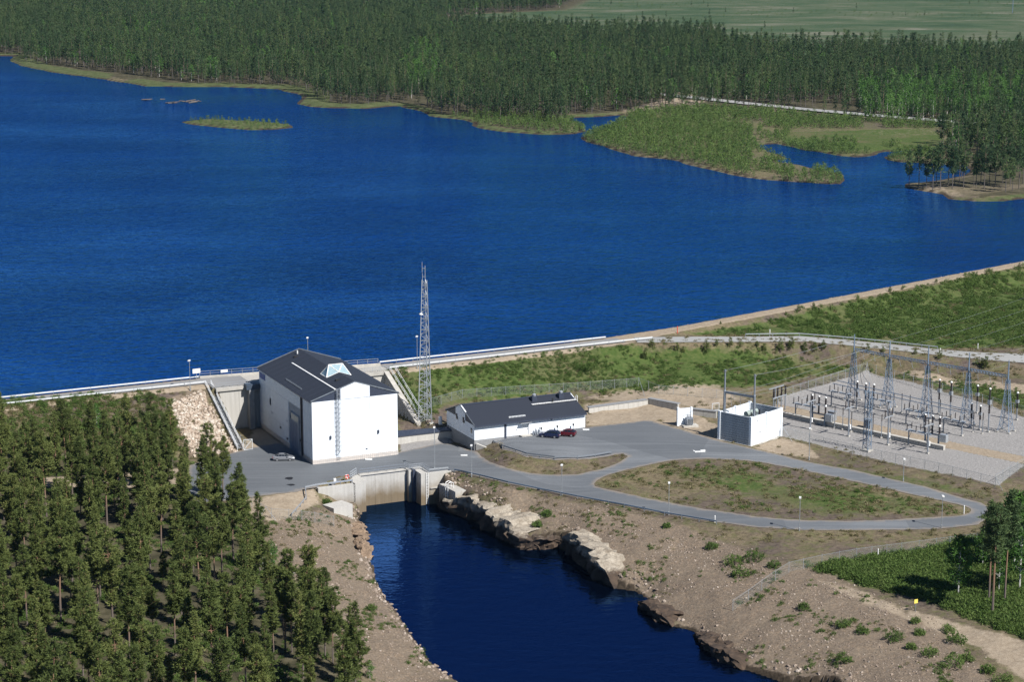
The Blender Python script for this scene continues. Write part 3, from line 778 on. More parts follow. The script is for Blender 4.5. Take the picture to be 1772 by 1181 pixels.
strip('forest_road', far_road, 4.2, .35, M['gravelroad'], 'pale gravel road along the forest edge beyond the lake')

# ================================================================== POWERHOUSE
def panels(root, axis, pos, n_u, n_z, u0, u1, z0, z1, thick, m, gap=.05, skip=None, name='wall_panel'):
    """cladding panels on a wall plane; axis 'y' = facade at y=pos facing -y, axis 'x' = facade at x=pos facing -x"""
    du, dz = (u1 - u0) / n_u, (z1 - z0) / n_z
    cache = {}
    for i in range(n_u):
        for j in range(n_z):
            if skip and skip(u0 + du * i, u0 + du * (i + 1), z0 + dz * j, z0 + dz * (j + 1)): continue
            mb = MB()
            a, b, c, d = 0, du - gap, 0, dz - gap
            if 'me' not in cache:
                if axis == 'y': mb.box(a, -thick, c, b, 0, d)
                else: mb.box(-thick, a, c, 0, b, d)
                cache['me'] = mb.mesh(name, m)
            loc = (u0 + du*i + gap/2, pos, z0 + dz*j + gap/2) if axis == 'y' else (pos, u0 + du*i + gap/2, z0 + dz*j + gap/2)
            link(name, cache['me'], root, loc)

ph = thing('powerhouse', 'tall white power station hall with dark pitched roof and roof light', 'building', (OX, OY, 0), ANG)
PW, PD, PE, PR = 18.8, 34.2, 13.2, 16.4     # width, depth, eave, ridge
MB().box(.12, .12, .0, PW - .12, PD - .12, PE).build('wall', M['joint'], ph)
MB().box(-.03, -.03, -.3, PW + .03, PD, .95).build('plinth', M['plinth'], ph)
for i, (a0, a1) in enumerate(((0, 5.2), (5.2, 12.6), (12.6, PW))):
    me_ = MB().box(a0 + (.02 if i else 0), -.0, .96, a1 - .05, .14, PE).mesh('wall_panel', M['white']); link('wall_panel', me_, ph)
dr = (8.0, 14.6, .95, 8.3)                                        # big door opening on the shaded side (b0,b1,z0,z1)
panels(ph, 'x', .12, 7, 4, 7.05, PD, .96, PE, .12, M['white'], .05, skip=lambda a, b, c, d: a < dr[1] and b > dr[0] and c < dr[3] - .8)
panels(ph, 'x', .12, 1, 4, .14, 5.6, .96, PE, .12, M['white'])
panels(ph, 'x', PW + .0, 7, 4, .14, PD, .96, PE, .12, M['white'])
MB().box(0, 14.82, .96, .12, 14.9, 7.1).box(0, 7.08, 7.12, .12, 14.86, 7.1 + .0 + .02).build('wall_trim', M['white'], ph)
MB().box(-.06, 5.62, .5, .12, 7.03, PE).build('downpipe_recess', M['roofmetal'], ph)
MB().tube((-.12, 6.3, .3), (-.12, 6.3, PE - .1), .11).build('downpipe', M['black'], ph)
# gable ends in dark sheet metal with a white middle panel
zr = lambda a: PE + (PR - PE) * (1 - abs(a - PW / 2) / (PW / 2))
for nm, (a0, a1) in (('gable_cladding', (-.0, 6.2)), ('gable_cladding', (12.6, PW))):
    MB().add([(a0, -.05, PE), (a1, -.05, PE), (a1, -.05, zr(a1) - .0), (a0, -.05, zr(a0)), (a0, .3, PE), (a1, .3, PE), (a1, .3, zr(a1)), (a0, .3, zr(a0))],
             [(0,1,2,3),(7,6,5,4),(0,4,5,1),(1,5,6,2),(2,6,7,3),(3,7,4,0)]).build(nm, M['roofmetal'], ph)
pz = lambda a: zr(a) + .16
MB().add([(6.2, -.12, PE), (12.6, -.12, PE), (12.6, -.12, pz(12.6)), (9.4, -.12, pz(9.4)), (6.2, -.12, pz(6.2)), (6.2, .35, PE), (12.6, .35, PE), (12.6, .35, pz(12.6)), (9.4, .35, pz(9.4)), (6.2, .35, pz(6.2))],
         [(0,1,2,3,4),(9,8,7,6,5),(0,5,6,1),(1,6,7,2),(2,7,8,3),(3,8,9,4),(4,9,5,0)]).build('gable_panel', M['white'], ph)
MB().add([(0, PD-.1, PE), (PW, PD-.1, PE), (PW/2, PD-.1, PR), (0, PD, PE), (PW, PD, PE), (PW/2, PD, PR)], [(0,2,1),(3,4,5),(0,1,4,3),(1,2,5,4),(2,0,3,5)]).build('gable_cladding', M['roofmetal'], ph)
ov = .25
rf = MB()
for s in (0, 1):
    e = -ov if s == 0 else PW + ov; ze = PE - ov * (PR - PE) / (PW / 2)
    y0, y1 = .36, PD + .2
    rf.add([(e, y0-.36, ze+.02), (PW/2, y0-.0, PR+.02), (PW/2, y1, PR+.02), (e, y1, ze+.02), (e, y0-.36, ze+.22), (PW/2, y0, PR+.22), (PW/2, y1, PR+.22), (e, y1, ze+.22)],
           [(0,1,2,3),(7,6,5,4),(0,4,5,1),(1,5,6,2),(2,6,7,3),(3,7,4,0)])
roof = rf.build('roof', M['roof'], ph)
# roofing seams (raised ribs) and eave trims
sm = MB(); sl_ = (PR - PE) / (PW / 2)
for k in range(1, 12):
    y = .6 + k * (PD - .6) / 12
    for s in (-1, 1):
        sm.bar((PW/2 + s*.15, y, PR + .23), (PW/2 + s*(PW/2 + ov), y, PE + .23 - ov*sl_), .05, .04)
sm.build('roof_seam', M['roofmetal'], roof)
MB().bar((-ov-.08, 0, PE-.02), (-ov-.08, PD+.2, PE-.02), .2, .2).bar((PW+ov+.08, 0, PE-.02), (PW+ov+.08, PD+.2, PE-.02), .2, .2).build('gutter', M['roofmetal'], roof)
vm = mat('pale_verge_metal', (.20, .225, .25), .4, .3)
for s in (-1, 1):
    for y in (-.06, PD + .26): MB().bar((PW/2, y, PR+.22), (PW/2 + s*(PW/2+ov), y, PE+.2), .12, .22).build('verge_trim', vm, roof)
MB().box(5.15, .5, 0, 5.5, 27.5, .12).build('roof_walkway', M['lamp'], ph).location = (0, 0, zr(5.3) + .2)
gd = MB()
for k in range(26): gd.box(1.0, 9 + k*.4, 0, 1.08, 9.12 + k*.4, .35)
gd.bar((1.04, 9, .3), (1.04, 19.2, .3), .06); gd.build('snow_guard', M['galvd'], ph).location = (0, 0, zr(1.0) + .2)
MB().tube((8.0, 31.6, zr(8)-.1), (8.0, 31.6, zr(8)+1.0), .16).build('vent_pipe', M['lamp'], ph)
for a, b in ((7.2, 30.2), (7.6, 5.2)): MB().box(a-.5, b-.28, zr(a)+.1, a+.5, b+.28, zr(a)+.42).build('roof_hatch', M['black'], ph)
# roof light across the ridge
slr = link('roof_light', None, ph)
b0, b1, a0, a1 = 9.4, 13.2, 6.7, 12.1
bs = lambda a: zr(a) + .22
top = PR + 1.55
A_ = [(a0, b0, bs(a0)), (PW/2, b0, bs(PW/2)), (a1, b0, bs(a1)), (a1, b1, bs(a1)), (PW/2, b1, bs(PW/2)), (a0, b1, bs(a0)), (a0+1.2, (b0+b1)/2, top), (a1-1.2, (b0+b1)/2, top)]
MB().add(A_, [(0,1,2,7,6),(3,4,5,6,7),(5,0,6),(2,3,7),(0,5,4,1),(1,4,3,2)]).build('roof_light_glazing', M['lightglass'], slr)
for p, q in ((0,1),(1,2),(2,3),(3,4),(4,5),(5,0),(0,6),(5,6),(2,7),(3,7),(6,7),(1,6),(1,7),(4,6),(4,7)): MB().bar(A_[p], A_[q], .17).build('roof_light_bar', M['lamp'], slr)
# caged ladder on the sunlit front
lad = MB()
for a in (5.35, 5.85): lad.bar((a, -.35, .6), (a, -.35, 15.6), .07)
for k in range(49): lad.bar((5.35, -.35, .8 + k*.3), (5.85, -.35, .8 + k*.3), .04)
ladder = lad.build('ladder', M['galv'], ph)
cg = MB()
for k in range(13):
    z = 2.6 + k
    P = [(5.6 + .48*math.cos(t), -.35 - .75*math.sin(t) if math.sin(t) > 0 else -.35, z) for t in np.linspace(0, math.pi, 7)]
    for p, q in zip(P[:-1], P[1:]): cg.bar(p, q, .07)
for t in np.linspace(.3, math.pi-.3, 5):
    cg.bar((5.6+.48*math.cos(t), -.35-.75*math.sin(t), 2.6), (5.6+.48*math.cos(t), -.35-.75*math.sin(t), 15.6), .05)
cg.build('ladder_cage', M['galv'], ladder)
# door on the shaded side
door = MB().box(-.05, dr[0]+.5, .05, .1, dr[1]-.9, dr[3]-1.7).build('door', M['doorblue'], ph)
MB().box(-.12, dr[0]+.1, 0, .1, dr[0]+.5, dr[3]).box(-.12, dr[1]-.9, 0, .1, dr[1]-.5, dr[3]).box(-.12, dr[0]+.5, dr[3]-.3, .1, dr[1]-.9, dr[3]).box(-.1, dr[0]+.5, dr[3]-1.7, .1, dr[1]-.9, dr[3]-1.5).build('door_frame', mat('grey_blue_frame', (.27, .32, .38), .5), ph)
for k in range(4):
    y = dr[0] + .62 + k * 1.14
    MB().box(-.06, y, dr[3]-1.48, .08, y + 1.0, dr[3]-.34).build('door_window', mat('pale_door_pane', (.50, .52, .50), .25), ph)
for k in range(1, 5):
    MB().box(-.09, dr[0]+.5+k*1.04-.03, .1, -.05, dr[0]+.5+k*1.04+.03, dr[3]-1.75).build('door_rib', M['roofmetal'], door)
w_ = MB().box(-.04, 26.3, 6.6, .1, 27.2, 8.1).build('window', M['glass'], ph)
MB().box(-.1, 30.0, 11.3, -.0, 33.7, 12.5).build('sign_board', M['signblue'], ph)
lt = MB(); rr = random.Random(5)
for k in range(9): 
    y = 33.4 - k*.38
    lt.box(-.13, y-.26, 11.55, -.1, y-.18, 12.25).box(-.13, y-.18, rr.choice((11.55, 11.85, 12.17)), -.1, y, rr.choice((11.63, 11.93, 12.25)) + .03)
for a, z in ((3.9, 5.4), (14.4, 5.5)): MB().box(a-.16, -.28, z-.35, a+.16, 0, z+.35).build('wall_lamp', M['roofmetal'], ph)  # dark box shape takes in the lamp and the shadow it casts
MB().box(11.6, -.12, 2.0, 12.0, 0, 2.2).build('wall_socket', M['roofmetal'], ph)
for y, z in ((20, 3.2), (15.6, 1.8), (7.4, 3.4)): MB().box(-.25, y-.2, z-.2, .0, y+.2, z+.2).build('wall_lamp', M['roofmetal'], ph)
for y, z in ((25.6, 5.2), (15.9, 5.6)): MB().box(-.06, y-.6, z-.1, .0, y+.6, z+.1).build('louvre', M['joint'], ph)

# ================================================================== CONTROL BUILDING (long and low)
ab = thing('control_building', 'long low white building with dark roof facing the car park', 'building', W3(34.4, -4, 0), ANG)
LW, LD, LE, LR = 26.0, 14.6, 5.5, 8.1
zl = lambda b: LE + (LR - LE) * (1 - abs(b - LD / 2) / (LD / 2))
MB().box(.1, .1, -.4, LW - .1, LD - .1, LE).build('wall', M['joint'], ab)
MB().box(-.02, -.02, -.6, LW + .02, LD, 2.3).build('base_wall', M['concd'], ab)
for i, (a0, a1) in enumerate(((0, 6.9), (7.4, 13.0), (13.0, 17.0), (17.0, 21.3), (21.3, LW))):
    link('wall_panel', MB().box(a0 + .02, 0, 2.32, a1 - .02, .12, LE).mesh('wall_panel', M['white']), ab)
panels(ab, 'x', .12, 4, 1, .12, LD, 2.32, LE, .12, M['white'])
panels(ab, 'x', LW + .02, 4, 1, .12, LD, 2.32, LE, .12, M['white'])
MB().box(6.95, -.08, .9, 7.4, .1, LE).build('downpipe_recess', M['roofmetal'], ab)
for x in (0, LW):
    s = -1 if x == 0 else 1
    X0, X1 = (x - .03, x + .2) if s < 0 else (x - .2, x + .03)
    for b0_, b1_ in ((0, 4.6), (9.6, LD)):
        MB().add([(X0, b0_, LE), (X0, b1_, LE), (X0, b1_, zl(b1_)), (X0, b0_, zl(b0_)), (X1, b0_, LE), (X1, b1_, LE), (X1, b1_, zl(b1_)), (X1, b0_, zl(b0_))],
                 [(0,1,2,3),(7,6,5,4),(0,4,5,1),(1,5,6,2),(2,6,7,3),(3,7,4,0)]).build('gable_cladding', M['roofmetal'], ab)
    X0 += s * .08
    MB().add([(X0, 4.6, LE), (X0, 9.6, LE), (X0, 9.6, zl(9.6)+.3), (X0, LD/2, LR+.3), (X0, 4.6, zl(4.6)+.3), (X1, 4.6, LE), (X1, 9.6, LE), (X1, 9.6, zl(9.6)+.3), (X1, LD/2, LR+.3), (X1, 4.6, zl(4.6)+.3)],
             [(0,1,2,3,4),(9,8,7,6,5),(0,5,6,1),(1,6,7,2),(2,7,8,3),(3,8,9,4),(4,9,5,0)]).build('gable_panel', M['white'], ab)
rf = MB()
for b_e, sgn in ((-.5, 1), (LD + .5, -1)):
    ze = LE - .5 * (LR - LE) / (LD / 2)
    rf.add([(.22, b_e, ze), (LW-.22, b_e, ze), (LW-.22, LD/2, LR), (.22, LD/2, LR), (-.1, b_e, ze+.22), (LW+.1, b_e, ze+.22), (LW+.1, LD/2, LR+.22), (-.1, LD/2, LR+.22)],
           [(0,1,2,3),(7,6,5,4),(0,4,5,1),(1,5,6,2),(2,6,7,3),(3,7,4,0)])
roof2 = rf.build('roof', M['roof'], ab)
MB().bar((-.1, -.58, LE-.12), (LW+.1, -.58, LE-.12), .24, .3).bar((-.1, LD+.58, LE-.12), (LW+.1, LD+.58, LE-.12), .24, .3).build('gutter', M['roofmetal'], roof2)
MB().bar((-.1, LD/2, LR+.27), (LW+.1, LD/2, LR+.27), .5, .14).build('ridge_cap', M['roofmetal'], roof2)
for y in (-.5, LD+.5): MB().bar((-.16, y, LE+.08), (-.16, LD/2, LR+.28), .1, .22).build('verge_trim', vm, roof2)
for a in (16.6, 23.0):
    b = 6.0
    v_ = MB().box(a-.55, b-.5, zl(b), a+.55, b+.5, LR+.75).build('roof_vent', M['roofmetal'], ab)
    MB().lathe((a+.1, b, LR+.75), [(.36, 0), (.42, .18), (.42, .42), (.2, .55)], 10).build('vent_cowl', M['galv'], v_)
wk = MB(); zz_ = zl(4.4) + .42
for y in (4.15, 4.65): wk.bar((15.4, y, zz_), (LW, y, zz_), .09)
for k in range(26): wk.bar((15.4 + k*.42, 4.15, zz_), (15.4 + k*.42, 4.65, zz_), .08)
wk.bar((LW-.1, 4.15, zz_), (LW-.1, 4.15, zz_+1)).bar((LW-.1, 4.65, zz_), (LW-.1, 4.65, zz_+1), .07).bar((LW-.1, 4.15, zz_+1), (LW+.5, 4.15, zz_+.6), .07) if False else None
wk.build('roof_walkway', M['lamp'], ab)
rl = MB()
for y in (4.0, 4.8): rl.bar((LW+.1, y, zl(4.4)-1), (LW+.1, y, zl(4.4)+1.3), .09)
rl.bar((LW+.1, 4.0, zl(4.4)+1.3), (LW+.1, 4.8, zl(4.4)+1.3), .09); rl.build('ladder_hoop', M['lamp'], ab)
MB().box(20.2, 4.25, zl(4.4)+.2, 20.45, 4.5, zl(4.4)+1.3).build('vent_pipe', M['black'], ab)
gd = MB()
for k in range(12): gd.box(8.4 + k*.33, .9, 0, 8.6 + k*.33, 1.02, .3)
gd.bar((8.4, .96, .28), (12.2, .96, .28), .07); gd.build('snow_guard', M['rail'], ab).location = (0, 0, zl(.95) + .2)
ddr = MB().box(11.1, -.06, 2.35, 12.4, .05, 4.7).build('door', mat('white_door', (.72, .74, .75), .5), ab)
MB().box(12.42, -.1, 2.3, 12.52, .05, 4.8).build('door_frame', M['roofmetal'], ab)
MB().box(12.2, -.12, 3.4, 12.3, -.06, 3.55).build('handle', M['black'], ddr)
MB().box(10.3, -1.1, 4.95, 12.9, .0, 5.05).build('door_canopy', M['galv'], ab)
for a in (9.6,): MB().box(a, -.06, 3.4, a+.2, 0, 3.7).build('letter_box', M['joint'], ab)
for a in (17.9, 11.6): MB().box(a-.12, -.25, 4.85, a+.12, 0, 5.1).build('wall_lamp', M['roofmetal'], ab)
for y in (5.0, 8.6): MB().box(-.18, y, 4.9, .02, y+.75, 6.1).build('window', M['glass'], ab)
MB().box(-.06, 1.1, 3.6, .02, 1.8, 4.6).build('window', M['glass'], ab)
MB().box(10.4, -1.5, 2.2, 12.8, -.05, 2.36).build('door_step', M['conc'], ab)
for a in (15.2, 19.0, 22.8):
    c = thing('engine_heater_post', {15.2: 'grey power post on the white wall left of the dark blue estate car', 19.0: 'grey power post behind the dark red hatchback', 22.8: 'grey power post on the white wall right of the parked cars'}[a], 'power post', W3(34.4 + a, -4.7, 2.2), ANG, 'power posts along the white wall')
    MB().bar((0, 0, 0), (0, 0, 1.2), .1).build('post', M['galvd'], c); MB().box(-.14, -.12, 1.0, .14, .1, 1.45).build('socket_box', M['black'], c)
# stored pipes leaning beside the entrance
for k, (a, hh, lean) in enumerate(((13.2, .9, .2), (13.7, 1.3, .1), (14.2, 1.0, -.2), (14.5, 1.5, .15), (14.9, .8, -.1))):
    x, y = W(34.4 + a, -4.9)
    o = MB().tube((0, 0, 0), (lean, .3, hh), .14, .1).build('stored_pipe', M['galvd'], None); o.location = (x, y, 2.22)
    tag(o, ['grey pipe end leaning on the white wall, nearest the door step', 'taller grey pipe end beside the one nearest the door step', 'grey pipe end in the middle of the cluster by the white wall', 'tallest grey pipe end of the cluster by the white wall', 'shortest grey pipe end of the cluster, nearest the blue car'][k], 'pipe', 'pipe ends by the entrance')

# ================================================================== WALLS OF THE DAM AND TAILRACE
def wall_thing(name, label, cat, m, fn, loc=None):
    t = thing(name, label, cat, loc or (OX, OY, 0), ANG)
    fn(t, m); return t
def w_intake(t, m):
    for k, (a0, a1) in enumerate(((-8.8, -4.4), (-4.4, -1.6))): MB().box(a0 + .02, 35.0, -.5, a1 - .02, 35.8, 8.7).build('wall_bay', m, t)
    MB().box(-1.6, 34.3, -.5, .0, 36, 8.7).build('buttress', M['concd'], t)
    MB().box(-2.6, 33.2, -.5, -1.5, 36, 8.7).build('buttress', M['concd'], t)
    for k in range(9): MB().box(.0 + k*3.35, 35.0, -.5, 3.3 + k*3.35, 35.8, 8.7).build('wall_bay', m, t)
    MB().box(-9.6, 34.6, 8.72, 31, 35.9, 9.36).build('coping', M['conc'], t)
    MB().box(-3.2, 33.3, 8.75, -.2, 35.2, 9.9).build('gate_housing', mat('dark_gate_steel', (.05, .07, .10), .5), t)
wall_thing('intake_wall', 'pale board-marked concrete retaining wall under the crest deck', 'retaining wall', M['wallconc'], w_intake)
def w_deck(t, m):
    e_ = lambda a: 45.5 - (a + 10) * 4.6 / 41
    MB().prism([(-10, 35.92), (-1.2, 35.92), (-1.2, e_(-1.2)), (-10, e_(-10))], 9.0, 9.46).build('deck_slab', M['crest'], t)
    MB().prism([(-1.18, 35.92), (31, 35.92), (31, e_(31)), (-1.18, e_(-1.18))], 9.0, 9.48).build('deck_slab', mat('pale_deck_concrete', (.40, .38, .34), .9), t)
    MB().prism([(-10, e_(-10) + .02), (31, e_(31) + .02), (31, e_(31) + .5), (-10, e_(-10) + .5)], 5, 9.9).build('upstream_parapet', M['conc'], t)
wall_thing('intake_deck', 'concrete deck on the dam crest between lake and powerhouse', 'deck', M['conc'], w_deck)
def w_wing(t, m):
    MB().add([(29.6, 34.9, 9.3), (29.6, 16.5, 1.9), (29.6, 16.5, -.5), (29.6, 34.9, -.5), (30.2, 34.9, 9.3), (30.2, 16.5, 1.9), (30.2, 16.5, -.5), (30.2, 34.9, -.5)],
             [(0,1,2,3),(7,6,5,4),(0,4,5,1),(1,5,6,2),(2,6,7,3),(3,7,4,0)]).build('wall_body', M['concd'], t)
    MB().add([(29.4, 34.9, 9.3), (29.4, 16.3, 1.85), (30.5, 16.3, 1.85), (30.5, 34.9, 9.3), (29.4, 34.9, 9.55), (29.4, 16.3, 2.1), (30.5, 16.3, 2.1), (30.5, 34.9, 9.55)],
             [(0,1,2,3),(7,6,5,4),(0,4,5,1),(1,5,6,2),(2,6,7,3),(3,7,4,0)]).build('coping', M['conc'], t)
wall_thing('wing_wall', 'sloping concrete wing wall running down the dam beside the mast', 'retaining wall', M['concd'], w_wing)
def w_terr(t, m):
    for k in range(4): MB().box(18.85 + k*3.9, 8.2, -.4, 18.85 + k*3.9 + 3.86, 8.9, 1.5).build('wall_bay', M['wallconc'], t)
    MB().add([(18.85, 8.0, 1.52), (34.4, 8.0, 1.52), (34.4, 10.2, 1.62), (18.85, 12.4, 1.62), (18.85, 8.0, 1.8), (34.4, 8.0, 1.8), (34.4, 10.2, 1.9), (18.85, 12.4, 1.9)], [(3,2,1,0),(4,5,6,7),(0,1,5,4),(1,2,6,5),(2,3,7,6),(3,0,4,7)]).build('dark_coping', M['roofmetal'], t)
wall_thing('terrace_wall', 'low concrete wall with dark metal top linking the two white buildings', 'low wall', M['conc'], w_terr)
def w_corner(t, m):
    MB().add([(0, 0, -.5), (0, 0, 1.7), (3.2, -3.6, .4), (3.2, -3.6, -.8), (.35, .25, -.5), (.35, .25, 1.7), (3.55, -3.35, .4), (3.55, -3.35, -.8)], [(0,1,2,3),(7,6,5,4),(0,4,5,1),(1,5,6,2),(2,6,7,3),(3,7,4,0)]).build('wall_body', M['wallconc'], t)
wall_thing('corner_wall', 'short sloping concrete wall at the near corner of the long low building', 'low wall', M['conc'], w_corner, W3(34.6, -4.3, 0))

TC = M['tailconc']
def w_tail(t, m):
    for k in range(3): MB().box(5.4 + k*3.4, -12.5, -9.5, 5.4 + (k+1)*3.4 - .03, -11.5, .25).build('wall_bay', TC, t)
    MB().box(2.6, -16.2, -9.5, 5.38, -11.7, .3).build('return_block', TC, t)
    MB().box(-5.2, -17.7, -3.5, 2.58, -16.9, .3).build('parapet_wall', TC, t)
    MB().box(2.2, -17.7, -9.5, 3.9, -16.22, .3).build('wall_end', TC, t)
    MB().box(5.4, -12.75, .26, 15.6, -11.4, .42).build('coping', M['conc'], t)
wall_thing('outlet_wall', 'water-stained concrete wall at the head of the tailrace', 'retaining wall', TC, w_tail)
def w_pier(t, m):
    MB().box(15.62, -13.6, -9.5, 16.3, -11.5, .4).build('pier', TC, t)
    MB().box(16.95, -16.9, -9.5, 18.9, -11.6, .4).build('pier', TC, t)
    MB().box(15.7, -13.4, -9.5, 18.6, -11.0, -.4).build('gate_recess', M['concd'], t)
    MB().box(16.32, -14.2, -9.4, 16.9, -13.2, .55).build('stop_gate', M['roofmetal'], t)
    l = MB()
    for a in (18.05, 18.5): l.bar((a, -17.0, -6.8), (a, -17.0, .5), .08)
    for k in range(22): l.bar((18.05, -17.0, -6.6 + k*.32), (18.5, -17.0, -6.6 + k*.32), .05)
    l.build('ladder', M['lamp'], t)
wall_thing('gate_pier', 'concrete gate pier with dark slot and white ladder at the tailrace', 'pier', TC, w_pier)
def w_right(t, m):
    MB().box(18.92, -16.9, -9.5, 23.6, -16.1, .3).build('wall_body', TC, t)
    MB().box(18.92, -17.2, -2.9, 21.6, -16.92, -2.7).build('ledge', M['conc'], t)
wall_thing('outlet_wall', 'shorter stained concrete wall right of the gate pier', 'retaining wall', TC, w_right)

# landing blocks either side of the outlet
C0, L0 = Vector(at(788, 852, -1.3)), Vector(at(760, 838, -1.3))
bl = thing('landing_block', 'concrete landing block with white ladder hoop beside the right cliff', 'concrete block', (C0.x, C0.y, 0), math.atan2((L0 - C0).y, (L0 - C0).x) - math.pi / 2)
bl_len = (L0 - C0).xy.length
MB().box(0, 0, -5.6, 2.4, bl_len, -1.3).build('block', TC, bl)
hp = MB()
for a in (.42, .56):
    q = bl_len * a
    hp.path([(-.15, q, -5.2), (-.15, q, -.3), (.5, q, 0), (1.1, q, -.3), (1.1, q, -1.3)], .07)
for k in range(9): hp.bar((-.15, bl_len*.42, -5.4 + k*.4), (-.15, bl_len*.56, -5.4 + k*.4), .06)
hp.build('ladder', M['lamp'], bl)
x, y, z = at(592, 886, -3.0)
bl = thing('landing_block', 'weathered concrete block on the left bank below the parapet', 'concrete block', (x, y, 0), ANG + .3)
MB().box(-2.0, 0, -6, 2.6, 3.6, -2.0).build('block', M['wallconc'], bl)

# ================================================================== RAILS, RAILINGS, FENCES
_pc = {}
def post_mesh(kind, h, w, m):
    k = (kind, round(h, 2), w, m.name)
    if k not in _pc: _pc[k] = MB().box(-w/2, -w/2, -.4, w/2, w/2, h).mesh(kind, m)
    return _pc[k]
def resample(pts, step):
    P = [Vector(p) for p in pts]; out = [P[0]]; carry = 0
    for a, b in zip(P[:-1], P[1:]):
        L = (b - a).length; n = max(1, round(L / step))
        out += [a + (b - a) * (k / n) for k in range(1, n + 1)]
    return out
def guard_rail(label, pts, group='steel guard rails', step=4.0, h=.75, m=None, top=.28, post='rail_post', turn=True):
    pts = resample(pts, step); o = pts[0]
    t = thing('guard_rail', label, 'guard rail', o, 0, group)
    mb = MB(); m = m or M['rail']
    for a, b in zip(pts[:-1], pts[1:]):
        a, b = a - o, b - o
        mb.bar(a + Vector((0, 0, h - top/2)), b + Vector((0, 0, h - top/2)), .12, top)
    mb.build('rail', m, t)
    pm = post_mesh(post, h + .02, .13, M['galvd'])
    for p in pts: link(post, pm, t, p - o)
    return t
def hand_rail(label, pts, step=2.0, h=1.1, bars=(1.08, .55), m=None, name='railing', cat='railing', group='steel railings', w=.07):
    pts = resample(pts, step); o = pts[0]; m = m or M['galv']
    t = thing(name, label, cat, o, 0, group)
    for k, z in enumerate(bars):
        mb = MB()
        for a, b in zip(pts[:-1], pts[1:]): mb.bar(a - o + Vector((0, 0, z)), b - o + Vector((0, 0, z)), w)
        mb.build('rail_bar', m, t)
    pm = post_mesh('rail_post', h, w, m)
    for p in pts: link('rail_post', pm, t, p - o)
    return t
def fence_net_mat():
    m = bpy.data.materials.new('chain_link'); n, L, b = nodes(m)
    b.inputs['Base Color'].default_value = (.36, .41, .40, 1); b.inputs['Roughness'].default_value = .6; b.inputs['Metallic'].default_value = .3
    tr = N(m, 'ShaderNodeBsdfTransparent'); mx = N(m, 'ShaderNodeMixShader')
    # two crossing sets of wires
    oc = coord(m); out = None
    sx = N(m, 'ShaderNodeSeparateXYZ'); L.new(oc, sx.inputs[0])
    def wave(sgn):
        a = N(m, 'ShaderNodeMath', operation='ADD'); L.new(sx.outputs[0], a.inputs[0]); L.new(sx.outputs[1], a.inputs[1])
        c = N(m, 'ShaderNodeMath', operation='MULTIPLY_ADD'); L.new(sx.outputs[2], c.inputs[0]); c.inputs[1].default_value = sgn; L.new(a.outputs[0], c.inputs[2])
        d = N(m, 'ShaderNodeMath', operation='MULTIPLY'); L.new(c.outputs[0], d.inputs[0]); d.inputs[1].default_value = 14
        f = N(m, 'ShaderNodeMath', operation='FRACT'); L.new(d.outputs[0], f.inputs[0])
        g = N(m, 'ShaderNodeMath', operation='LESS_THAN'); L.new(f.outputs[0], g.inputs[0]); g.inputs[1].default_value = .055
        return g.outputs[0]
    mxx = N(m, 'ShaderNodeMath', operation='MAXIMUM'); L.new(wave(1), mxx.inputs[0]); L.new(wave(-1), mxx.inputs[1])
    L.new(mxx.outputs[0], mx.inputs[0]); L.new(tr.outputs[0], mx.inputs[1]); L.new(b.outputs[0], mx.inputs[2])
    L.new(mx.outputs[0], n['Material Output'].inputs[0])
    return m
M['net'] = fence_net_mat()
def chain_fence(label, pts, step=3.2, h=2.3, group='chain-link fences', braces=()):
    pts = resample(pts, step); o = pts[0]
    t = thing('chain_link_fence', label, 'fence', o, 0, group)
    mb = MB()
    for a, b in zip(pts[:-1], pts[1:]):
        a, b = a - o, b - o
        mb.add([a + Vector((0, 0, -.05)), b + Vector((0, 0, -.05)), b + Vector((0, 0, h - .05)), a + Vector((0, 0, h - .05))], [(0, 1, 2, 3)])
    mb.build('wire_mesh', M['net'], t, fix=False)
    w = MB()
    for a, b in zip(pts[:-1], pts[1:]): w.bar(a - o + Vector((0, 0, h - .04)), b - o + Vector((0, 0, h - .04)), .04)
    w.build('top_wire', M['galv'], t)
    pm = post_mesh('fence_post', h + .15, .075, M['galv'])
    for p in pts: link('fence_post', pm, t, p - o)
    for p, q in braces:
        MB().bar(Vector(p) + Vector((0, 0, h)) - o, Vector(q) - o, .06).build('brace', M['galv'], t)
    return t
def G(*px): return [gp(u, v) for u, v in px]
def onz(px, z): return [at(u, v, z) for u, v in px]

z9 = CREST_Z + .02
guard_rail('long guard rail on the lake side of the crest road, left of the intake', [W3(-130, 41.5, z9), W3(-55, 43.7, z9), W3(-10.5, 44.8, z9)], 'crest guard rails')
guard_rail('long guard rail on the downstream side of the crest road, left of the intake', [W3(-130, 35.6, z9), W3(-55, 38.0, z9), W3(-10.5, 39.4, z9)], 'crest guard rails')
guard_rail('guard rail on the lake side of the crest road, right of the intake', [W3(31, 41.5, z9), W3(60, 42.6, z9), W3(90, 44.0, z9)], 'crest guard rails')
guard_rail('guard rail on the downstream side of the crest road, behind the lattice mast', [W3(31, 35.6, z9), W3(60, 37.0, z9), W3(84, 38.4, z9), W3(100, 39.0, z9)], 'crest guard rails')
def off(line, d):
    L = [Vector(p) for p in line]; r = []
    for i, p in enumerate(L):
        t = L[min(i+1, len(L)-1)] - L[max(i-1, 0)]; t.z = 0; t.normalize(); r.append(p + Vector((-t.y, t.x, 0)) * d)
    return r
guard_rail('guard rail on the far side of the gravel road curving down behind the switchyard', off(road_div[3:8], 3.5), 'crest guard rails', top=.2, m=M['galv'])
lot_rail = [(838,762),(850,767),(872,777),(912,790),(960,796),(1000,795.5),(1030,792),(1058,787)]
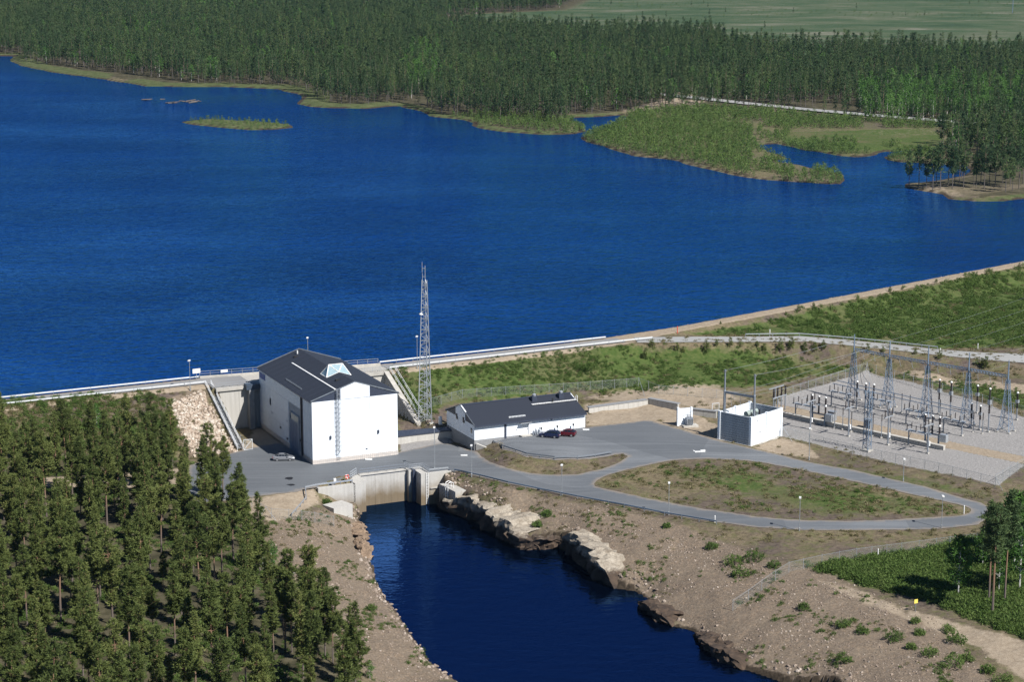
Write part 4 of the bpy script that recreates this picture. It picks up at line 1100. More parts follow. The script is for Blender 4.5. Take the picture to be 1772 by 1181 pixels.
guard_rail('dark curved guard rail round the edge of the car park', [p for p in paved(lot_rail)], 'access road guard rails', m=M['galvd'])
low_rail = [(786,818),(830,827.5),(880,840),(940,852.5),(1000,864.5),(1080,879),(1150,893),(1240,908)]
guard_rail('long dark guard rail between the lower road and the right bank', paved(low_rail), 'access road guard rails', m=M['bluesteel'])
guard_rail('guard rail on top of the stained wall right of the gate pier', [W3(19.0, -16.2, .3), W3(23.2, -16.3, .25)], 'access road guard rails', step=2, m=M['galv'])
guard_rail('guard rail on the parapet left of the tailrace, bending down the bank', G((505,895),(520,878),(530,866)) + [W3(-7.6, -17.0, .1), W3(-5.2, -17.0, .3), W3(2.2, -17.0, .3)], 'access road guard rails', step=2.2, m=M['galv'])

hand_rail('galvanised railing along the lake edge of the intake deck', [W3(-10, 45.75, 9.9), W3(30.5, 41.2, 9.9)], 2.4)
hand_rail('galvanised railing above the pale retaining wall left of the powerhouse', [W3(-9.4, 35.2, 9.36), W3(-.6, 35.2, 9.36)], 1.8)
hand_rail('galvanised railing on the deck edge right of the powerhouse', [W3(12, 35.2, 9.36), W3(30.5, 35.2, 9.36)], 1.8)
hand_rail('thin railing on top of the main stained tailrace wall', [W3(5.6, -12.2, .42), W3(15.4, -12.2, .42)], 1.9, m=M['galvd'])
hand_rail('short railing on the corner of the wall beside the red lifebuoy post', [W3(2.8, -14.2, .3), W3(5.0, -11.9, .3)], 1.2, h=1.5, bars=(1.45, .95, .5), w=.1)
hand_rail('close-set railing round the gate pier', [W3(15.8, -10.8, .4), W3(15.8, -13.4, .4), W3(18.8, -13.6, .4), W3(18.8, -16.8, .4)], .8, h=1.25, bars=(1.2, .8, .45), w=.08)
hand_rail('sloping railing down the dam behind the wing wall', [W3(30.9, 35, 9.4), W3(30.9, 17.4, 2.2)], 1.9, m=M['rail'])
hand_rail('second sloping railing beside the wing wall steps', [W3(32.2, 35, 9.3), W3(32.2, 18, 2.2)], 1.9, m=M['rail'])

# steel stair down the dam left of the powerhouse
stt = thing('steel_stair', 'long galvanised stair running down the rubble slope left of the powerhouse', 'stair', W3(-10.1, 39.0, 9.4), ANG)
dy, dz = -22.0, -9.1
for s in (-.55, .55): MB().bar((s, 0, 0), (s, dy, dz), .12, .3).build('stringer', M['galvd'], stt)
tr_ = MB().box(-.5, -.14, -.03, .5, .14, .03).mesh('tread', M['galv'])
for k in range(48): link('tread', tr_, stt, (0, dy*(k+.5)/48, dz*(k+.5)/48 + .1))
for s in (-.6, .6):
    for h in (.55, 1.05): MB().bar((s, 0, h), (s, dy, dz + h), .09).build('rail_bar', M['rail'], stt)
    pm = MB().box(-.04, -.04, -.1, .04, .04, 1.05).mesh('rail_post', M['rail'])
    for k in range(13): link('rail_post', pm, stt, (s, dy*k/12, dz*k/12))
gt = thing('wire_gate', 'white framed mesh gate at the foot of the long stair', 'gate', W3(-9.5, 16.4, 0.1), ANG)
g_ = MB()
for p, q in (((0,0,0),(0,0,2.3)),((1.9,0,0),(1.9,0,2.3)),((0,0,2.25),(1.9,0,2.25)),((0,0,.1),(1.9,0,.1)),((0,0,.1),(1.9,0,2.25))): g_.bar(p, q, .09)
g_.build('gate_frame', M['rail'], gt); MB().add([(0,0,.1),(1.9,0,.1),(1.9,0,2.25),(0,0,2.25)], [(0,1,2,3)]).build('wire_mesh', M['net'], gt, fix=False)
chain_fence('chain-link fence running up beside the long stair', [W3(-8.9, 34, .3), W3(-9.0, 16.6, .1)], 3.4)

# ---- chain link fences (all posts separate)
S0, S1, S2, S3, S4 = onz([(1352,756),(1345,693),(1500,645),(1772,721),(1900,757)], 1.8)
br = at(1508,664,1.8); br2 = at(1494,664,1.8)
chain_fence('tall chain-link fence closing the switchyard on the side towards the dam', [S1, S2], 3.2, braces=[(S2, br2)])
chain_fence('chain-link fence along the back of the switchyard below the gravel road', [S2, S3, S4], 3.2, braces=[(S2, br)])
fr = onz([(1354,757),(1400,770),(1500,793),(1600,815),(1722,842)], 1.75); fr = [(x, y, gz(x, y)) for x, y, z in fr]
b1_ = at(1371,765,1.8); b2_ = G((1735,850))[0]
chain_fence('long chain-link fence along the front of the switchyard', fr, 3.4, braces=[(fr[0], b1_), (fr[-1], b2_)])
chain_fence('chain-link fence at the right-hand end of the switchyard', G((1722,842),(1772,812),(1830,780)), 3.2)
fb = G((745,705),(800,690),(900,683),(1000,677),(1105,669),(1140,682),(1240,690),(1300,695))
chain_fence('chain-link fence at the foot of the dam behind the long low building', fb, 3.4, h=2.0, braces=[(fb[4], G((1116,687))[0])])
chain_fence('chain-link fence across the right bank, dropping to the tailrace', G((1268,1058),(1295,1040),(1318,1023),(1342,1006),(1365,992),(1390,986),(1422,979),(1482,968),(1560,958),(1620,950),(1690,941)), 3.2, h=1.9)
cf = G((400,868),(436,878),(452,890),(470,898),(500,900))
chain_fence('chain-link fence on the pale bank between the pines and the parapet rail', cf + G((545,905),(578,912)), 3.0, h=2.0, braces=[(G((460,895))[0], G((478,902))[0]), (G((460,895))[0], G((449,898))[0])])

# ================================================================== LAMP POSTS
def lamp_post(label, x, y, z, h, arm=.0):
    t = thing('lamp_post', label, 'lamp post', (x, y, z), rnd.uniform(-.2, .2), 'lamp posts')
    MB().lathe((0, 0, 0), [(.13, -.3), (.13, .6), (.075, .75), (.055, h)], 8).build('pole', M['pole'], t)
    hd = MB().box(-.2, -.55, h - .05, .2, .25, h + .16).build('lamp_head', M['lamp'], t)
    MB().box(-.16, -.5, h - .08, .16, .1, h - .05).build('lamp_lens', M['lightglass'], hd)
    return t
for (u, v, tv, lb) in [(1157,892,837,'slim lamp post beside the long dark guard rail of the lower road'), (1383,920,863,'lamp post with white head at the near edge of the loop road, mid curve'),
                       (1629,915,861,'lamp post with white head near the tight bend of the loop road'), (972,858,806,'lamp post on the lower road opposite the slope below the car park'),
                       (752,815,741,'thin lamp post beside the gate pier railing'), (816,826,772,'lamp post at the start of the lower road guard rail'),
                       (1400,797,743,'lamp post beside the upper road in front of the switchyard fence'), (1563,834,796,'lamp post beside the upper road, below the middle of the switchyard fence')]:
    p = G((u, v))[0]; d = math.hypot(p[0], p[1])
    lamp_post(lb, p[0], p[1], p[2], (v - tv) * math.hypot(d, H - p[2]) / F / math.cos(math.atan((H - p[2]) / d)))
for (a, b, lb) in [(-14.6, 37.4, 'lamp post on the dam crest by the top of the long stair'), (14.6, 43.6, 'lamp post on the crest rising behind the powerhouse roof'), (37.4, 34.6, 'lamp post on the crest between the powerhouse and the lattice mast')]:
    x, y = W(a, b); lamp_post(lb, x, y, 9.2, 6.4 if a < 0 else 7.6)

# ================================================================== LATTICE STRUCTURES
def lattice(t, h, w0, w1, n, leg_r, br_r, m, z0=0, three=False, ratio=1.0):
    """tapering lattice with separate legs; braces of each face joined into one part per face"""
    k_ = 3 if three else 4
    cs = [(math.cos(math.pi*2*i/k_ + math.pi/k_), math.sin(math.pi*2*i/k_ + math.pi/k_)) for i in range(k_)]
    R = lambda z: (w0 + (w1 - w0) * min(1, (z / h) ** ratio)) / (2 * math.sin(math.pi / k_))
    zs = [h * (i / n) ** 1.0 for i in range(n + 1)]
    for c in cs:
        mb = MB()
        for a, b in zip(zs[:-1], zs[1:]): mb.bar((c[0]*R(a), c[1]*R(a), z0+a), (c[0]*R(b), c[1]*R(b), z0+b), leg_r)
        mb.build('leg', m, t)
    for i in range(k_):
        c, d = cs[i], cs[(i+1) % k_]; mb = MB()
        for j, (a, b) in enumerate(zip(zs[:-1], zs[1:])):
            p, q = (c, d) if (j + i) % 2 else (d, c)
            mb.bar((p[0]*R(a), p[1]*R(a), z0+a), (q[0]*R(b), q[1]*R(b), z0+b), br_r)
            if k_ == 4 and n < 10: mb.bar((q[0]*R(a), q[1]*R(a), z0+a), (p[0]*R(b), p[1]*R(b), z0+b), br_r)
            if j % 2 == 0: mb.bar((c[0]*R(b), c[1]*R(b), z0+b), (d[0]*R(b), d[1]*R(b), z0+b), br_r)
        mb.build('brace', m, t)
    return cs, R
x, y, z = at(737, 733, 1.55)
tw = thing('telecom_mast', 'tall slender galvanised lattice mast with antennas beside the long low building', 'lattice mast', (x, y, z - .1), .35)
cs, R = lattice(tw, 31.5, 3.0, 1.05, 26, .15, .085, M['galv'], .4, three=True)
for c in cs: MB().box(c[0]*R(0)-.5, c[1]*R(0)-.5, -.6, c[0]*R(0)+.5, c[1]*R(0)+.5, .5).build('foundation', M['conc'], tw)
an = MB().tube((.1, 0, 31), (.1, 0, 35), .07).bar((.1, 0, 34.4), (-.55, 0, 34.4), .07).tube((-.55, 0, 33.6), (-.55, 0, 35.8), .06).tube((-.5, 0, 31), (-.5, 0, 33.4), .06).bar((-.5, 0, 32.6), (.1, 0, 32.6), .06)
an.build('antenna', M['galv'], tw)
MB().lathe((-.95, -.2, 24.2), [(.05, 0), (.38, .1), (.42, .35), (.1, .5)], 10).build('dish', M['lamp'], tw)
l = MB()
for s in (-.2, .2): l.bar((s, .15, 1), (s, .15, 31), .05)
for k in range(60): l.bar((-.2, .15, 1 + k*.5), (.2, .15, 1 + k*.5), .04)
l.build('climbing_ladder', M['galv'], tw)
for (u, v, lb, m_) in ((762, 738, 'white cylindrical cabinet post standing right of the lattice mast foot', 1), (776, 731, 'second pale cylinder beside the end of the long low building', 0)):
    x, y, z = at(u, v, 1.6)
    c = thing('cabinet_post', lb, 'cabinet', (x, y, 1.5), 0, 'pale cabinets by the mast')
    MB().lathe((0, 0, .0), [(.42, -.3), (.42, 1.7), (.36, 2.2), (.1, 2.3)], 12).build('body', M['lamp'], c); MB().box(-.3, -.5, .0, .3, -.42, .5).build('plinth', M['black'], c)

# ---- switchyard
SUBROT = math.radians(-42.5)
ins_m = {}
def insulator(t, x, y, z, h, r=.11, n=6, name='insulator'):
    k = (round(h, 2), r, n)
    if k not in ins_m:
        prof = [(r*.75, 0)]
        for i in range(n):
            a = h * (i + .15) / n; prof += [(r*.7, a), (r*1.35, a + h/n*.35), (r*.7, a + h/n*.75)]
        prof += [(r*.8, h)]
        ins_m[k] = MB().lathe((0, 0, 0), prof, 8).mesh(name, M['insul'])
    return link(name, ins_m[k], t, (x, y, z))
def footing(t, x, y, s=.3): MB().box(x-s, y-s, -.4, x+s, y+s, .3).build('foundation', M['conc'], t)
def sub_at(u, v): 
    x, y, z = at(u, v, 1.8); return (x, y, gz(x, y))
mast_lb = ['leftmost', 'second from the left', 'middle', 'second from the right', 'rightmost']
mast_px = [(1475,692,578),(1536,705,590),(1602,725,600),(1672,737,612),(1740,747,625)]
tops = []
for k, (u, v, tv) in enumerate(mast_px):
    p = sub_at(u, v)
    h = (v - tv) / F * math.hypot(p[0], p[1]) / CT ** 2
    t = thing('lattice_tower', f'steel lattice tower of the switchyard portal row, {mast_lb[k]} of the five', 'lattice tower', p, SUBROT + .1, 'portal row lattice towers')
    lattice(t, h * .72, 2.7, .62, 8, .10, .055, M['mast'], .2, ratio=.62)
    MB().tube((0, 0, h * .68), (0, 0, h), .22, .10, 8).build('spire', M['mast'], t)
    for sx in (-1, 1):
        for sy in (-1, 1): footing(t, sx*1.35, sy*1.35, .3)
    mw = t.location; tops.append(Vector((p[0], p[1], p[2] + h * .77)))
for k in range(4):
    a, b = tops[k], tops[k+1]
    t = thing('portal_beam', ['leftmost', 'second', 'third', 'rightmost'][k] + ' lattice beam span of the switchyard portal row', 'portal beam', a, 0, 'portal row beams')
    d = (b - a); dn = d.normalized(); s = Vector((-dn.y, dn.x, 0)) * .28
    P, Q = dn * .3, d - dn * .3
    for o_ in (s + Vector((0,0,.25)), -s + Vector((0,0,.25)), Vector((0,0,-.25))): MB().bar(P + o_, Q + o_, .10).build('chord', M['mast'], t)
    br_ = MB()
    for j in range(12):
        u0, u1 = P + (Q - P) * (j / 12), P + (Q - P) * ((j + 1) / 12)
        br_.bar(u0 + s + Vector((0,0,.25)), u1 - s + Vector((0,0,.25)), .06).bar(u0 + s + Vector((0,0,.25)), u1 + Vector((0,0,-.25)), .06).bar(u0 - s + Vector((0,0,.25)), u1 + Vector((0,0,-.25)), .06)
    br_.build('brace', M['mast'], t)
    # hanging strings and jumper loops
    for j in range(3):
        q = P + (Q - P) * ((j + .5) / 3)
        st_ = MB().tube(q - Vector((0, 0, .3)), q + s * 3 - Vector((0, 0, .75)), .09, .09, 6).build('insulator_string', M['insul'], t)
        pts = [q + s*3 + Vector((0, 0, -.75)) + Vector((s.x * i * .4, s.y * i * .4, -1.5 * math.sin(i / 6 * math.pi * .5) ** 1.5)) for i in range(7)]
        MB().path(pts, .05, 5).build('jumper_cable', M['galv'], t)
# single lattice tower near the front fence
p = sub_at(1500, 780)
t = thing('lattice_tower', 'slim lattice tower standing alone near the front fence of the switchyard', 'lattice tower', p, SUBROT, 'front lattice tower')
lattice(t, 12.5, 1.25, 1.0, 10, .13, .07, M['mast'], .3)
MB().box(-1.0, -1.0, -.4, 1.0, 1.0, .35).build('foundation', M['conc'], t)
MB().tube((0, 0, 12.6), (0, 0, 14.6), .12, .06).build('spire', M['mast'], t)

def t_post(label, u, v, h, armw=3.2):
    t = thing('busbar_support', label, 'busbar support', sub_at(u, v), SUBROT + math.pi / 2, 'T-shaped busbar supports')
    MB().lathe((0, 0, 0), [(.16, .2), (.16, h)], 8).build('pole', M['galvd'], t); footing(t, 0, 0)
    MB().box(-armw/2, -.14, h, armw/2, .14, h + .22).build('arm', M['galv'], t)
    for k in (-1, 0, 1): insulator(t, k * armw * .42, 0, h + .22, 1.5, .12)
    MB().box(.16, -.25, 1.6, .5, .25, 2.6).build('cabinet', M['lamp'], t)
for u, v, h, lb in [(1402,744,6.2,'T-shaped busbar support nearest the concrete transformer enclosure'), (1468,756,6.2,'T-shaped busbar support second from the transformer enclosure'), (1536,771,6.0,'T-shaped busbar support third from the transformer enclosure'), (1605,786,6.0,'T-shaped busbar support at the near end of the low trench wall')]:
    t_post(lb, u, v, h)
def post_insulator(label, u, v, h, hi=1.6, group='slim post insulators'):
    t = thing('post_insulator', label, 'post insulator', sub_at(u, v), 0, group)
    MB().lathe((0, 0, 0), [(.10, .1), (.09, h)], 8).build('pole', M['galvd'], t); footing(t, 0, 0, .22); insulator(t, 0, 0, h, hi, .11)
k = 0
names = ['first', 'second', 'third', 'fourth', 'fifth', 'sixth', 'seventh', 'eighth', 'ninth', 'tenth', 'eleventh', 'twelfth', 'thirteenth', 'fourteenth', 'fifteenth', 'sixteenth']
for (u, v, tv) in [(1444,742,701),(1458,744,702),(1473,748,710),(1510,756,715),(1525,759,714),(1540,763,712)]:
    post_insulator(f'slim post insulator behind the low trench wall, {names[k]} from the enclosure end', u, v, (v - tv) / 8.6 - 1.6, group='post insulators behind the trench wall'); k += 1
for i, (u, v, tv) in enumerate([(1546,718,676),(1560,715,677),(1574,717,680),(1611,728,687),(1626,727,688),(1684,748,711),(1700,751,712)]):
    post_insulator(f'slim post insulator on a tall pole under the portal row, {names[i]} from the left', u, v, (v - tv) / 8.4 - 1.6, group='post insulators under the portal row')
def instrument(label, u, v, tv, group):
    p = sub_at(u, v); h = (v - tv) / 8.15
    t = thing('instrument_transformer', label, 'instrument transformer', p, SUBROT, group)
    MB().lathe((0, 0, 0), [(.15, .1), (.15, h * .42)], 8).build('stand', M['galvd'], t); footing(t, 0, 0, .3)
    insulator(t, 0, 0, h * .42, h * .2, .2, 6); MB().box(-.34, -.34, h * .62, .34, .34, h * .72).build('tank', M['galv'], t)
    insulator(t, 0, 0, h * .72, h * .24, .2, 7); MB().lathe((0, 0, h * .96), [(.24, 0), (.28, .1), (.2, .3), (.02, .38)], 10).build('cap', M['lamp'], t)
for i, (u, v, tv) in enumerate([(1482,707,655),(1497,709,659),(1511,707,661),(1624,717,652),(1644,722,656),(1690,715,663),(1710,748,668),(1759,727,676),(1680,742,696),(1695,744,700)]):
    instrument(f'tall dark instrument transformer with white middle section, {names[i]} from the left in the switchyard', u, v, tv, 'instrument transformers')
def disconnector(label, u, v, h, wide=5.4, group='disconnector frames'):
    t = thing('disconnector', label, 'disconnector', sub_at(u, v), SUBROT, group)
    for s in (-1, 1):
        MB().lathe((s * wide * .42, 0, 0), [(.14, .1), (.14, h)], 8).build('leg', M['galvd'], t); footing(t, s * wide * .42, 0, .28)
        MB().bar((s*wide*.42, -.15, h*.4), (s*wide*.3, 0, h), .08).build('strut', M['galvd'], t)
    MB().box(-wide/2 - .3, -.16, h, wide/2 + .3, .16, h + .22).build('beam', M['bluesteel'], t)
    for k_ in range(3):
        x = (k_ - 1) * wide * .40
        MB().box(x - .12, -1.0, h + .22, x + .12, 1.0, h + .36).build('base_bar', M['galv'], t)
        for y in (-.9, .9): insulator(t, x, y, h + .36, 1.25, .1, 5)
        MB().bar((x, -.9, h + 1.7), (x, .9, h + 1.7), .06).build('blade', M['galv'], t)
for u, v, h, lb in [(1453,706,3.4,'disconnector frame with six dark insulators below the left tower of the portal row'), (1521,719,3.4,'disconnector frame with six dark insulators left of centre in the switchyard'), (1583,738,3.2,'disconnector frame with six dark insulators in the middle of the switchyard'), (1648,752,3.0,'disconnector frame with six dark insulators towards the right of the switchyard'), (1588,775,3.2,'disconnector frame with dark insulators straddling the near end of the trench wall'), (1391,727,3.2,'disconnector frame with dark insulators right of the transformer enclosure')]:
    disconnector(lb, u, v, h)
def breaker(label, u, v):
    t = thing('circuit_breaker', label, 'circuit breaker', sub_at(u, v), SUBROT, 'circuit breakers')
    MB().box(-2.3, -.2, 2.4, 2.3, .2, 2.65).build('beam', M['galvd'], t)
    for s in (-1.6, 1.6): MB().box(s-.14, -.14, .1, s+.14, .14, 2.4).build('leg', M['bluesteel'], t); footing(t, s, 0, .3)
    for k_ in (-1, 0, 1):
        x = k_ * 1.75
        insulator(t, x, 0, 2.65, 1.7, .2, 6); MB().lathe((x, 0, 4.35), [(.26, 0), (.3, .15), (.26, .45)], 10).build('housing', M['lamp'], t); insulator(t, x, 0, 4.8, 1.5, .2, 6); MB().lathe((x, 0, 6.3), [(.24, 0), (.24, .2), (.05, .3)], 10).build('cap', M['lamp'], t)
    MB().box(2.0, -.5, 1.3, 3.6, .5, 2.9).build('drive_box', M['galv'], t)
breaker('three-pole circuit breaker with grey drive box near the transformer enclosure', 1416, 736)
breaker('three-pole circuit breaker with grey drive box at the near end of the switchyard', 1612, 772)
# low trench wall
A_, B_ = Vector(sub_at(1350, 720)), Vector(sub_at(1634, 780))
t = thing('trench_wall', 'long low concrete cable trench wall crossing the switchyard', 'low wall', A_, math.atan2(B_.y - A_.y, B_.x - A_.x))
Lw = (B_ - A_).xy.length; nb = 14
ms = MB().box(.02, -.35, -.4, Lw/nb - .02, .35, .85).mesh('wall_segment', M['wallconc']); cm = MB().box(.01, -.55, .87, Lw/nb - .01, .55, .98).mesh('coping_slab', M['conc'])
for k_ in range(nb): link('wall_segment', ms, t, (Lw/nb*k_, 0, 0)); link('coping_slab', cm, t, (Lw/nb*k_, 0, 0))
for u, v, lb in [(1440,727,'grey switchgear kiosk beside the sandy track, nearest the enclosure'), (1503,741,'grey switchgear kiosk beside the sandy track behind the lone lattice tower')]:
    t = thing('kiosk', lb, 'kiosk', sub_at(u, v), SUBROT, 'switchgear kiosks')
    MB().box(-.8, -.6, 0, .8, .6, 1.9).build('cabinet', M['concd'], t); MB().box(-.9, -.7, 1.92, .9, .7, 2.02).build('roof', M['galv'], t)
# tubular busbars on the back row
for dz_, (u0, v0, u1, v1), lb in ((5.2, (1440,703,1670,757), 'long tubular busbar carried over the disconnector frames'), (5.2, (1448,698,1678,752), 'second tubular busbar behind the first over the disconnector frames')):
    a, b = Vector(at(u0, v0, 1.8)), Vector(at(u1, v1, 1.8)); a.z = b.z = 1.8 + dz_
    o = MB().tube((0, 0, 0), b - a, .09, .09, 8).build('busbar', M['bluesteel'], None); o.location = a
    tag(o, lb, 'busbar', 'tubular busbars')

# ================================================================== TRANSFORMER ENCLOSURE AND PORTAL
EA = Vector(at(1298.5, 772.3, 1.75)); EB = Vector(at(1350, 755.3, 1.75)); EC = Vector(at(1244, 761, 1.75))
er = math.atan2((EB - EA).y, (EB - EA).x); EW = (EB - EA).xy.length; ED = (EC - EA).xy.length; EH = 6.1
en = thing('transformer_enclosure', 'open-topped white concrete transformer enclosure with ribbed grey side', 'enclosure', EA, er)
NX = EW; NY = ED
c_ = (.05, -.5)
for x, y in ((0, 0), (NX*.52, 0), (NX, 0), (0, NY), (NX*.52, NY), (NX, NY)): MB().box(x-.3, y-.3, -.5, x+.3, y+.3, EH + .15).build('column', M['white'], en)
for (x0, x1) in ((.31, NX*.52-.31), (NX*.52+.31, NX-.31)): 
    MB().box(x0, -.12, .12, x1, .15, EH).build('wall_panel', M['white'], en); MB().box(x0, NY-.15, .1, x1, NY+.12, EH).build('wall_panel', M['white'], en)
sh = EH / 12
sm_ = MB().box(-.14, .31, .03, .14, NY - .31, sh - .05).mesh('slat', mat('grey_concrete_slat', (.40, .43, .46), .85))
for k_ in range(12): link('slat', sm_, en, (0.0, 0, k_*sh + .05)); link('slat', sm_, en, (NX, 0, k_*sh + .05))
for k_ in range(11): MB().box(-.05, .31, k_*sh + sh - .03, .05, NY-.31, k_*sh+sh+.06).build('slat_joint', M['concd'], en)
MB().box(-.5, -.5, -.6, NX+.5, NY+.5, .1).build('foundation', M['conc'], en)
MB().box(1.8, -.2, 5.0, 2.6, -.12, 5.15).build('name_plate', M['joint'], en)
MB().box(2.2, -.2, 2.4, 4.0, -.12, 2.55).build('name_plate', M['joint'], en)
tf = thing('power_transformer', 'green-grey power transformer standing inside the concrete enclosure', 'transformer', EA, er)
MB().box(NX*.28, NY*.25, .1, NX*.75, NY*.75, 4.6).build('tank', mat('transformer_grey', (.30, .35, .32), .5), tf)
MB().tube((NX*.35, NY*.5, 5.5), (NX*.7, NY*.5, 5.5), .55, .55, 12).build('conservator', bpy.data.materials['transformer_grey'], tf)
for k_ in range(3): insulator(tf, NX*(.36 + .14*k_), NY*.34, 4.6, 1.5, .16, 6, 'bushing')
for k_ in range(8): MB().box(NX*.3 + k_*.6, NY*.78, .6, NX*.3 + k_*.6 + .3, NY*.92, 4.0).build('radiator', M['galvd'], tf)
arr = thing('surge_arrester_set', 'dark surge arresters on a steel frame behind the transformer enclosure', 'surge arresters', sub_at(1338, 716), er)
for k_ in range(4): 
    MB().lathe((k_*1.5, 0, 0), [(.13, 0), (.13, 3.3)], 8).build('stand', M['galvd'], arr); insulator(arr, k_*1.5, 0, 3.6, 1.9, .2, 7)
MB().box(-.4, -.15, 3.32, 4.9, .15, 3.55).build('beam', M['galv'], arr); MB().box(-.3, 1.0, 5.2, 5.4, 1.2, 5.4).build('arm', M['galv'], arr); MB().lathe((2.2, 1.1, 0), [(.15, 0), (.15, 5.2)], 8).build('pole', M['galvd'], arr)
# portal: two poles with a cross beam
PA, PB = EA + (EC - EA) * .96 + (EB - EA) * .12, EA + (EB - EA) * .16 + (EC - EA) * .06
ptl = thing('gantry_portal', 'steel portal of two tall poles with a cross beam rising from the enclosure', 'portal', (PA.x, PA.y, 1.75), math.atan2((PB - PA).y, (PB - PA).x))
gap_ = (PB - PA).xy.length
for x in (0, gap_): MB().lathe((x, 0, 0), [(.30, 0), (.28, 10.4), (.20, 10.6), (.16, 15.0)], 10).build('pole', M['galvd'], ptl); MB().box(x-.3, -.08, 14.6, x+.35, .08, 14.75).build('tip_bracket', M['galv'], ptl)
MB().box(.28, -.18, 9.9, gap_ - .28, .18, 10.35).build('cross_beam', M['galvd'], ptl)
for k_ in range(3):
    x = gap_ * (k_ + .7) / 3.2
    MB().tube((x, .2, 10.1), (x + .5, 1.6, 9.9), .1, .1, 6).build('insulator_string', M['insul'], ptl)
    MB().path([(x, 0, 9.9), (x + .1, -.1, 8), (x + .4, .2, 6.2)], .035, 5).build('dropper_cable', M['galv'], ptl)
# overhead conductors from the portal to the tower row, and on towards the right
def cable(label, a, b, sag, r=.016, group='overhead conductors'):
    a, b = Vector(a), Vector(b); n = 14
    pts = [a.lerp(b, i / n) - a + Vector((0, 0, -sag * 4 * (i / n) * (1 - i / n))) for i in range(n + 1)]
    o = MB().path(pts, r, 5).build('overhead_cable', M['galv'], None, fix=False); o.location = a
    tag(o, label, 'cable', group)
PZ = lambda f: Vector((PA.x, PA.y, 0)).lerp(Vector((PB.x, PB.y, 0)), f)
for k_ in range(3):
    q = PZ((k_ + .7) / 3.2); cable(f'overhead conductor from the portal to the tower row, {["upper", "middle", "lower"][k_]} of the three', (q.x, q.y, 11.9), tops[0].lerp(tops[1], (k_ + .5) / 3), .9)
for k_, q in enumerate((PA, PB)): cable(['thin earth wire from the far portal pole tip to the leftmost tower', 'thin earth wire from the near portal pole tip to the second tower'][k_], (q.x, q.y, 16.6), tops[k_] + Vector((0, 0, 3.2)), .6, .022, 'earth wires')
for k_ in range(6):
    a = tops[k_ * 4 // 6].lerp(tops[k_ * 4 // 6 + 1], (k_ * 4 / 6) % 1); cable(f'overhead line conductor leaving the tower row towards the upper right, {names[k_]} from the left', a, a + Vector((75, 62, 9)), 1.6, .010, 'outgoing line conductors')

# fire wall with auxiliary transformer left of the enclosure
FA = Vector(at(1172, 737, 2.2))
fw = thing('fire_wall', 'short white concrete fire wall left of the transformer enclosure', 'wall', FA, .3)
for k_ in range(5): MB().box(.32, -.15, k_*.75 + .02, 3.0, .15, k_*.75 + .74).build('wall_plank', M['white'], fw)
MB().box(-.1, -.3, -.4, .3, .3, 4.0).build('column', M['white'], fw); MB().box(3.02, -.3, -.4, 3.4, .3, 3.9).build('column', M['white'], fw)
ax = thing('auxiliary_transformer', 'small grey auxiliary transformer on a slab in front of the white fire wall', 'transformer', at(1190, 738, 2.2), .3)
MB().box(-1.2, -.8, -.3, 2.2, 1.0, .25).build('slab', M['conc'], ax); MB().box(-.4, -.4, .25, 1.1, .6, 1.9).build('tank', M['galvd'], ax)
for k_ in range(5): MB().box(-.35 + k_*.3, -.75, .5, -.25 + k_*.3, -.4, 1.7).build('radiator', M['galv'], ax)
for k_ in range(3): insulator(ax, -.1 + k_*.4, .1, 1.9, .7, .09, 4, 'bushing')
# low parapet walls round the sandy forecourt
for pts, lb, m_ in (([(1018,715),(1120,700)], 'low pale concrete wall running right from the long low building', 0), ([(1122,699),(1174,711)], 'low concrete wall with broad slab top turning towards the fire wall', 0), ([(1196,717),(1240,724)], 'low concrete duct between fire wall and transformer enclosure', 0)):
    a, b = [Vector(gp(u, v)) for u, v in pts]
    t = thing('forecourt_wall', lb, 'low wall', a, math.atan2(b.y - a.y, b.x - a.x), 'forecourt walls'); L_ = (b - a).xy.length; n_ = max(2, int(L_ / 2.4))
    ms = MB().box(.02, -.3, -.8, L_/n_ - .02, .2, 1.15).mesh('wall_segment', M['wallconc']); cm = MB().box(.0, -.4, 1.17, L_/n_ - .01, .9, 1.3).mesh('coping_slab', M['galvd'] if m_ else M['concd'])
    for k_ in range(n_): link('wall_segment', ms, t, (L_/n_*k_, 0, 0)); link('coping_slab', cm, t, (L_/n_*k_, 0, 0))
wg = thing('wire_gate', 'open wire gate frame beside the transformer enclosure', 'gate', G((1232,722))[0], .4)
g_ = MB()
for p, q in (((0,0,0),(0,0,3)),((1.7,0,0),(1.7,0,3)),((0,0,3),(1.7,0,3)),((0,0,.2),(1.7,0,.2)),((0,0,1.5),(1.7,0,1.5))): g_.bar(p, q, .1)
g_.build('gate_frame', M['rail'], wg); MB().add([(0,0,.2),(1.7,0,.2),(1.7,0,3),(0,0,3)], [(0,1,2,3)]).build('wire_mesh', M['net'], wg, fix=False)

# ================================================================== CARS
M['tyre'] = M['black']
M['hub'] = mat('alloy_hub', (.55, .56, .58), .3, .7)
M['carglass'] = mat('car_glass', (.012, .016, .022), .06, 0, .05)
M['lens'] = mat('clear_lens', (.75, .75, .72), .15)
M['taillens'] = mat('red_lens', (.35, .015, .015), .2)
def paint(name, c):
    m = bpy.data.materials.new(name); n, L, b = nodes(m)
    b.inputs['Base Color'].default_value = c + (1,); b.inputs['Metallic'].default_value = .4; b.inputs['Roughness'].default_value = .35; b.inputs['Coat Weight'].default_value = .6
    return m
def loft(secs):
    vs = []; fs = []; n = len(secs[0])
    for s in secs: vs += s
    for i in range(len(secs) - 1):
        for k in range(n): fs.append((i*n+k, i*n+(k+1) % n, (i+1)*n+(k+1) % n, (i+1)*n+k))
    fs += [tuple(range(n - 1, -1, -1)), tuple(range((len(secs)-1)*n, len(secs)*n))]
    return MB().add(vs, fs)
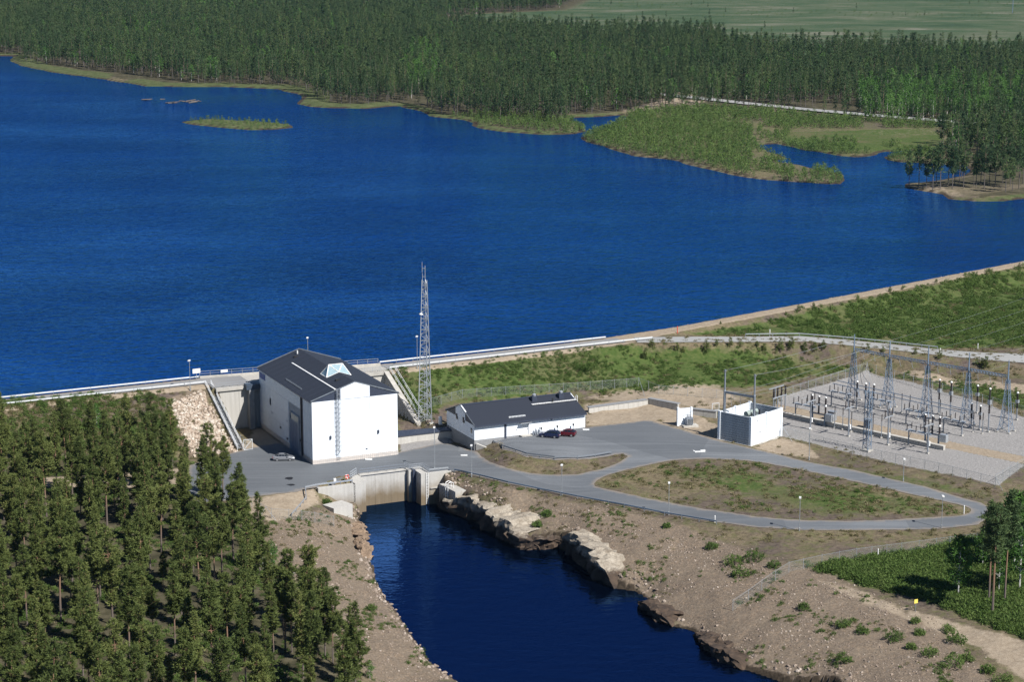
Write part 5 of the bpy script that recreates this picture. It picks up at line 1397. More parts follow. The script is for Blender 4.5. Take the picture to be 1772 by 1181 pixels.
def car(label, cat, loc, rz, pm, kind):
    t = thing('parked_car', label, cat, loc, rz, 'parked cars')
    if kind == 'sedan':
        st = [(2.28,.62,.42,.62),(2.2,.78,.28,.70),(1.9,.86,.2,.80),(1.1,.88,.2,.92),(.4,.88,.2,.95),(-1.2,.88,.2,.97),(-1.75,.87,.2,1.0),(-2.15,.82,.28,.98),(-2.26,.7,.42,.88)]
        cab = [(.95,.80,.74,.90,.94),(.15,.80,.62,.92,1.38),(-.35,.80,.61,.92,1.43),(-.95,.80,.60,.93,1.40),(-1.75,.80,.72,.95,1.02)]
    elif kind == 'estate':
        st = [(2.3,.62,.42,.64),(2.2,.80,.28,.74),(1.9,.88,.2,.84),(1.1,.90,.2,.96),(.4,.90,.2,.99),(-1.2,.90,.2,1.0),(-1.9,.89,.2,1.0),(-2.2,.86,.28,.98),(-2.28,.75,.42,.9)]
        cab = [(1.0,.82,.76,.94,.98),(.2,.82,.66,.96,1.44),(-.4,.82,.66,.96,1.50),(-1.7,.82,.65,.97,1.47),(-2.2,.80,.66,.97,1.06)]
    else:
        st = [(2.1,.62,.42,.62),(2.0,.78,.28,.72),(1.7,.86,.2,.82),(1.0,.88,.2,.94),(.4,.88,.2,.97),(-1.0,.88,.2,1.0),(-1.6,.87,.2,1.0),(-1.95,.84,.28,.98),(-2.05,.72,.42,.9)]
        cab = [(.9,.80,.74,.92,.96),(.15,.80,.62,.94,1.40),(-.4,.80,.62,.95,1.46),(-1.2,.80,.62,.97,1.38),(-1.95,.79,.66,.98,1.05)]
    S = [[(x, -w*.86, zb), (x, -w, zb+.22), (x, -w, zt-.12), (x, -w*.9, zt), (x, w*.9, zt), (x, w, zt-.12), (x, w, zb+.22), (x, w*.86, zb)] for x, w, zb, zt in st]
    body = loft(S).build('body', pm, t, smooth=False)
    Cb = [[(x, -w0, z0), (x, -(w0*.35+w1*.65), z0+(z1-z0)*.75), (x, -w1*.86, z1), (x, w1*.86, z1), (x, (w0*.35+w1*.65), z0+(z1-z0)*.75), (x, w0, z0)] for x, w0, w1, z0, z1 in cab]
    loft(Cb).build('cabin', M['carglass'], t)
    rf = MB(); P = [(c[0], c[2]*.86+.02, c[4]) for c in cab[1:-1]]
    vs = []
    for x, w, z in P: vs += [(x, -w, z+.005), (x, w, z+.005), (x, -w, z+.035), (x, w, z+.035)]
    n = len(P); fs = []
    for i in range(n - 1): o = i*4; fs += [(o,o+1,o+5,o+4),(o+2,o+6,o+7,o+3),(o,o+4,o+6,o+2),(o+1,o+3,o+7,o+5)]
    fs += [(0,2,3,1),(n*4-4,n*4-3,n*4-1,n*4-2)]
    rf.add(vs, fs).build('roof', pm, t)
    pl = MB()
    for s in (-1, 1):
        for i in range(len(cab) - 1):
            a, b = Cb[i], Cb[i+1]; j, k = (1, 2) if s < 0 else (4, 3)
            pl.bar(a[k], b[k], .07)
        for i in (1, 2, 3):
            a = Cb[i]; q = (0, 1, 2) if s < 0 else (5, 4, 3)
            pl.bar(a[q[0]], a[q[1]], .07).bar(a[q[1]], a[q[2]], .07)
    pl.build('pillar', pm, t)
    wb = 1.32
    tm = MB(); tm.tube((0, -.1, 0), (0, .1, 0), .31, .31, 14); tme = tm.mesh('tyre', M['tyre'])
    hm = MB().tube((0, -.115, 0), (0, .115, 0), .2, .2, 10).mesh('hub', M['hub'])
    for sx in (wb, -wb):
        for sy in (-.80, .80):
            w = link('wheel', tme, t, (sx, sy, .31)); link('hub', hm, w)
    fx_, rx_ = st[1][0] + .04, st[-2][0] - .06
    for s in (-1, 1):
        MB().box(fx_-.1, s*.62-.17, .52, fx_+.02, s*.62+.17, .68).build('headlight', M['lens'], t)
        MB().box(rx_-.02, s*.66-.14, .66, rx_+.1, s*.66+.14, .92).build('taillight', M['taillens'], t)
        MB().box(.72, s*.98-.1, .95, .92, s*.98+.1, 1.1).build('wing_mirror', pm, t)
    MB().box(rx_-.04, -.28, .6, rx_+.02, .28, .74).build('number_plate', M['lamp'], t)
    MB().box(fx_-.02, -.7, .25, fx_+.05, .7, .4).build('bumper', M['black'], t); MB().box(rx_-.05, -.7, .3, rx_+.03, .7, .45).build('bumper', M['black'], t)
    return t
x, y, z = at(491, 797, .06)
car('silver-grey saloon car parked at the shaded corner of the tall powerhouse', 'car', (x, y, .06), math.radians(4), paint('silver_grey_paint', (.26, .27, .29)), 'sedan')
x, y, z = at(951, 757, 2.26); car('dark blue estate car parked nose-in at the long white wall', 'car', (x, y, 2.26), ANG + math.radians(138), paint('dark_blue_paint', (.012, .022, .075)), 'estate')
x, y, z = at(980, 754.5, 2.26); car('dark red hatchback parked at the long white wall right of the blue estate', 'car', (x, y, 2.26), ANG + math.radians(138), paint('dark_red_paint', (.13, .008, .016)), 'hatch')

# ================================================================== SMALL THINGS
def blob_disc(rx, ry, z, n=16, seed=1):
    r = random.Random(seed); vs = [(0, 0, z)] + [(rx*(1+r.uniform(-.15,.15))*math.cos(k*2*math.pi/n), ry*(1+r.uniform(-.15,.15))*math.sin(k*2*math.pi/n), z) for k in range(n)]
    return vs, [(0, 1+k, 1+(k+1) % n) for k in range(n)]
M['tar'] = mat('dark_tar', (.012, .012, .014), .6)
for (u, v, rx, ry, lb, sd) in ((500, 829, .85, 1.15, 'dark round tar patch on the grey yard, nearer the powerhouse', 1), (503, 840, .85, .7, 'flatter dark tar patch on the grey yard, nearer the parapet', 2)):
    x, y, z = at(u, v, zlocal(u, v) + .05); mb = MB(); mb.add(*blob_disc(rx, ry, .03, seed=sd)); o = mb.build('tar_patch', M['tar'], None, fix=False); o.location = (x, y, z); tag(o, lb, 'tar patch', 'tar patches')
x, y, z = at(1212, 782, zlocal(1212, 782) + .06)
t = thing('concrete_frame', 'pale concrete slab frame lying on the asphalt in front of the enclosure', 'concrete slab', (x, y, z), .2)
MB().box(-1.3, -.5, 0, .9, .1, .14).build('slab', M['lamp'], t); MB().box(.2, .3, 0, 1.2, .8, .14).build('slab', M['lamp'], t); MB().box(-1.4, .12, 0, -1.1, .8, .14).build('slab', M['lamp'], t)
for (u, v, lb) in ((638, 796, 'pale kerb piece lying at the foot of the sunlit white facade'), (803, 789, 'white slab lying on the road by the corner of the long building'), (1014, 744.5, 'pale step slab at the right end of the long white wall')):
    x, y, z = at(u, v, zlocal(u, v) + .06); o = MB().box(-.7, -.35, 0, .7, .35, .12).build('paving_slab', M['lamp'], None); o.location = (x, y, z); tag(o, lb, 'slab', 'loose slabs')
# life buoy stand and small white box on the parapet
x, y = W(1.6, -15.6)
t = thing('lifebuoy_stand', 'red and white lifebuoy on a post at the corner of the tailrace wall', 'lifebuoy', (x, y, .1), ANG)
MB().box(-.06, -.06, 0, .06, .06, 1.6).build('post', M['galv'], t)
rg = bpy.data.meshes.new('lifebuoy'); bm = bmesh.new()
R0, R1 = .36, .12; nn, mm = 16, 6
vs = [[bm.verts.new(((R0 + R1*math.cos(b*2*math.pi/mm))*math.cos(a*2*math.pi/nn), -.15 + R1*math.sin(b*2*math.pi/mm), 1.25 + (R0 + R1*math.cos(b*2*math.pi/mm))*math.sin(a*2*math.pi/nn))) for b in range(mm)] for a in range(nn)]
for a in range(nn):
    for b in range(mm):
        f = bm.faces.new((vs[a][b], vs[(a+1) % nn][b], vs[(a+1) % nn][(b+1) % mm], vs[a][(b+1) % mm])); f.material_index = 1 if a % 4 == 0 else 0
bm.to_mesh(rg); bm.free(); rg.materials.append(M['red']); rg.materials.append(M['lamp']); link('ring', rg, t)
MB().box(-.34, -.02, .85, .34, .04, 1.65).build('backboard', M['lamp'], t)
x, y = W(-1.2, -16.2); t = thing('control_box', 'small white box on a post on the parapet left of the lifebuoy', 'box', (x, y, .1), ANG)
MB().box(-.05, -.05, 0, .05, .05, .7).build('post', M['galvd'], t); MB().box(-.25, -.18, .7, .25, .18, 1.35).build('box', M['lamp'], t)
# signs
x, y, z = G((1584, 1058))[0]
t = thing('warning_sign', 'yellow warning sign on a grey post at the edge of the green thicket', 'sign', (x, y, z), .5)
MB().tube((0, 0, -.3), (0, 0, 1.9), .06).build('post', M['galvd'], t); MB().box(-.36, -.09, 1.3, .36, -.06, 2.0).build('sign_board', M['yellow'], t)
x, y = W(-11.2, 44.0)
t = thing('notice_sign', 'white notice board on posts at the lake end of the intake deck', 'sign', (x, y, 9.4), ANG + .1)
MB().tube((0, 0, 0), (0, 0, 2.6), .06).build('post', M['galv'], t); MB().box(-.9, -.1, 1.7, .9, -.04, 2.7).build('sign_board', M['lamp'], t)
x, y = W(-4.6, 44.85); o = MB().box(-.8, -.05, .55, .8, .02, 1.15).build('notice_board', M['lamp'], None); o.location = (x, y, 9.9); o.rotation_euler = (0, 0, ANG); tag(o, 'white notice board fixed to the lake-side railing of the deck', 'sign')
for (u, v, c, hh, lb) in ((1172, 577, 'red', 1.7, 'red marker post on the sandy crest where the gravel road leaves'), (1332, 582, 'lamp', 1.6, 'white marker post beside the gravel road on the green dam slope'), (1668, 890, 'lamp', 1.6, 'white marker post inside the bend of the loop road'), (1519, 968, 'lamp', 1.8, 'white marker post by the fence across the right bank'), (1237, 905, 'lamp', 1.3, 'white marker post at the right end of the dark guard rail'), (1627, 612, 'lamp', 1.2, 'white marker post by the gravel road above the switchyard'), (1692, 604, 'lamp', 1.3, 'white marker post beyond the end of the curving guard rail')):
    x, y, z = G((u, v))[0]; o = MB().lathe((0, 0, 0), [(.10, -.2), (.10, hh), (.05, hh + .08)], 8).build('marker_post', M[c], None); o.location = (x, y, z); tag(o, lb, 'marker post', 'marker posts')

# ================================================================== ROCK OUTCROPS
def outcrop(label, line, top, width, seed, m=None):
    """lumpy cliff following a waterline (photo pixels at river level)"""
    P = [Vector(at(u, v, RIVER_Z)) for u, v in line]
    pts = resample(P, .55); o = pts[len(pts)//2].copy(); o.z = RIVER_Z
    n = len(pts); prof = [(-.9, -2.5), (-.95, -.3), (-1.0, .1), (-.97, .3), (-1.02, .5), (-.97, .68), (-1.03, .84), (-1.0, .97), (-.6, 1.02), (-.1, 1.05), (.3, 1.06), (.65, .98), (.95, .7), (1.05, .2), (1.1, -.9)]
    vs = []; rs = np.random.default_rng(seed)
    for i, p in enumerate(pts):
        t = (pts[min(i+1, n-1)] - pts[max(i-1, 0)]); t.z = 0; t.normalize(); nr = Vector((-t.y, t.x, 0))
        f = i / (n - 1); env = min(1, 4.5 * f, 4.5 * (1 - f)) ** .6
        cell = lambda u_, v_, k_: random.Random(int(math.floor(u_)) * 7919 + int(math.floor(v_)) * 104729 + k_ * 31 + seed).random() - .5
        for j, (a, b) in enumerate(prof):
            w = width * (.75 + .5 * float(fbm(np.array(p.x + 3*seed), np.array(p.y), 4)))
            hh = top * env * (.72 + .6 * float(fbm(np.array(p.x), np.array(p.y + 7*seed), 3.5)))
            q = p + nr * (a * w * .5 + w * .35)
            q = q + nr * (float(fbm(np.array(p.x + j * .9), np.array(p.y + j * 1.3), 1.6, 3)) - .5) * 2.2 * env + t * (float(fbm(np.array(p.x + j * 1.1 + 31), np.array(p.y), 1.4, 2)) - .5) * 1.0 * env
            z = b * hh + (float(fbm(np.array(p.x + j * 1.7), np.array(p.y), 1.5, 3)) - .5) * (1.3 if b < .7 else .5) * env * (b > 0)
            sl_i = i * .55
            q = q + nr * (cell(sl_i / 1.9 + .4 * math.floor(b * 3), b * 3, 1) * 1.7 * env) + t * (cell(sl_i / 2.4, b * 2 + 5, 2) * .5 * env)
            z += cell(sl_i / 2.2, (a + 1) * 2.2, 3) * .45 * env * (b > .6)
            vs.append((q.x - o.x, q.y - o.y, z))
    m_ = len(prof); fs = [(i*m_+k, (i+1)*m_+k, (i+1)*m_+k+1, i*m_+k+1) for i in range(n-1) for k in range(m_-1)]
    fs += [tuple(range(m_)), tuple(range((n-1)*m_ + m_ - 1, (n-1)*m_ - 1, -1))]
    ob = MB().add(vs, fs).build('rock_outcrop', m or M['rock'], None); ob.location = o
    return tag(ob, label, 'rock outcrop', 'rock outcrops along the tailrace')
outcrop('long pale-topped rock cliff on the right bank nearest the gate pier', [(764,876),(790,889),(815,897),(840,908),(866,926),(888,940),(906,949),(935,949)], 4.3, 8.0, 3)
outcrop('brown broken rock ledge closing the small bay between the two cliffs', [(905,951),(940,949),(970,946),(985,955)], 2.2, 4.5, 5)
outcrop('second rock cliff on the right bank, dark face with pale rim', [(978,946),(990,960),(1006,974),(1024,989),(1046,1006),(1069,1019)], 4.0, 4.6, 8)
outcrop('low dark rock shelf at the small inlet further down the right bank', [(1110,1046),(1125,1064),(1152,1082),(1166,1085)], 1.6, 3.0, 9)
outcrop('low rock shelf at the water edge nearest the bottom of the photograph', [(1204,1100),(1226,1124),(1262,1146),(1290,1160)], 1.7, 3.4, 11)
outcrop('orange-brown rock knob at the water edge below the left parapet', [(640,968),(632,945),(626,925),(622,905)], 1.3, 2.2, 12, M['rockorange'])

# ================================================================== VEGETATION
def leafy_mesh(name, V, T, tuft, mats, mi=None):
    """triangles V[n,3,3] with a colour value per triangle"""
    n = len(V)
    me = bpy.data.meshes.new(name)
    me.vertices.add(n * 3); me.vertices.foreach_set('co', V.reshape(-1).astype(np.float32))
    me.loops.add(n * 3); me.loops.foreach_set('vertex_index', np.arange(n * 3, dtype=np.int32))
    me.polygons.add(n); me.polygons.foreach_set('loop_start', (np.arange(n) * 3).astype(np.int32))
    for m in mats: me.materials.append(m)
    if mi is not None: me.polygons.foreach_set('material_index', mi.astype(np.int32))
    a = me.attributes.new('tuft', 'FLOAT', 'POINT'); a.data.foreach_set('value', np.repeat(tuft, 3).astype(np.float32))
    me.update()
    return me
def tufts(C, size, per, rs, up=.35, lng=1.0, flat=1.0, out=None):
    """per triangles round every clump centre, pointing outwards"""
    n = len(C)
    D = rs.normal(size=(n, per, 3)); D[..., 2] = D[..., 2] * flat + up
    if out is not None: D += out[:, None, :] * .8
    D /= np.linalg.norm(D, axis=-1, keepdims=True)
    S = rs.normal(size=(n, per, 3)); S -= (S * D).sum(-1, keepdims=True) * D; S /= np.linalg.norm(S, axis=-1, keepdims=True)
    L = size[:, None, None] * rs.uniform(.6, 1.25, (n, per, 1))
    base = C[:, None, :] + D * L * .05 + rs.normal(size=(n, per, 3)) * size[:, None, None] * .35
    w = L * .2
    return np.stack([base - S * w, base + S * w, base + D * L * lng], 2).reshape(-1, 3, 3)
def trunk_tris(segs, n=5):
    """[(p,q,r0,r1)] -> triangles"""
    out = []
    for p, q, r0, r1 in segs:
        p, q = np.array(p, float), np.array(q, float); d = q - p; d /= np.linalg.norm(d)
        s = np.cross(d, [0, 0, 1.]); s = np.array([1., 0, 0]) if np.linalg.norm(s) < 1e-3 else s / np.linalg.norm(s); u = np.cross(d, s)
        A = [p + (s*math.cos(k*2*math.pi/n) + u*math.sin(k*2*math.pi/n))*r0 for k in range(n)]
        B = [q + (s*math.cos(k*2*math.pi/n) + u*math.sin(k*2*math.pi/n))*r1 for k in range(n)]
        for k in range(n):
            j = (k+1) % n; out += [(A[k], B[j], A[j]), (A[k], B[k], B[j])]
    return np.array(out)
def pine(seed, h, nb, per, tuft_size, base=.36, rmax=1.9, needle='needle', bark='bark', young=False, joined=False):
    rs = np.random.default_rng(seed)
    zb = h * base; lean = rs.normal(size=2) * .02 * h
    cx = lambda z: np.array([lean[0] * (z/h)**2, lean[1] * (z/h)**2])
    segs = []; n_s = 5
    for k in range(n_s):
        z0, z1 = h*.97*k/n_s, h*.97*(k+1)/n_s; r = lambda z: max(.02, (.011*h + .01) * (1 - z/h) ** .8)
        segs.append((tuple(cx(z0)) + (z0 - (.4 if k == 0 else 0),), tuple(cx(z1)) + (z1,), r(z0), r(z1)))
    C = []; Sz = []; O = []
    nw = max(6, int(nb / 5.2)); a_l = rs.uniform(0, 6.28); lop = 0 if (young or joined) else rs.uniform(.1, .42)
    t = rs.random(nb) ** .82 if (young or joined) else np.clip((rs.integers(0, nw, nb) + rs.normal(0, .13, nb)) / nw, 0, .99) ** .85
    t.sort(); wr = rs.uniform(.55, 1.2, nw + 1)
    for i in range(nb):
        f = t[i]; z = zb + (h - zb) * f
        prof = ((.62 + 1.5*f) * (1 - f) ** (.62 + .2 * (seed % 3)) * 1.2) * (.78 + .22*math.sin(f*21 + seed)) if not (young or joined) else (1 - f) ** (.8 if young else .62)
        if f < .15: prof *= .35 + 4.3 * f
        a = i * 2.4 + rs.normal() * .6
        R = rmax * prof * rs.uniform(.45, 1.3) + .12
        if not (young or joined): R *= (1 + lop * math.cos(a - a_l)) * wr[int(f * nw)]
        droop = rs.uniform(-.05, .32) * R
        tip = np.array([*(cx(z) + np.array([math.cos(a), math.sin(a)]) * R), z + droop])
        root = np.array([*cx(z), z - .15 * R])
        if R > rmax * .55 and not joined: segs.append((tuple(root), tuple(root + (tip - root) * .6), .035, .012))
        m = max(1, int(round(R / (tuft_size * .95))))
        for j in range(m):
            g = .38 + .62 * (j + .8) / m if m > 1 else .88
            C.append(root + (tip - root) * g + rs.normal(size=3) * tuft_size * .22); Sz.append(tuft_size * rs.uniform(.75, 1.25) * (.75 + .35 * (1 - f)))
            O.append([math.cos(a), math.sin(a), .25])
    C.append(np.array([*cx(h), h - tuft_size*.3])); Sz.append(tuft_size*.7); O.append([0, 0, 1])
    C = np.array(C); Sz = np.array(Sz); O = np.array(O)
    V = tufts(C, Sz, per, rs, .45, 1.1, .8, O)
    tf = np.repeat(np.clip(rs.normal(.5, .2, len(C)), 0, 1), per) + rs.normal(0, .07, len(V))
    T = trunk_tris(segs, 4 if joined else 6)
    if joined:
        return leafy_mesh('forest_pine', np.concatenate([V, T]), None, np.concatenate([np.clip(tf, 0, 1), np.zeros(len(T))]), [M[needle], M[bark]], np.concatenate([np.zeros(len(V)), np.ones(len(T))]))
    return leafy_mesh('crown', V, None, np.clip(tf, 0, 1), [M[needle]]), leafy_mesh('trunk', T, None, np.zeros(len(T)), [M[bark]])
def birch(seed, h, ncl, per, size, base=.25, rmax=2.0, joined=False, leaf='birchleaf'):
    rs = np.random.default_rng(seed); zb = h * base
    segs = [((0, 0, -.3), (0, 0, h*.5), .012*h, .008*h), ((0, 0, h*.5), (.1, 0, h*.93), .008*h, .02)]
    C = []; O = []
    for i in range(ncl):
        f = rs.random() ** .9; a = rs.uniform(0, 6.28); R = rmax * math.sin(math.pi * min(1, .12 + f * .86)) ** .8 * rs.uniform(.35, 1.1)
        C.append([R*math.cos(a), R*math.sin(a), zb + (h - zb)*f + rs.normal()*.2]); O.append([math.cos(a)*.5, math.sin(a)*.5, 0])
        if i % 6 == 0 and not joined: segs.append(((0, 0, max(zb*.8, C[-1][2] - R*.8)), tuple(C[-1]), .04, .01))
    C = np.array(C); V = tufts(C, np.full(len(C), size) * rs.uniform(.7, 1.3, len(C)), per, rs, .1, .8, 1, np.array(O))
    tf = np.clip(np.repeat(rs.normal(.5, .2, len(C)), per) + rs.normal(0, .1, len(V)), 0, 1)
    T = trunk_tris(segs, 5)
    if joined: return leafy_mesh('forest_birch', np.concatenate([V, T]), None, np.concatenate([tf, np.zeros(len(T))]), [M[leaf], M['birchbark']], np.concatenate([np.zeros(len(V)), np.ones(len(T))]))
    return leafy_mesh('crown', V, None, tf, [M[leaf]]), leafy_mesh('trunk', T, None, np.zeros(len(T)), [M['birchbark']])
def bush_mesh(seed, ncl, per, size, r, h, leaf='shrubleaf', name='foliage'):
    rs = np.random.default_rng(seed)
    a = rs.uniform(0, 6.28, ncl); q = np.sqrt(rs.random(ncl)) * r
    C = np.stack([q*np.cos(a), q*np.sin(a), h * rs.uniform(.1, .9, ncl) * (1 - .55*(q/r)**2)], -1)
    V = tufts(C, size * rs.uniform(.7, 1.3, ncl), per, rs, .45, .9)
    tf = np.clip(np.repeat(rs.normal(.5, .2, ncl), per) + rs.normal(0, .1, len(V)), 0, 1)
    return leafy_mesh(name, V, None, tf, [M[leaf]])
def place_tree(kind, meshes, x, y, z, s, rz, label, group, cat='tree', sz=None):
    t = thing(kind, label, cat, (x, y, z), rz, group); t.scale = (s, s, s * (sz or 1))
    link('trunk', meshes[1], t); link('crown', meshes[0], t)
    return t
def poisson(poly, dmin, rs, n_try=20000, reject=None, dfun=None):
    P = np.array(poly); lo, hi = P.min(0), P.max(0)
    Q = rs.uniform(lo, hi, (n_try, 2)); Q = Q[sdist(Q[:, 0], Q[:, 1], poly) < 0]
    if reject is not None: Q = Q[~reject(Q[:, 0], Q[:, 1])]
    cell = {}; out = []
    for x, y in Q:
        d = dmin if dfun is None else dfun(x, y)
        i, j = int(x // dmin), int(y // dmin); ok = True
        for a in (-1, 0, 1):
            for b in (-1, 0, 1):
                for (u, v) in cell.get((i+a, j+b), ()):
                    if (u-x)**2 + (v-y)**2 < d*d: ok = False
        if ok: cell.setdefault((i, j), []).append((x, y)); out.append((x, y))
    return np.array(out)

# ---- stuff: many small plants and stones as one object of instances
def scatter(name, P, protos, smin, smax, label, rs, tilt=0., szf=None):
    n = len(P); me = bpy.data.meshes.new(name); me.vertices.add(n); me.vertices.foreach_set('co', np.asarray(P, np.float32).ravel())
    def at_(nm, tp, v): a = me.attributes.new(nm, tp, 'POINT'); a.data.foreach_set('value' if tp != 'FLOAT_VECTOR' else 'vector', np.asarray(v).ravel())
    rot = np.stack([rs.normal(0, tilt, n), rs.normal(0, tilt, n), rs.uniform(0, 6.28, n)], -1).astype(np.float32)
    s = rs.uniform(smin, smax, n) * (szf if szf is not None else 1)
    at_('rot', 'FLOAT_VECTOR', rot); at_('sc', 'FLOAT', s.astype(np.float32)); at_('pick', 'INT', rs.integers(0, len(protos), n).astype(np.int32))
    o = link(name, me); tag(o, label, kind='stuff')
    g = bpy.data.node_groups.new(name + '_scatter', 'GeometryNodeTree')
    g.interface.new_socket('Geometry', in_out='INPUT', socket_type='NodeSocketGeometry'); g.interface.new_socket('Geometry', in_out='OUTPUT', socket_type='NodeSocketGeometry')
    nn, L = g.nodes, g.links
    gi, go = nn.new('NodeGroupInput'), nn.new('NodeGroupOutput')
    jn = nn.new('GeometryNodeJoinGeometry')
    for p in reversed(protos):
        oi = nn.new('GeometryNodeObjectInfo'); oi.inputs['Object'].default_value = p; oi.inputs['As Instance'].default_value = True
        L.new(oi.outputs['Geometry'], jn.inputs[0])
    ip = nn.new('GeometryNodeInstanceOnPoints'); ip.inputs['Pick Instance'].default_value = True
    def na(nm, tp): a = nn.new('GeometryNodeInputNamedAttribute'); a.data_type = tp; a.inputs[0].default_value = nm; return a.outputs[0]
    e2r = nn.new('FunctionNodeEulerToRotation'); L.new(na('rot', 'FLOAT_VECTOR'), e2r.inputs[0])
    L.new(gi.outputs[0], ip.inputs['Points']); L.new(jn.outputs[0], ip.inputs['Instance']); L.new(na('pick', 'INT'), ip.inputs['Instance Index'])
    L.new(e2r.outputs[0], ip.inputs['Rotation']); L.new(na('sc', 'FLOAT'), ip.inputs['Scale'])
    L.new(ip.outputs[0], go.inputs[0])
    md = o.modifiers.new('scatter', 'NODES'); md.node_group = g
    return o
def proto(name, me): return bpy.data.objects.new(name, me)      # source mesh for the instances only

# ---- near pines on the left
pines = [pine(100 + k, 14.0 + (k % 3), 132, 20, .40, base=(.24, .40, .48, .18)[k % 4], rmax=1.42 + .22 * (k % 3)) for k in range(9)]
pines_h = [14.0 + (k % 3) for k in range(9)]
nf_px = [(-60,806),(40,806),(150,810),(240,812),(300,800),(345,812),(395,830),(392,870),(402,902),(440,950),(462,1000),(505,1060),(560,1110),(600,1150),(640,1230),(300,1330),(-120,1330),(-140,900)]
nf = [gp(min(max(u, -100), 1772), v)[:2] if v < 1200 else at(u, v, -2.4)[:2] for u, v in nf_px]
path_w = [gp(u, v)[:2] for u, v in [(-60,835),(30,834),(200,832),(340,824)]]
apoly = [(p[0], p[1]) for p in asph_outer]
rs = np.random.default_rng(21)
rej = lambda x, y: (pdist(x, y, path_w)[0] < 2.6) | (sdist(x, y, apoly) < 2.0) | (pdist(x, y, crest_line)[0] < 16)
PT = poisson(nf, 6.0, rs, 26000, rej, lambda x, y: 3.45 + 2.9 * float(fbm(np.array(x), np.array(y), 13)))
extra = [gp(u, v)[:2] for u, v in [(372,868),(352,880),(386,862),(418,940),(530,1150),(576,1150),(505,1130),(296,808),(322,812)]]
PT = np.concatenate([np.array(extra), PT])
pyc = PT[:, 1]
order = np.argsort(pyc); PT = PT[order][:250]
n_near = len(PT)
pdp = pdist(PT[:, 0], PT[:, 1], path_w)[0]; ps = pdist(PT[:, 0], PT[:, 1], path_w)[1]
yd = sdist(PT[:, 0], PT[:, 1], apoly); edge = -sdist(PT[:, 0], PT[:, 1], nf)
trk = sorted(path_w); recs = []
for i, (x, y) in enumerate(PT):
    s = rs.uniform(.8, 1.12) * (rs.uniform(.4, .75) if rs.random() < .2 else 1)
    if yd[i] < 7: z_ = ('beside the left edge of the grey asphalt yard', 'pines by the yard')
    elif pdp[i] < 7: z_ = ('beside the pale gravel track through the left wood', 'pines along the gravel track')
    elif y > np.interp(x, [p[0] for p in trk], [p[1] for p in trk]): z_ = ('between the gravel track and the left dam slope', 'pines at the foot of the dam')
    elif edge[i] < 5: z_ = (('on the wood edge above the left gravel bank, upper half', 'pines above the left bank, upper half') if y > 352 else ('on the wood edge above the left gravel bank, lower half', 'pines above the left bank, lower half'))
    else:
        side = 'left' if x < -66 else ('middle' if x < -50 else 'right')
        row = 'nearest' if y < 328 else ('second' if y < 352 else ('third' if y < 380 else 'farthest'))
        z_ = (f'in the {side} part of the {row} belt of the near wood', f'near wood, {row} belt, {side} part')
    recs.append((z_, x, y, s, int(rs.integers(0, 9)), rs.uniform(0, 6.28)))
zones = {}
for k, r in enumerate(recs): zones.setdefault(r[0], []).append(k)
plbl = {}
for z_, ks in zones.items():
    rest = list(ks)
    for nm, key in (('tallest pine', lambda k: -recs[k][3] * pines_h[recs[k][4]]), ('shortest pine', lambda k: recs[k][3] * pines_h[recs[k][4]]), ('leftmost pine', lambda k: recs[k][1] / recs[k][2]), ('rightmost pine', lambda k: -recs[k][1] / recs[k][2]), ('pine nearest the camera', lambda k: recs[k][2]), ('pine farthest back', lambda k: -recs[k][2])):
        cand = min(ks, key=key)
        if cand in rest: rest.remove(cand); plbl[cand] = nm + ' ' + z_[0]
    for k in rest: plbl[k] = ('pine ' + z_[0]) if len(rest) == 1 else 'middling pine ' + z_[0]
for k, (z_, x, y, s, p, rz) in enumerate(recs):
    place_tree('pine_tree', pines[p], x, y, gz(x, y) - .1, s, rz, plbl[k], z_[1])
for (u, v, h, lb) in [(455,985,3.5,'bright green young birch at the edge of the near pines on the left bank'),(470,980,4.5,'fresh green birch bush on the left bank beside a fallen log'),(350,905,4,'light green birch between the pines below the yard'),(170,905,5,'light green birch in the wood just below the gravel track'),(168,745,5.5,'bright green leafy tree at the foot of the left dam slope'),(640,1176,3,'bright green bush at the bottom end of the left bank'),(600,1165,4,'fresh green birch at the lower tip of the near pine wood')]:
    x, y, z = gp(u, v); bm_ = birch(int(u), 6.0, 80, 9, .5, .12, 1.4); place_tree('birch_tree', bm_, x, y, z, h / 6.0, 1.0, lb, 'young birches left of the tailrace')
# ---- right-hand group
tall = [pine(300 + k, 19.0, 105, 20, .55, base=.50, rmax=1.95, needle='needlefar') for k in range(3)]
for k, (u, v, s, lb) in enumerate([(1717,1066,1.0,'tall pine with long bare trunk at the right, nearest of the three'),(1738,1045,1.02,'tall pine with orange upper trunk, right one of the three on the right'),(1711,1044,.93,'tall pine with dark trunk just behind the nearest of the three on the right')]):
    x, y, z = gp(u, v); place_tree('pine_tree', tall[k], x, y, z, s, k * 2.1, lb, 'tall pines at the right')
bsp = [birch(400 + k, 10.0, 190, 10, .62, .26, 2.1) for k in range(3)]
for k, (u, v, s, lb) in enumerate([(1658,1034,1.05,'white-stemmed birch standing in the green thicket left of the tall pines'),(1728,1030,.85,'leaning white-stemmed birch between the tall pine trunks'),(1764,1025,1.3,'large dark green birch at the right edge behind the tall pines'),(1755,985,1.35,'leafy birch behind the tall pines at the right edge'),(1790,970,1.5,'leafy birch cut by the right edge of the photograph'),(1700,985,.7,'round leafy birch left of and behind the tall pines')]):
    x, y, z = gp(min(u, 1800), v); place_tree('birch_tree', bsp[k % 3], x, y, z, s, k * 1.3, lb, 'birches at the right')
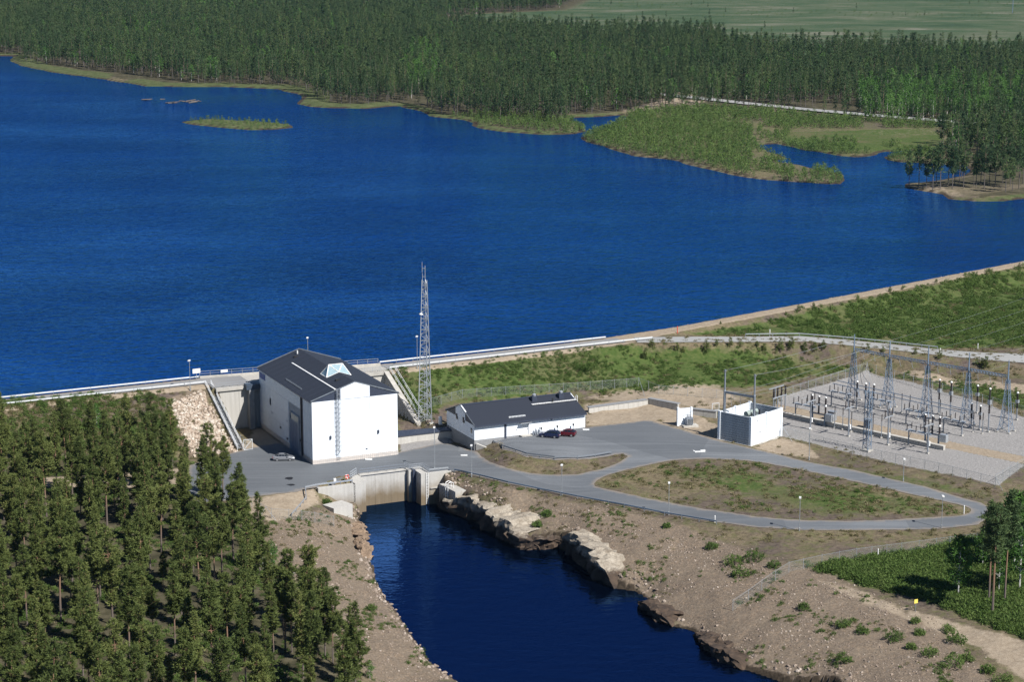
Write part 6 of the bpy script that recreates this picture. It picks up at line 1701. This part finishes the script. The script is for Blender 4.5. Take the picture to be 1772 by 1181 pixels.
# ---- young pines and bushes along the roads
yp = [pine(500 + k, 3.0, 34, 9, .42, base=.04, rmax=.95, young=True) for k in range(4)]
yl = [(1128,596,1.6),(1172,602,1.7),(1182,606,1.3),(1222,605,2.4),(1240,596,1.5),(1264,596,2.0),(1322,603,1.6),(1350,604,2.6),(1369,602,2.8),(1392,606,2.2),(1410,603,1.9),(1425,600,1.9),(1310,597,1.3),(1502,604,1.6),(1528,606,1.3),(1626,618,1.9),(1700,630,1.8),(1706,634,2.6),(1584,609,1.3),(1690,628,1.4),(1115,618,2.0),(1240,548,1.0),(1247,557,1.0),(1382,535,2.3),(1408,528,1.7),(1360,541,1.2),(1540,501,1.9),(1562,497,1.6),(1620,486,1.6),(1690,474,1.8),(1708,472,1.7),(1764,462,2.4),(1484,515,1.1)]
for k, (u, v, h) in enumerate(yl):
    x, y, z = gp(u, v + 4)
    if u < 1160: w_ = 'low dark young pine on the dam slope near the start of the gravel road'
    elif v < 560: w_ = 'young pine on the rim of the sandy dam crest'
    elif u < 1450: w_ = 'young pine on the bank just below the gravel road'
    else: w_ = 'young pine between the gravel road and the switchyard'
    place_tree('young_pine', yp[k % 4], x, y, z - .05, h / 3.0 * (.75 if v < 560 else 1.1), k, w_, {True: 'young pines on the crest rim', False: 'young pines by the gravel road'}[v < 560], 'young tree')
bl_ = [(1390,1050,1.0,'dark green low bush in the middle of the rubble bank'),(1459,1080,1.3,'round dark bush on the rubble bank, left of the taller bright one'),(1493,1092,1.1,'olive bush on the rubble bank between the round and the bright one'),(1549,1104,1.6,'bright upright bush on the rubble bank'),(1460,1142,1.5,'bush lowest on the rubble bank, near the water'),(1585,1073,.8,'small bush on the sandy track edge near the yellow sign'),(1590,1094,.9,'small round bush below the sandy track'),(1577,1118,.8,'tiny bush right of the bright upright one'),(1640,1090,1.2,'bush on the sandy track, farthest up'),(1655,1108,1.6,'tall bush in the middle of the sandy track cluster'),(1608,1130,1.4,'thin pale bush left of the track cluster'),(1650,1150,1.9,'wide pale bush at the foot of the track cluster'),(1672,1140,1.2,'small bush right of the wide pale one'),(1710,1160,1.2,'bush by the lower right corner, upper one'),(1735,1178,1.6,'bush at the lower right corner, cut by the frame'),(1270,972,1.9,'broad green bush near the fence on the right bank, left one'),(1305,965,1.9,'broad green bush near the fence on the right bank, middle one'),(1338,978,1.3,'green bush touching the fence on the right bank'),(1283,992,1.6,'green bush just below the broad pair on the right bank'),(1232,945,1.2,'green bush on the bank below the loop road, far left of its row'),(642,1052,1.0,'small dark bush alone on the left gravel bank'),(565,868,1.0,'green bush by the weathered block under the parapet'),(1154,908,.8,'tiny bright green bush below the guard rail'),(960,1008,.0,''),(946,888,1.1,'green shrub in the strip above the pale cliff, upper'),(930,906,1.0,'green shrub in the strip above the pale cliff, lower'),(1006,636,1.6,'dark bush on the green dam slope, left of a pair'),(1018,638,1.8,'dark bush on the green dam slope, right of a pair')]
for k, (u, v, r, lb) in enumerate(bl_):
    if r == 0: continue
    x, y, z = gp(u, v + 5); bmh = bush_mesh(700 + k, int(36 + r * 26), 9, .34, r, r * 1.15)
    t = thing('bush', lb, 'bush', (x, y, z), 0, 'bushes on the banks'); link('foliage', bmh, t)
    segs = [((0, 0, -.2), (math.cos(a) * r * .5, math.sin(a) * r * .5, r * .7), .04, .015) for a in (0, 1.3, 2.6, 3.9, 5.2)]
    link('stems', leafy_mesh('stems', trunk_tris(segs, 4), None, np.zeros(40), [M['bark']]), t)
# fallen log
x, y, z = gp(488, 996); o = MB().tube((-2.4, 0, .18), (2.4, .3, .2), .16, .12, 8).build('fallen_log', M['birchbark'], None); o.location = (x, y, z); tag(o, 'pale fallen log lying at the edge of the near pines', 'log')

# ---- far forest
rs = np.random.default_rng(77)
fp = [pine(600 + k, 13.5 + k % 3, 50, 9, .72, base=(.26, .36, .20)[k % 3], rmax=1.22, needle='needlefar', bark='barkfar', joined=True) for k in range(6)]
fb = [birch(650 + k, 11.5, 70, 7, .85, .18, 1.9, joined=True, leaf='birchfar') for k in range(2)]
yjoin = [pine(660 + k, 3.2, 18, 6, .62, base=.04, rmax=1.0, young=True, needle='younganeedle', bark='barkfar', joined=True) for k in range(3)]
SH = shore
def wood(px, z=9.0): return [at(u, v, z)[:2] for u, v in px]
isl_poly = wood([(1001,240),(1012,204),(1085,196),(1130,190),(1212,186),(1320,190),(1480,206),(1640,218),(1640,262),(1570,288),(1560,330),(1480,330),(1200,300)])
road_w = [p[:2] for p in far_road]
bogw = wood([(2600,74),(1772,97),(1300,97),(1250,84),(1230,72),(1000,68),(860,60),(740,44),(780,26),(960,16),(1020,-10),(1000,-60),(2600,-80)])
def rej_far(x, y):
    s = sdist(x, y, SH) + (fbm(x, y, 30) - .3) * 9
    return (s > -5) | (sdist(x, y, isl_poly) < 0) | (pdist(x, y, road_w)[0] < 7.5) | (sdist(x, y, bogw) < 0)
outer = wood([(-260,70),(0,100),(515,165),(740,205),(1030,215),(1400,190),(1640,262),(1680,290),(2000,300),(2300,40),(2100,-5),(-400,-5)])
FPt = poisson(outer, 3.4, rs, 230000, rej_far)
def far_z(P): return far_h(P[:, 0], P[:, 1])[0]
print('far trees', len(FPt))
# nearest forest trees beyond the lake become single trees: the peninsula on the right and the front row of the shore
dist = np.hypot(FPt[:, 0], FPt[:, 1]); tri = rs.random(len(FPt))
def px_of(x, y, z):
    dx, dy, dz = x, y, z - H; f = dy * CT - dz * ST
    return 886 + F * dx / f, 590.5 - F * (dy * ST + dz * CT) / f
U_, V_ = px_of(FPt[:, 0], FPt[:, 1], 9.0)
pen = [(1573,322),(1590,320),(1603,324),(1614,326),(1620,322),(1627,326),(1641,318),(1648,326),(1652,320),(1660,318),(1667,325),(1685,322),(1689,324),(1697,318),(1703,326),(1712,320),(1722,322),(1735,318),(1740,333),(1748,322),(1752,330),(1763,326),(1770,318),(1628,262),(1640,258),(1632,250),(1655,255),(1668,262),(1680,258),(1690,266),(1702,262),(1715,256),(1728,262),(1740,258),(1755,264),(1766,256),(1690,250),(1712,246),(1735,250),(1760,244),(1650,300),(1664,306),(1700,300),(1722,304),(1745,300),(1765,306)]
n_single = 300 - n_near - 3
penw = [at(u, v, 9.0)[:2] for u, v in pen][:n_single]
fpi = [pine(610 + k, 13.5 + k % 3, 60, 9, .8, base=.40, rmax=1.6, needle='needlefar', bark='barkfar') for k in range(4)]
psc = [rs.uniform(.85, 1.15) for _ in penw]
for side in (0, 1):
    ks = [k for k in range(len(penw)) if (pen[k][1] > 310) == (side == 0) and (side == 0 or pen[k][1] < 311)]
    where, gr = (('on the low peninsula jutting into the lake at the right', 'pines on the right-hand peninsula'), ('behind the narrow inlet at the right edge of the lake', 'pines behind the right-hand inlet'))[side]
    rest = list(ks); lab = {}
    for nm, key in (('tallest bare-stemmed pine', lambda k: -psc[k]), ('shortest bare-stemmed pine', lambda k: psc[k]), ('outermost left pine', lambda k: pen[k][0]), ('rightmost pine', lambda k: -pen[k][0]), ('pine closest to the water', lambda k: -pen[k][1]), ('pine farthest from the water', lambda k: pen[k][1])):
        c_k = min(ks, key=key)
        if c_k in rest: rest.remove(c_k); lab[c_k] = nm + ' ' + where
    for k in rest: lab[k] = 'bare-stemmed pine amid the others ' + where
    for k in ks:
        x, y = penw[k]; z = float(far_h(np.array([x]), np.array([y]))[0][0])
        place_tree('pine_tree', fpi[k % 4], x, y, z - .1, psc[k], rs.uniform(0, 6.28), lab[k], gr)
pw = np.array(penw)
keep = np.ones(len(FPt), bool)
keep &= ~((U_ > 1560) & (V_ > 285))
keep &= fbm(FPt[:, 0] + 300, FPt[:, 1], 38) < .69
green_p = fbm(FPt[:, 0], FPt[:, 1], 60)
isb = ((green_p > .64) & (tri < .40)) | (tri < .035)
isb |= (U_ > 1480) & (U_ < 1800) & (V_ > 160) & (V_ < 215) & (tri < .75)
isb |= (U_ > 700) & (U_ < 760) & (V_ > 90) & (V_ < 165) & (tri < .5)
hsc = 1.0
P3 = lambda m: np.concatenate([FPt[m], far_z(FPt[m])[:, None] - .2], 1)
scatter('pine_forest', P3(keep & ~isb), [proto('forest_pine', m) for m in fp], .55, 1.22, 'dense dark pine forest beyond the lake', rs, .03)
scatter('birch_forest', P3(keep & isb), [proto('forest_birch', m) for m in fb], .65, 1.1, 'bright green birches mixed into the forest beyond the lake', rs, .03)
# young plantation on the near island and spits, with open patches
def rej_isl(x, y):
    s = np.minimum(sdist(x, y, SH), sdist(x, y, isle)); U2, V2 = px_of(x, y, 9.0)
    clear = ((U2 > 1370) & (U2 < 1640) & (V2 > 222) & (V2 < 246)) | ((U2 > 1480) & (V2 > 240) & (V2 < 262) & (fbm(x, y, 10) > .3)) | ((U2 > 1300) & (U2 < 1400) & (V2 > 222) & (fbm(x, y, 8) > .45))
    return (s > -1.5) | clear | (pdist(x, y, road_w)[0] < 6) | (fbm(x + 40, y, 22) > .66)
yz = isl_poly + []
YP = poisson(isl_poly, 2.1, rs, 60000, rej_isl)
spit = wood([(760,202),(840,215),(940,228),(1000,230),(1022,224),(1000,208),(930,200),(840,196)]); YP = np.concatenate([YP, poisson(spit, 2.6, rs, 12000, lambda x, y: sdist(x, y, SH) > -2)])
YI = poisson(isle, 2.6, rs, 8000, lambda x, y: (sdist(x, y, isle) > -1.5) | ((px_of(x, y, 8.6)[0] < 425) & (rs.random(len(x)) < .93)))
YA = YP
scatter('islet_shrubs', np.concatenate([YI, far_z(YI)[:, None] - .1], 1), [proto('islet_pine', m) for m in yjoin], .3, .65, 'low shrubs and tiny pines on the grassy islet', rs, .04)

scatter('young_pine_plantation', np.concatenate([YA, far_z(YA)[:, None] - .1], 1), [proto('plantation_pine', m) for m in yjoin], .5, 1.15, 'thicket of knee-high to head-high young pines on the flat peninsula and islet', rs, .04)
# sparse bog trees
BG = poisson(wood([(760,44),(900,34),(1250,60),(1772,90),(2000,90),(2000,-5),(960,-5)]), 10, rs, 9000, lambda x, y: fbm(x, y, 110) > .47)
scatter('bog_trees', np.concatenate([BG, far_z(BG)[:, None] - .1], 1), [proto('bog_pine', m) for m in fp[:1] + yjoin * 2], .3, .6, 'scattered small trees standing on the open bog', rs, .05)

# ---- ground cover near the station
shr = [proto('shrub_clump', bush_mesh(800 + k, 26, 7, .30, .75, .9)) for k in range(4)]
drg = [proto('grass_clump', bush_mesh(820 + k, 16, 7, .24, .5, .35, 'drygrass')) for k in range(3)]
stn = []
for k in range(4):
    bm = bmesh.new(); bmesh.ops.create_icosphere(bm, subdivisions=1, radius=.5); r_ = random.Random(k)
    for v in bm.verts: v.co = Vector((v.co.x * r_.uniform(.75, 1.3), v.co.y * r_.uniform(.6, 1.1), v.co.z * r_.uniform(.45, .85)))
    me = bpy.data.meshes.new('stone'); bm.to_mesh(me); bm.free(); me.materials.append(M['stone']); stn.append(proto('stone', me))
rip = []
for k in range(3): me = stn[k].data.copy(); me.materials.clear(); me.materials.append(M['riprap']); rip.append(proto('riprap_stone', me))
def samp(field, xmin, xmax, ymin, ymax, n, rs, power=1.0):
    """random points where a vertex field of the near ground is high"""
    x = rs.uniform(xmin, xmax, n); y = rs.uniform(ymin, ymax, n)
    i = np.clip(((x - gx[0]) / DX).astype(int), 0, len(gx) - 1); j = np.clip(((y - gy[0]) / DX).astype(int), 0, len(gy) - 1)
    k = (rs.random(n) < np.clip(field[j, i], 0, 1) ** power) & (PAV[j, i] > .5) & (DRIV[j, i] > .6)
    x, y = x[k], y[k]
    return np.stack([x, y, gzv(x, y)], -1)
dens = fbm(GX, GY, 7) * .5 + fbm(GX + 90, GY, 2.5) * .5
gg = np.where(green > .3, green * sstep(dens, .30, .62), 0) * (GY > 430)
SHP = samp(gg, -60, 180, 430, 655, 120000, rs, 1.4)
SHP = SHP[rs.permutation(len(SHP))[:24000]]
scatter('dam_slope_shrubs', SHP - [0, 0, .12], shr, .3, .9, 'knee-high green shrubs and grass covering the downstream dam slope', rs, .1)
BGS = samp(np.clip(green, 0, 1) * sstep(dens, .42, .58) * (GY > 515), 55, 180, 515, 655, 40000, rs)
scatter('dam_slope_bushes', BGS[:1900] - [0, 0, .1], shr, .7, 1.5, 'waist-high green bushes on the right-hand dam slope', rs, .1)
thick = zone_of([(1418,985),(1500,972),(1640,948),(1780,915),(1800,1000),(1800,1115),(1700,1075),(1600,1036),(1500,1012)], 2)
TH_P = samp(thick, 40, 110, 285, 400, 60000, rs)
scatter('green_thicket', TH_P[:7000] - [0, 0, .1], shr, .8, 1.5, 'dense green knee-high thicket on the right below the loop road', rs, .1)
hz = (1 - np.clip(rub * .75 + sand + pale + forest + wet, 0, 1)) * (GY > 370) * (DCREST > 5) * sstep(dens, .35, .6)
DG = samp(hz, -110, 180, 330, 640, 90000, rs)
scatter('dry_grass_tufts', DG[:16000] - [0, 0, .08], drg, .5, 1.3, 'dry yellowish grass and heather tufts on the open ground', rs, .15)
loopm = 1 - sstep(sdist(GX, GY, [(p[0], p[1]) for p in loop_ring]), -2, 0)
LG = samp(np.clip(loopm * sstep(dens, .45, .6) + thick * 0, 0, 1), -10, 105, 375, 450, 22000, rs)
scatter('loop_shrubs', LG[:3600] - [0, 0, .12], shr[:1] + drg * 2, .35, .85, 'low shrubs and grass inside the loop road', rs, .1)
FU = samp(forest * sstep(dens, .42, .6), -130, 10, 285, 470, 40000, rs)
scatter('forest_undergrowth', FU[:9000] - [0, 0, .1], shr + drg, .4, 1.0, 'heather and low shrubs on the floor of the near wood', rs, .1)
LS = samp(zone_of([(-60,700),(280,690),(310,730),(330,770),(0,800),(-60,800)], 4) * (1 - zone_of([(285,690),(348,672),(412,785),(330,790)], 1)), -130, -60, 420, 470, 12000, rs)
scatter('left_slope_shrubs', LS[:3600] - [0, 0, .1], shr[:1] + drg, .5, 1.3, 'green and olive scrub on the dam slope left of the rubble', rs, .1)
BS = samp(np.clip(rub, 0, 1) * sstep(dens, .35, .62), -60, 100, 285, 440, 80000, rs)
scatter('bank_stones', BS[:20000], stn, .14, .55, 'loose pinkish stones strewn over the gravel banks', rs, .6, rs.random(min(20000, len(BS))) ** 1.5 * .8 + .35)
RP = samp(zone_of([(287,700),(345,680),(405,782),(335,792)], .8), -85, -55, 425, 470, 12000, rs)
scatter('riprap', RP[:4200], rip, .35, 1.15, 'pale broken rubble covering the slope beside the long stair', rs, .7)
BV = samp(rub * sstep(fbm(GX, GY, 5), .55, .68), -60, 100, 285, 440, 40000, rs)
scatter('bank_weeds', BV[:4000] - [0, 0, .08], shr[:2] + drg, .3, .75, 'small green weeds dotted over the gravel banks', rs, .15)
SL = samp(1 - sstep(np.abs(DRIV - 1.5), .4, 1.2), -40, 60, 290, 420, 30000, rs)
scatter('shoreline_boulders', SL[:700], stn, .3, 1.0, 'boulders lining the water edge of the tailrace', rs, .6)
CS = samp((1 - sstep(np.abs(DSIDE + 5.2 - nar_ * .8), .5, 1.2)), -176, 180, 400, 655, 90000, rs)
scatter('crest_riprap', CS[:4000], rip, .3, .8, 'pale stones along the lake edge of the dam crest', rs, .6)

# ---- low islets of drift logs and rocks in the lake
for k, (u, v, L_, lb) in enumerate([(269,173,11,'thin dark log bar in the lake, left of the driftwood pile'),(318,177,14,'dark driftwood and rock pile in the lake near the far shore')]):
    x, y, z = at(u, v, LAKE_Z); t = thing('driftwood_pile', lb, 'driftwood', (x, y, LAKE_Z), .1 * k, 'driftwood in the lake'); r_ = random.Random(k + 4)
    for j in range(5 + 9 * k):
        a = r_.uniform(-.5, .5); cxx = r_.uniform(-L_/2, L_/2); cyy = r_.uniform(-2.5, 2.5) * (1 + k); ll = r_.uniform(1.5, 5)
        MB().tube((cxx - ll/2, cyy, r_.uniform(.1, .4)), (cxx + ll/2, cyy + a * ll, r_.uniform(.1, .6 + .5*k)), .28, .18, 6).build('log', M['bark'], t)
# pale pole far away on the bog
x, y, z = at(1752, 22, 9); t = MB().lathe((0, 0, 0), [(.3, 0), (.2, 18)], 6).build('bog_mast', M['mast'], None); t.location = (x, y, 9); tag(t, 'thin mast standing far off on the bog at the upper right', 'mast')

# ================================================================== AIR
hz_ = MB().box(-9200, -700, -18, 9200, 12200, 135).mesh('haze', None) if False else None
hm_ = bpy.data.materials.new('thin_air'); hm_.use_nodes = True; hn = hm_.node_tree.nodes; hn.clear()
ho = hn.new('ShaderNodeOutputMaterial'); hv = hn.new('ShaderNodeVolumePrincipled')
hv.inputs['Color'].default_value = (.38, .66, 1.0, 1); hv.inputs['Density'].default_value = HAZE; hv.inputs['Anisotropy'].default_value = .2
hm_.node_tree.links.new(hv.outputs[0], ho.inputs['Volume'])
o = MB().box(-9200, -700, -18, 9200, 12200, 135).build('haze', hm_); tag(o, 'thin blue haze over the distant forest and bog', kind='stuff')
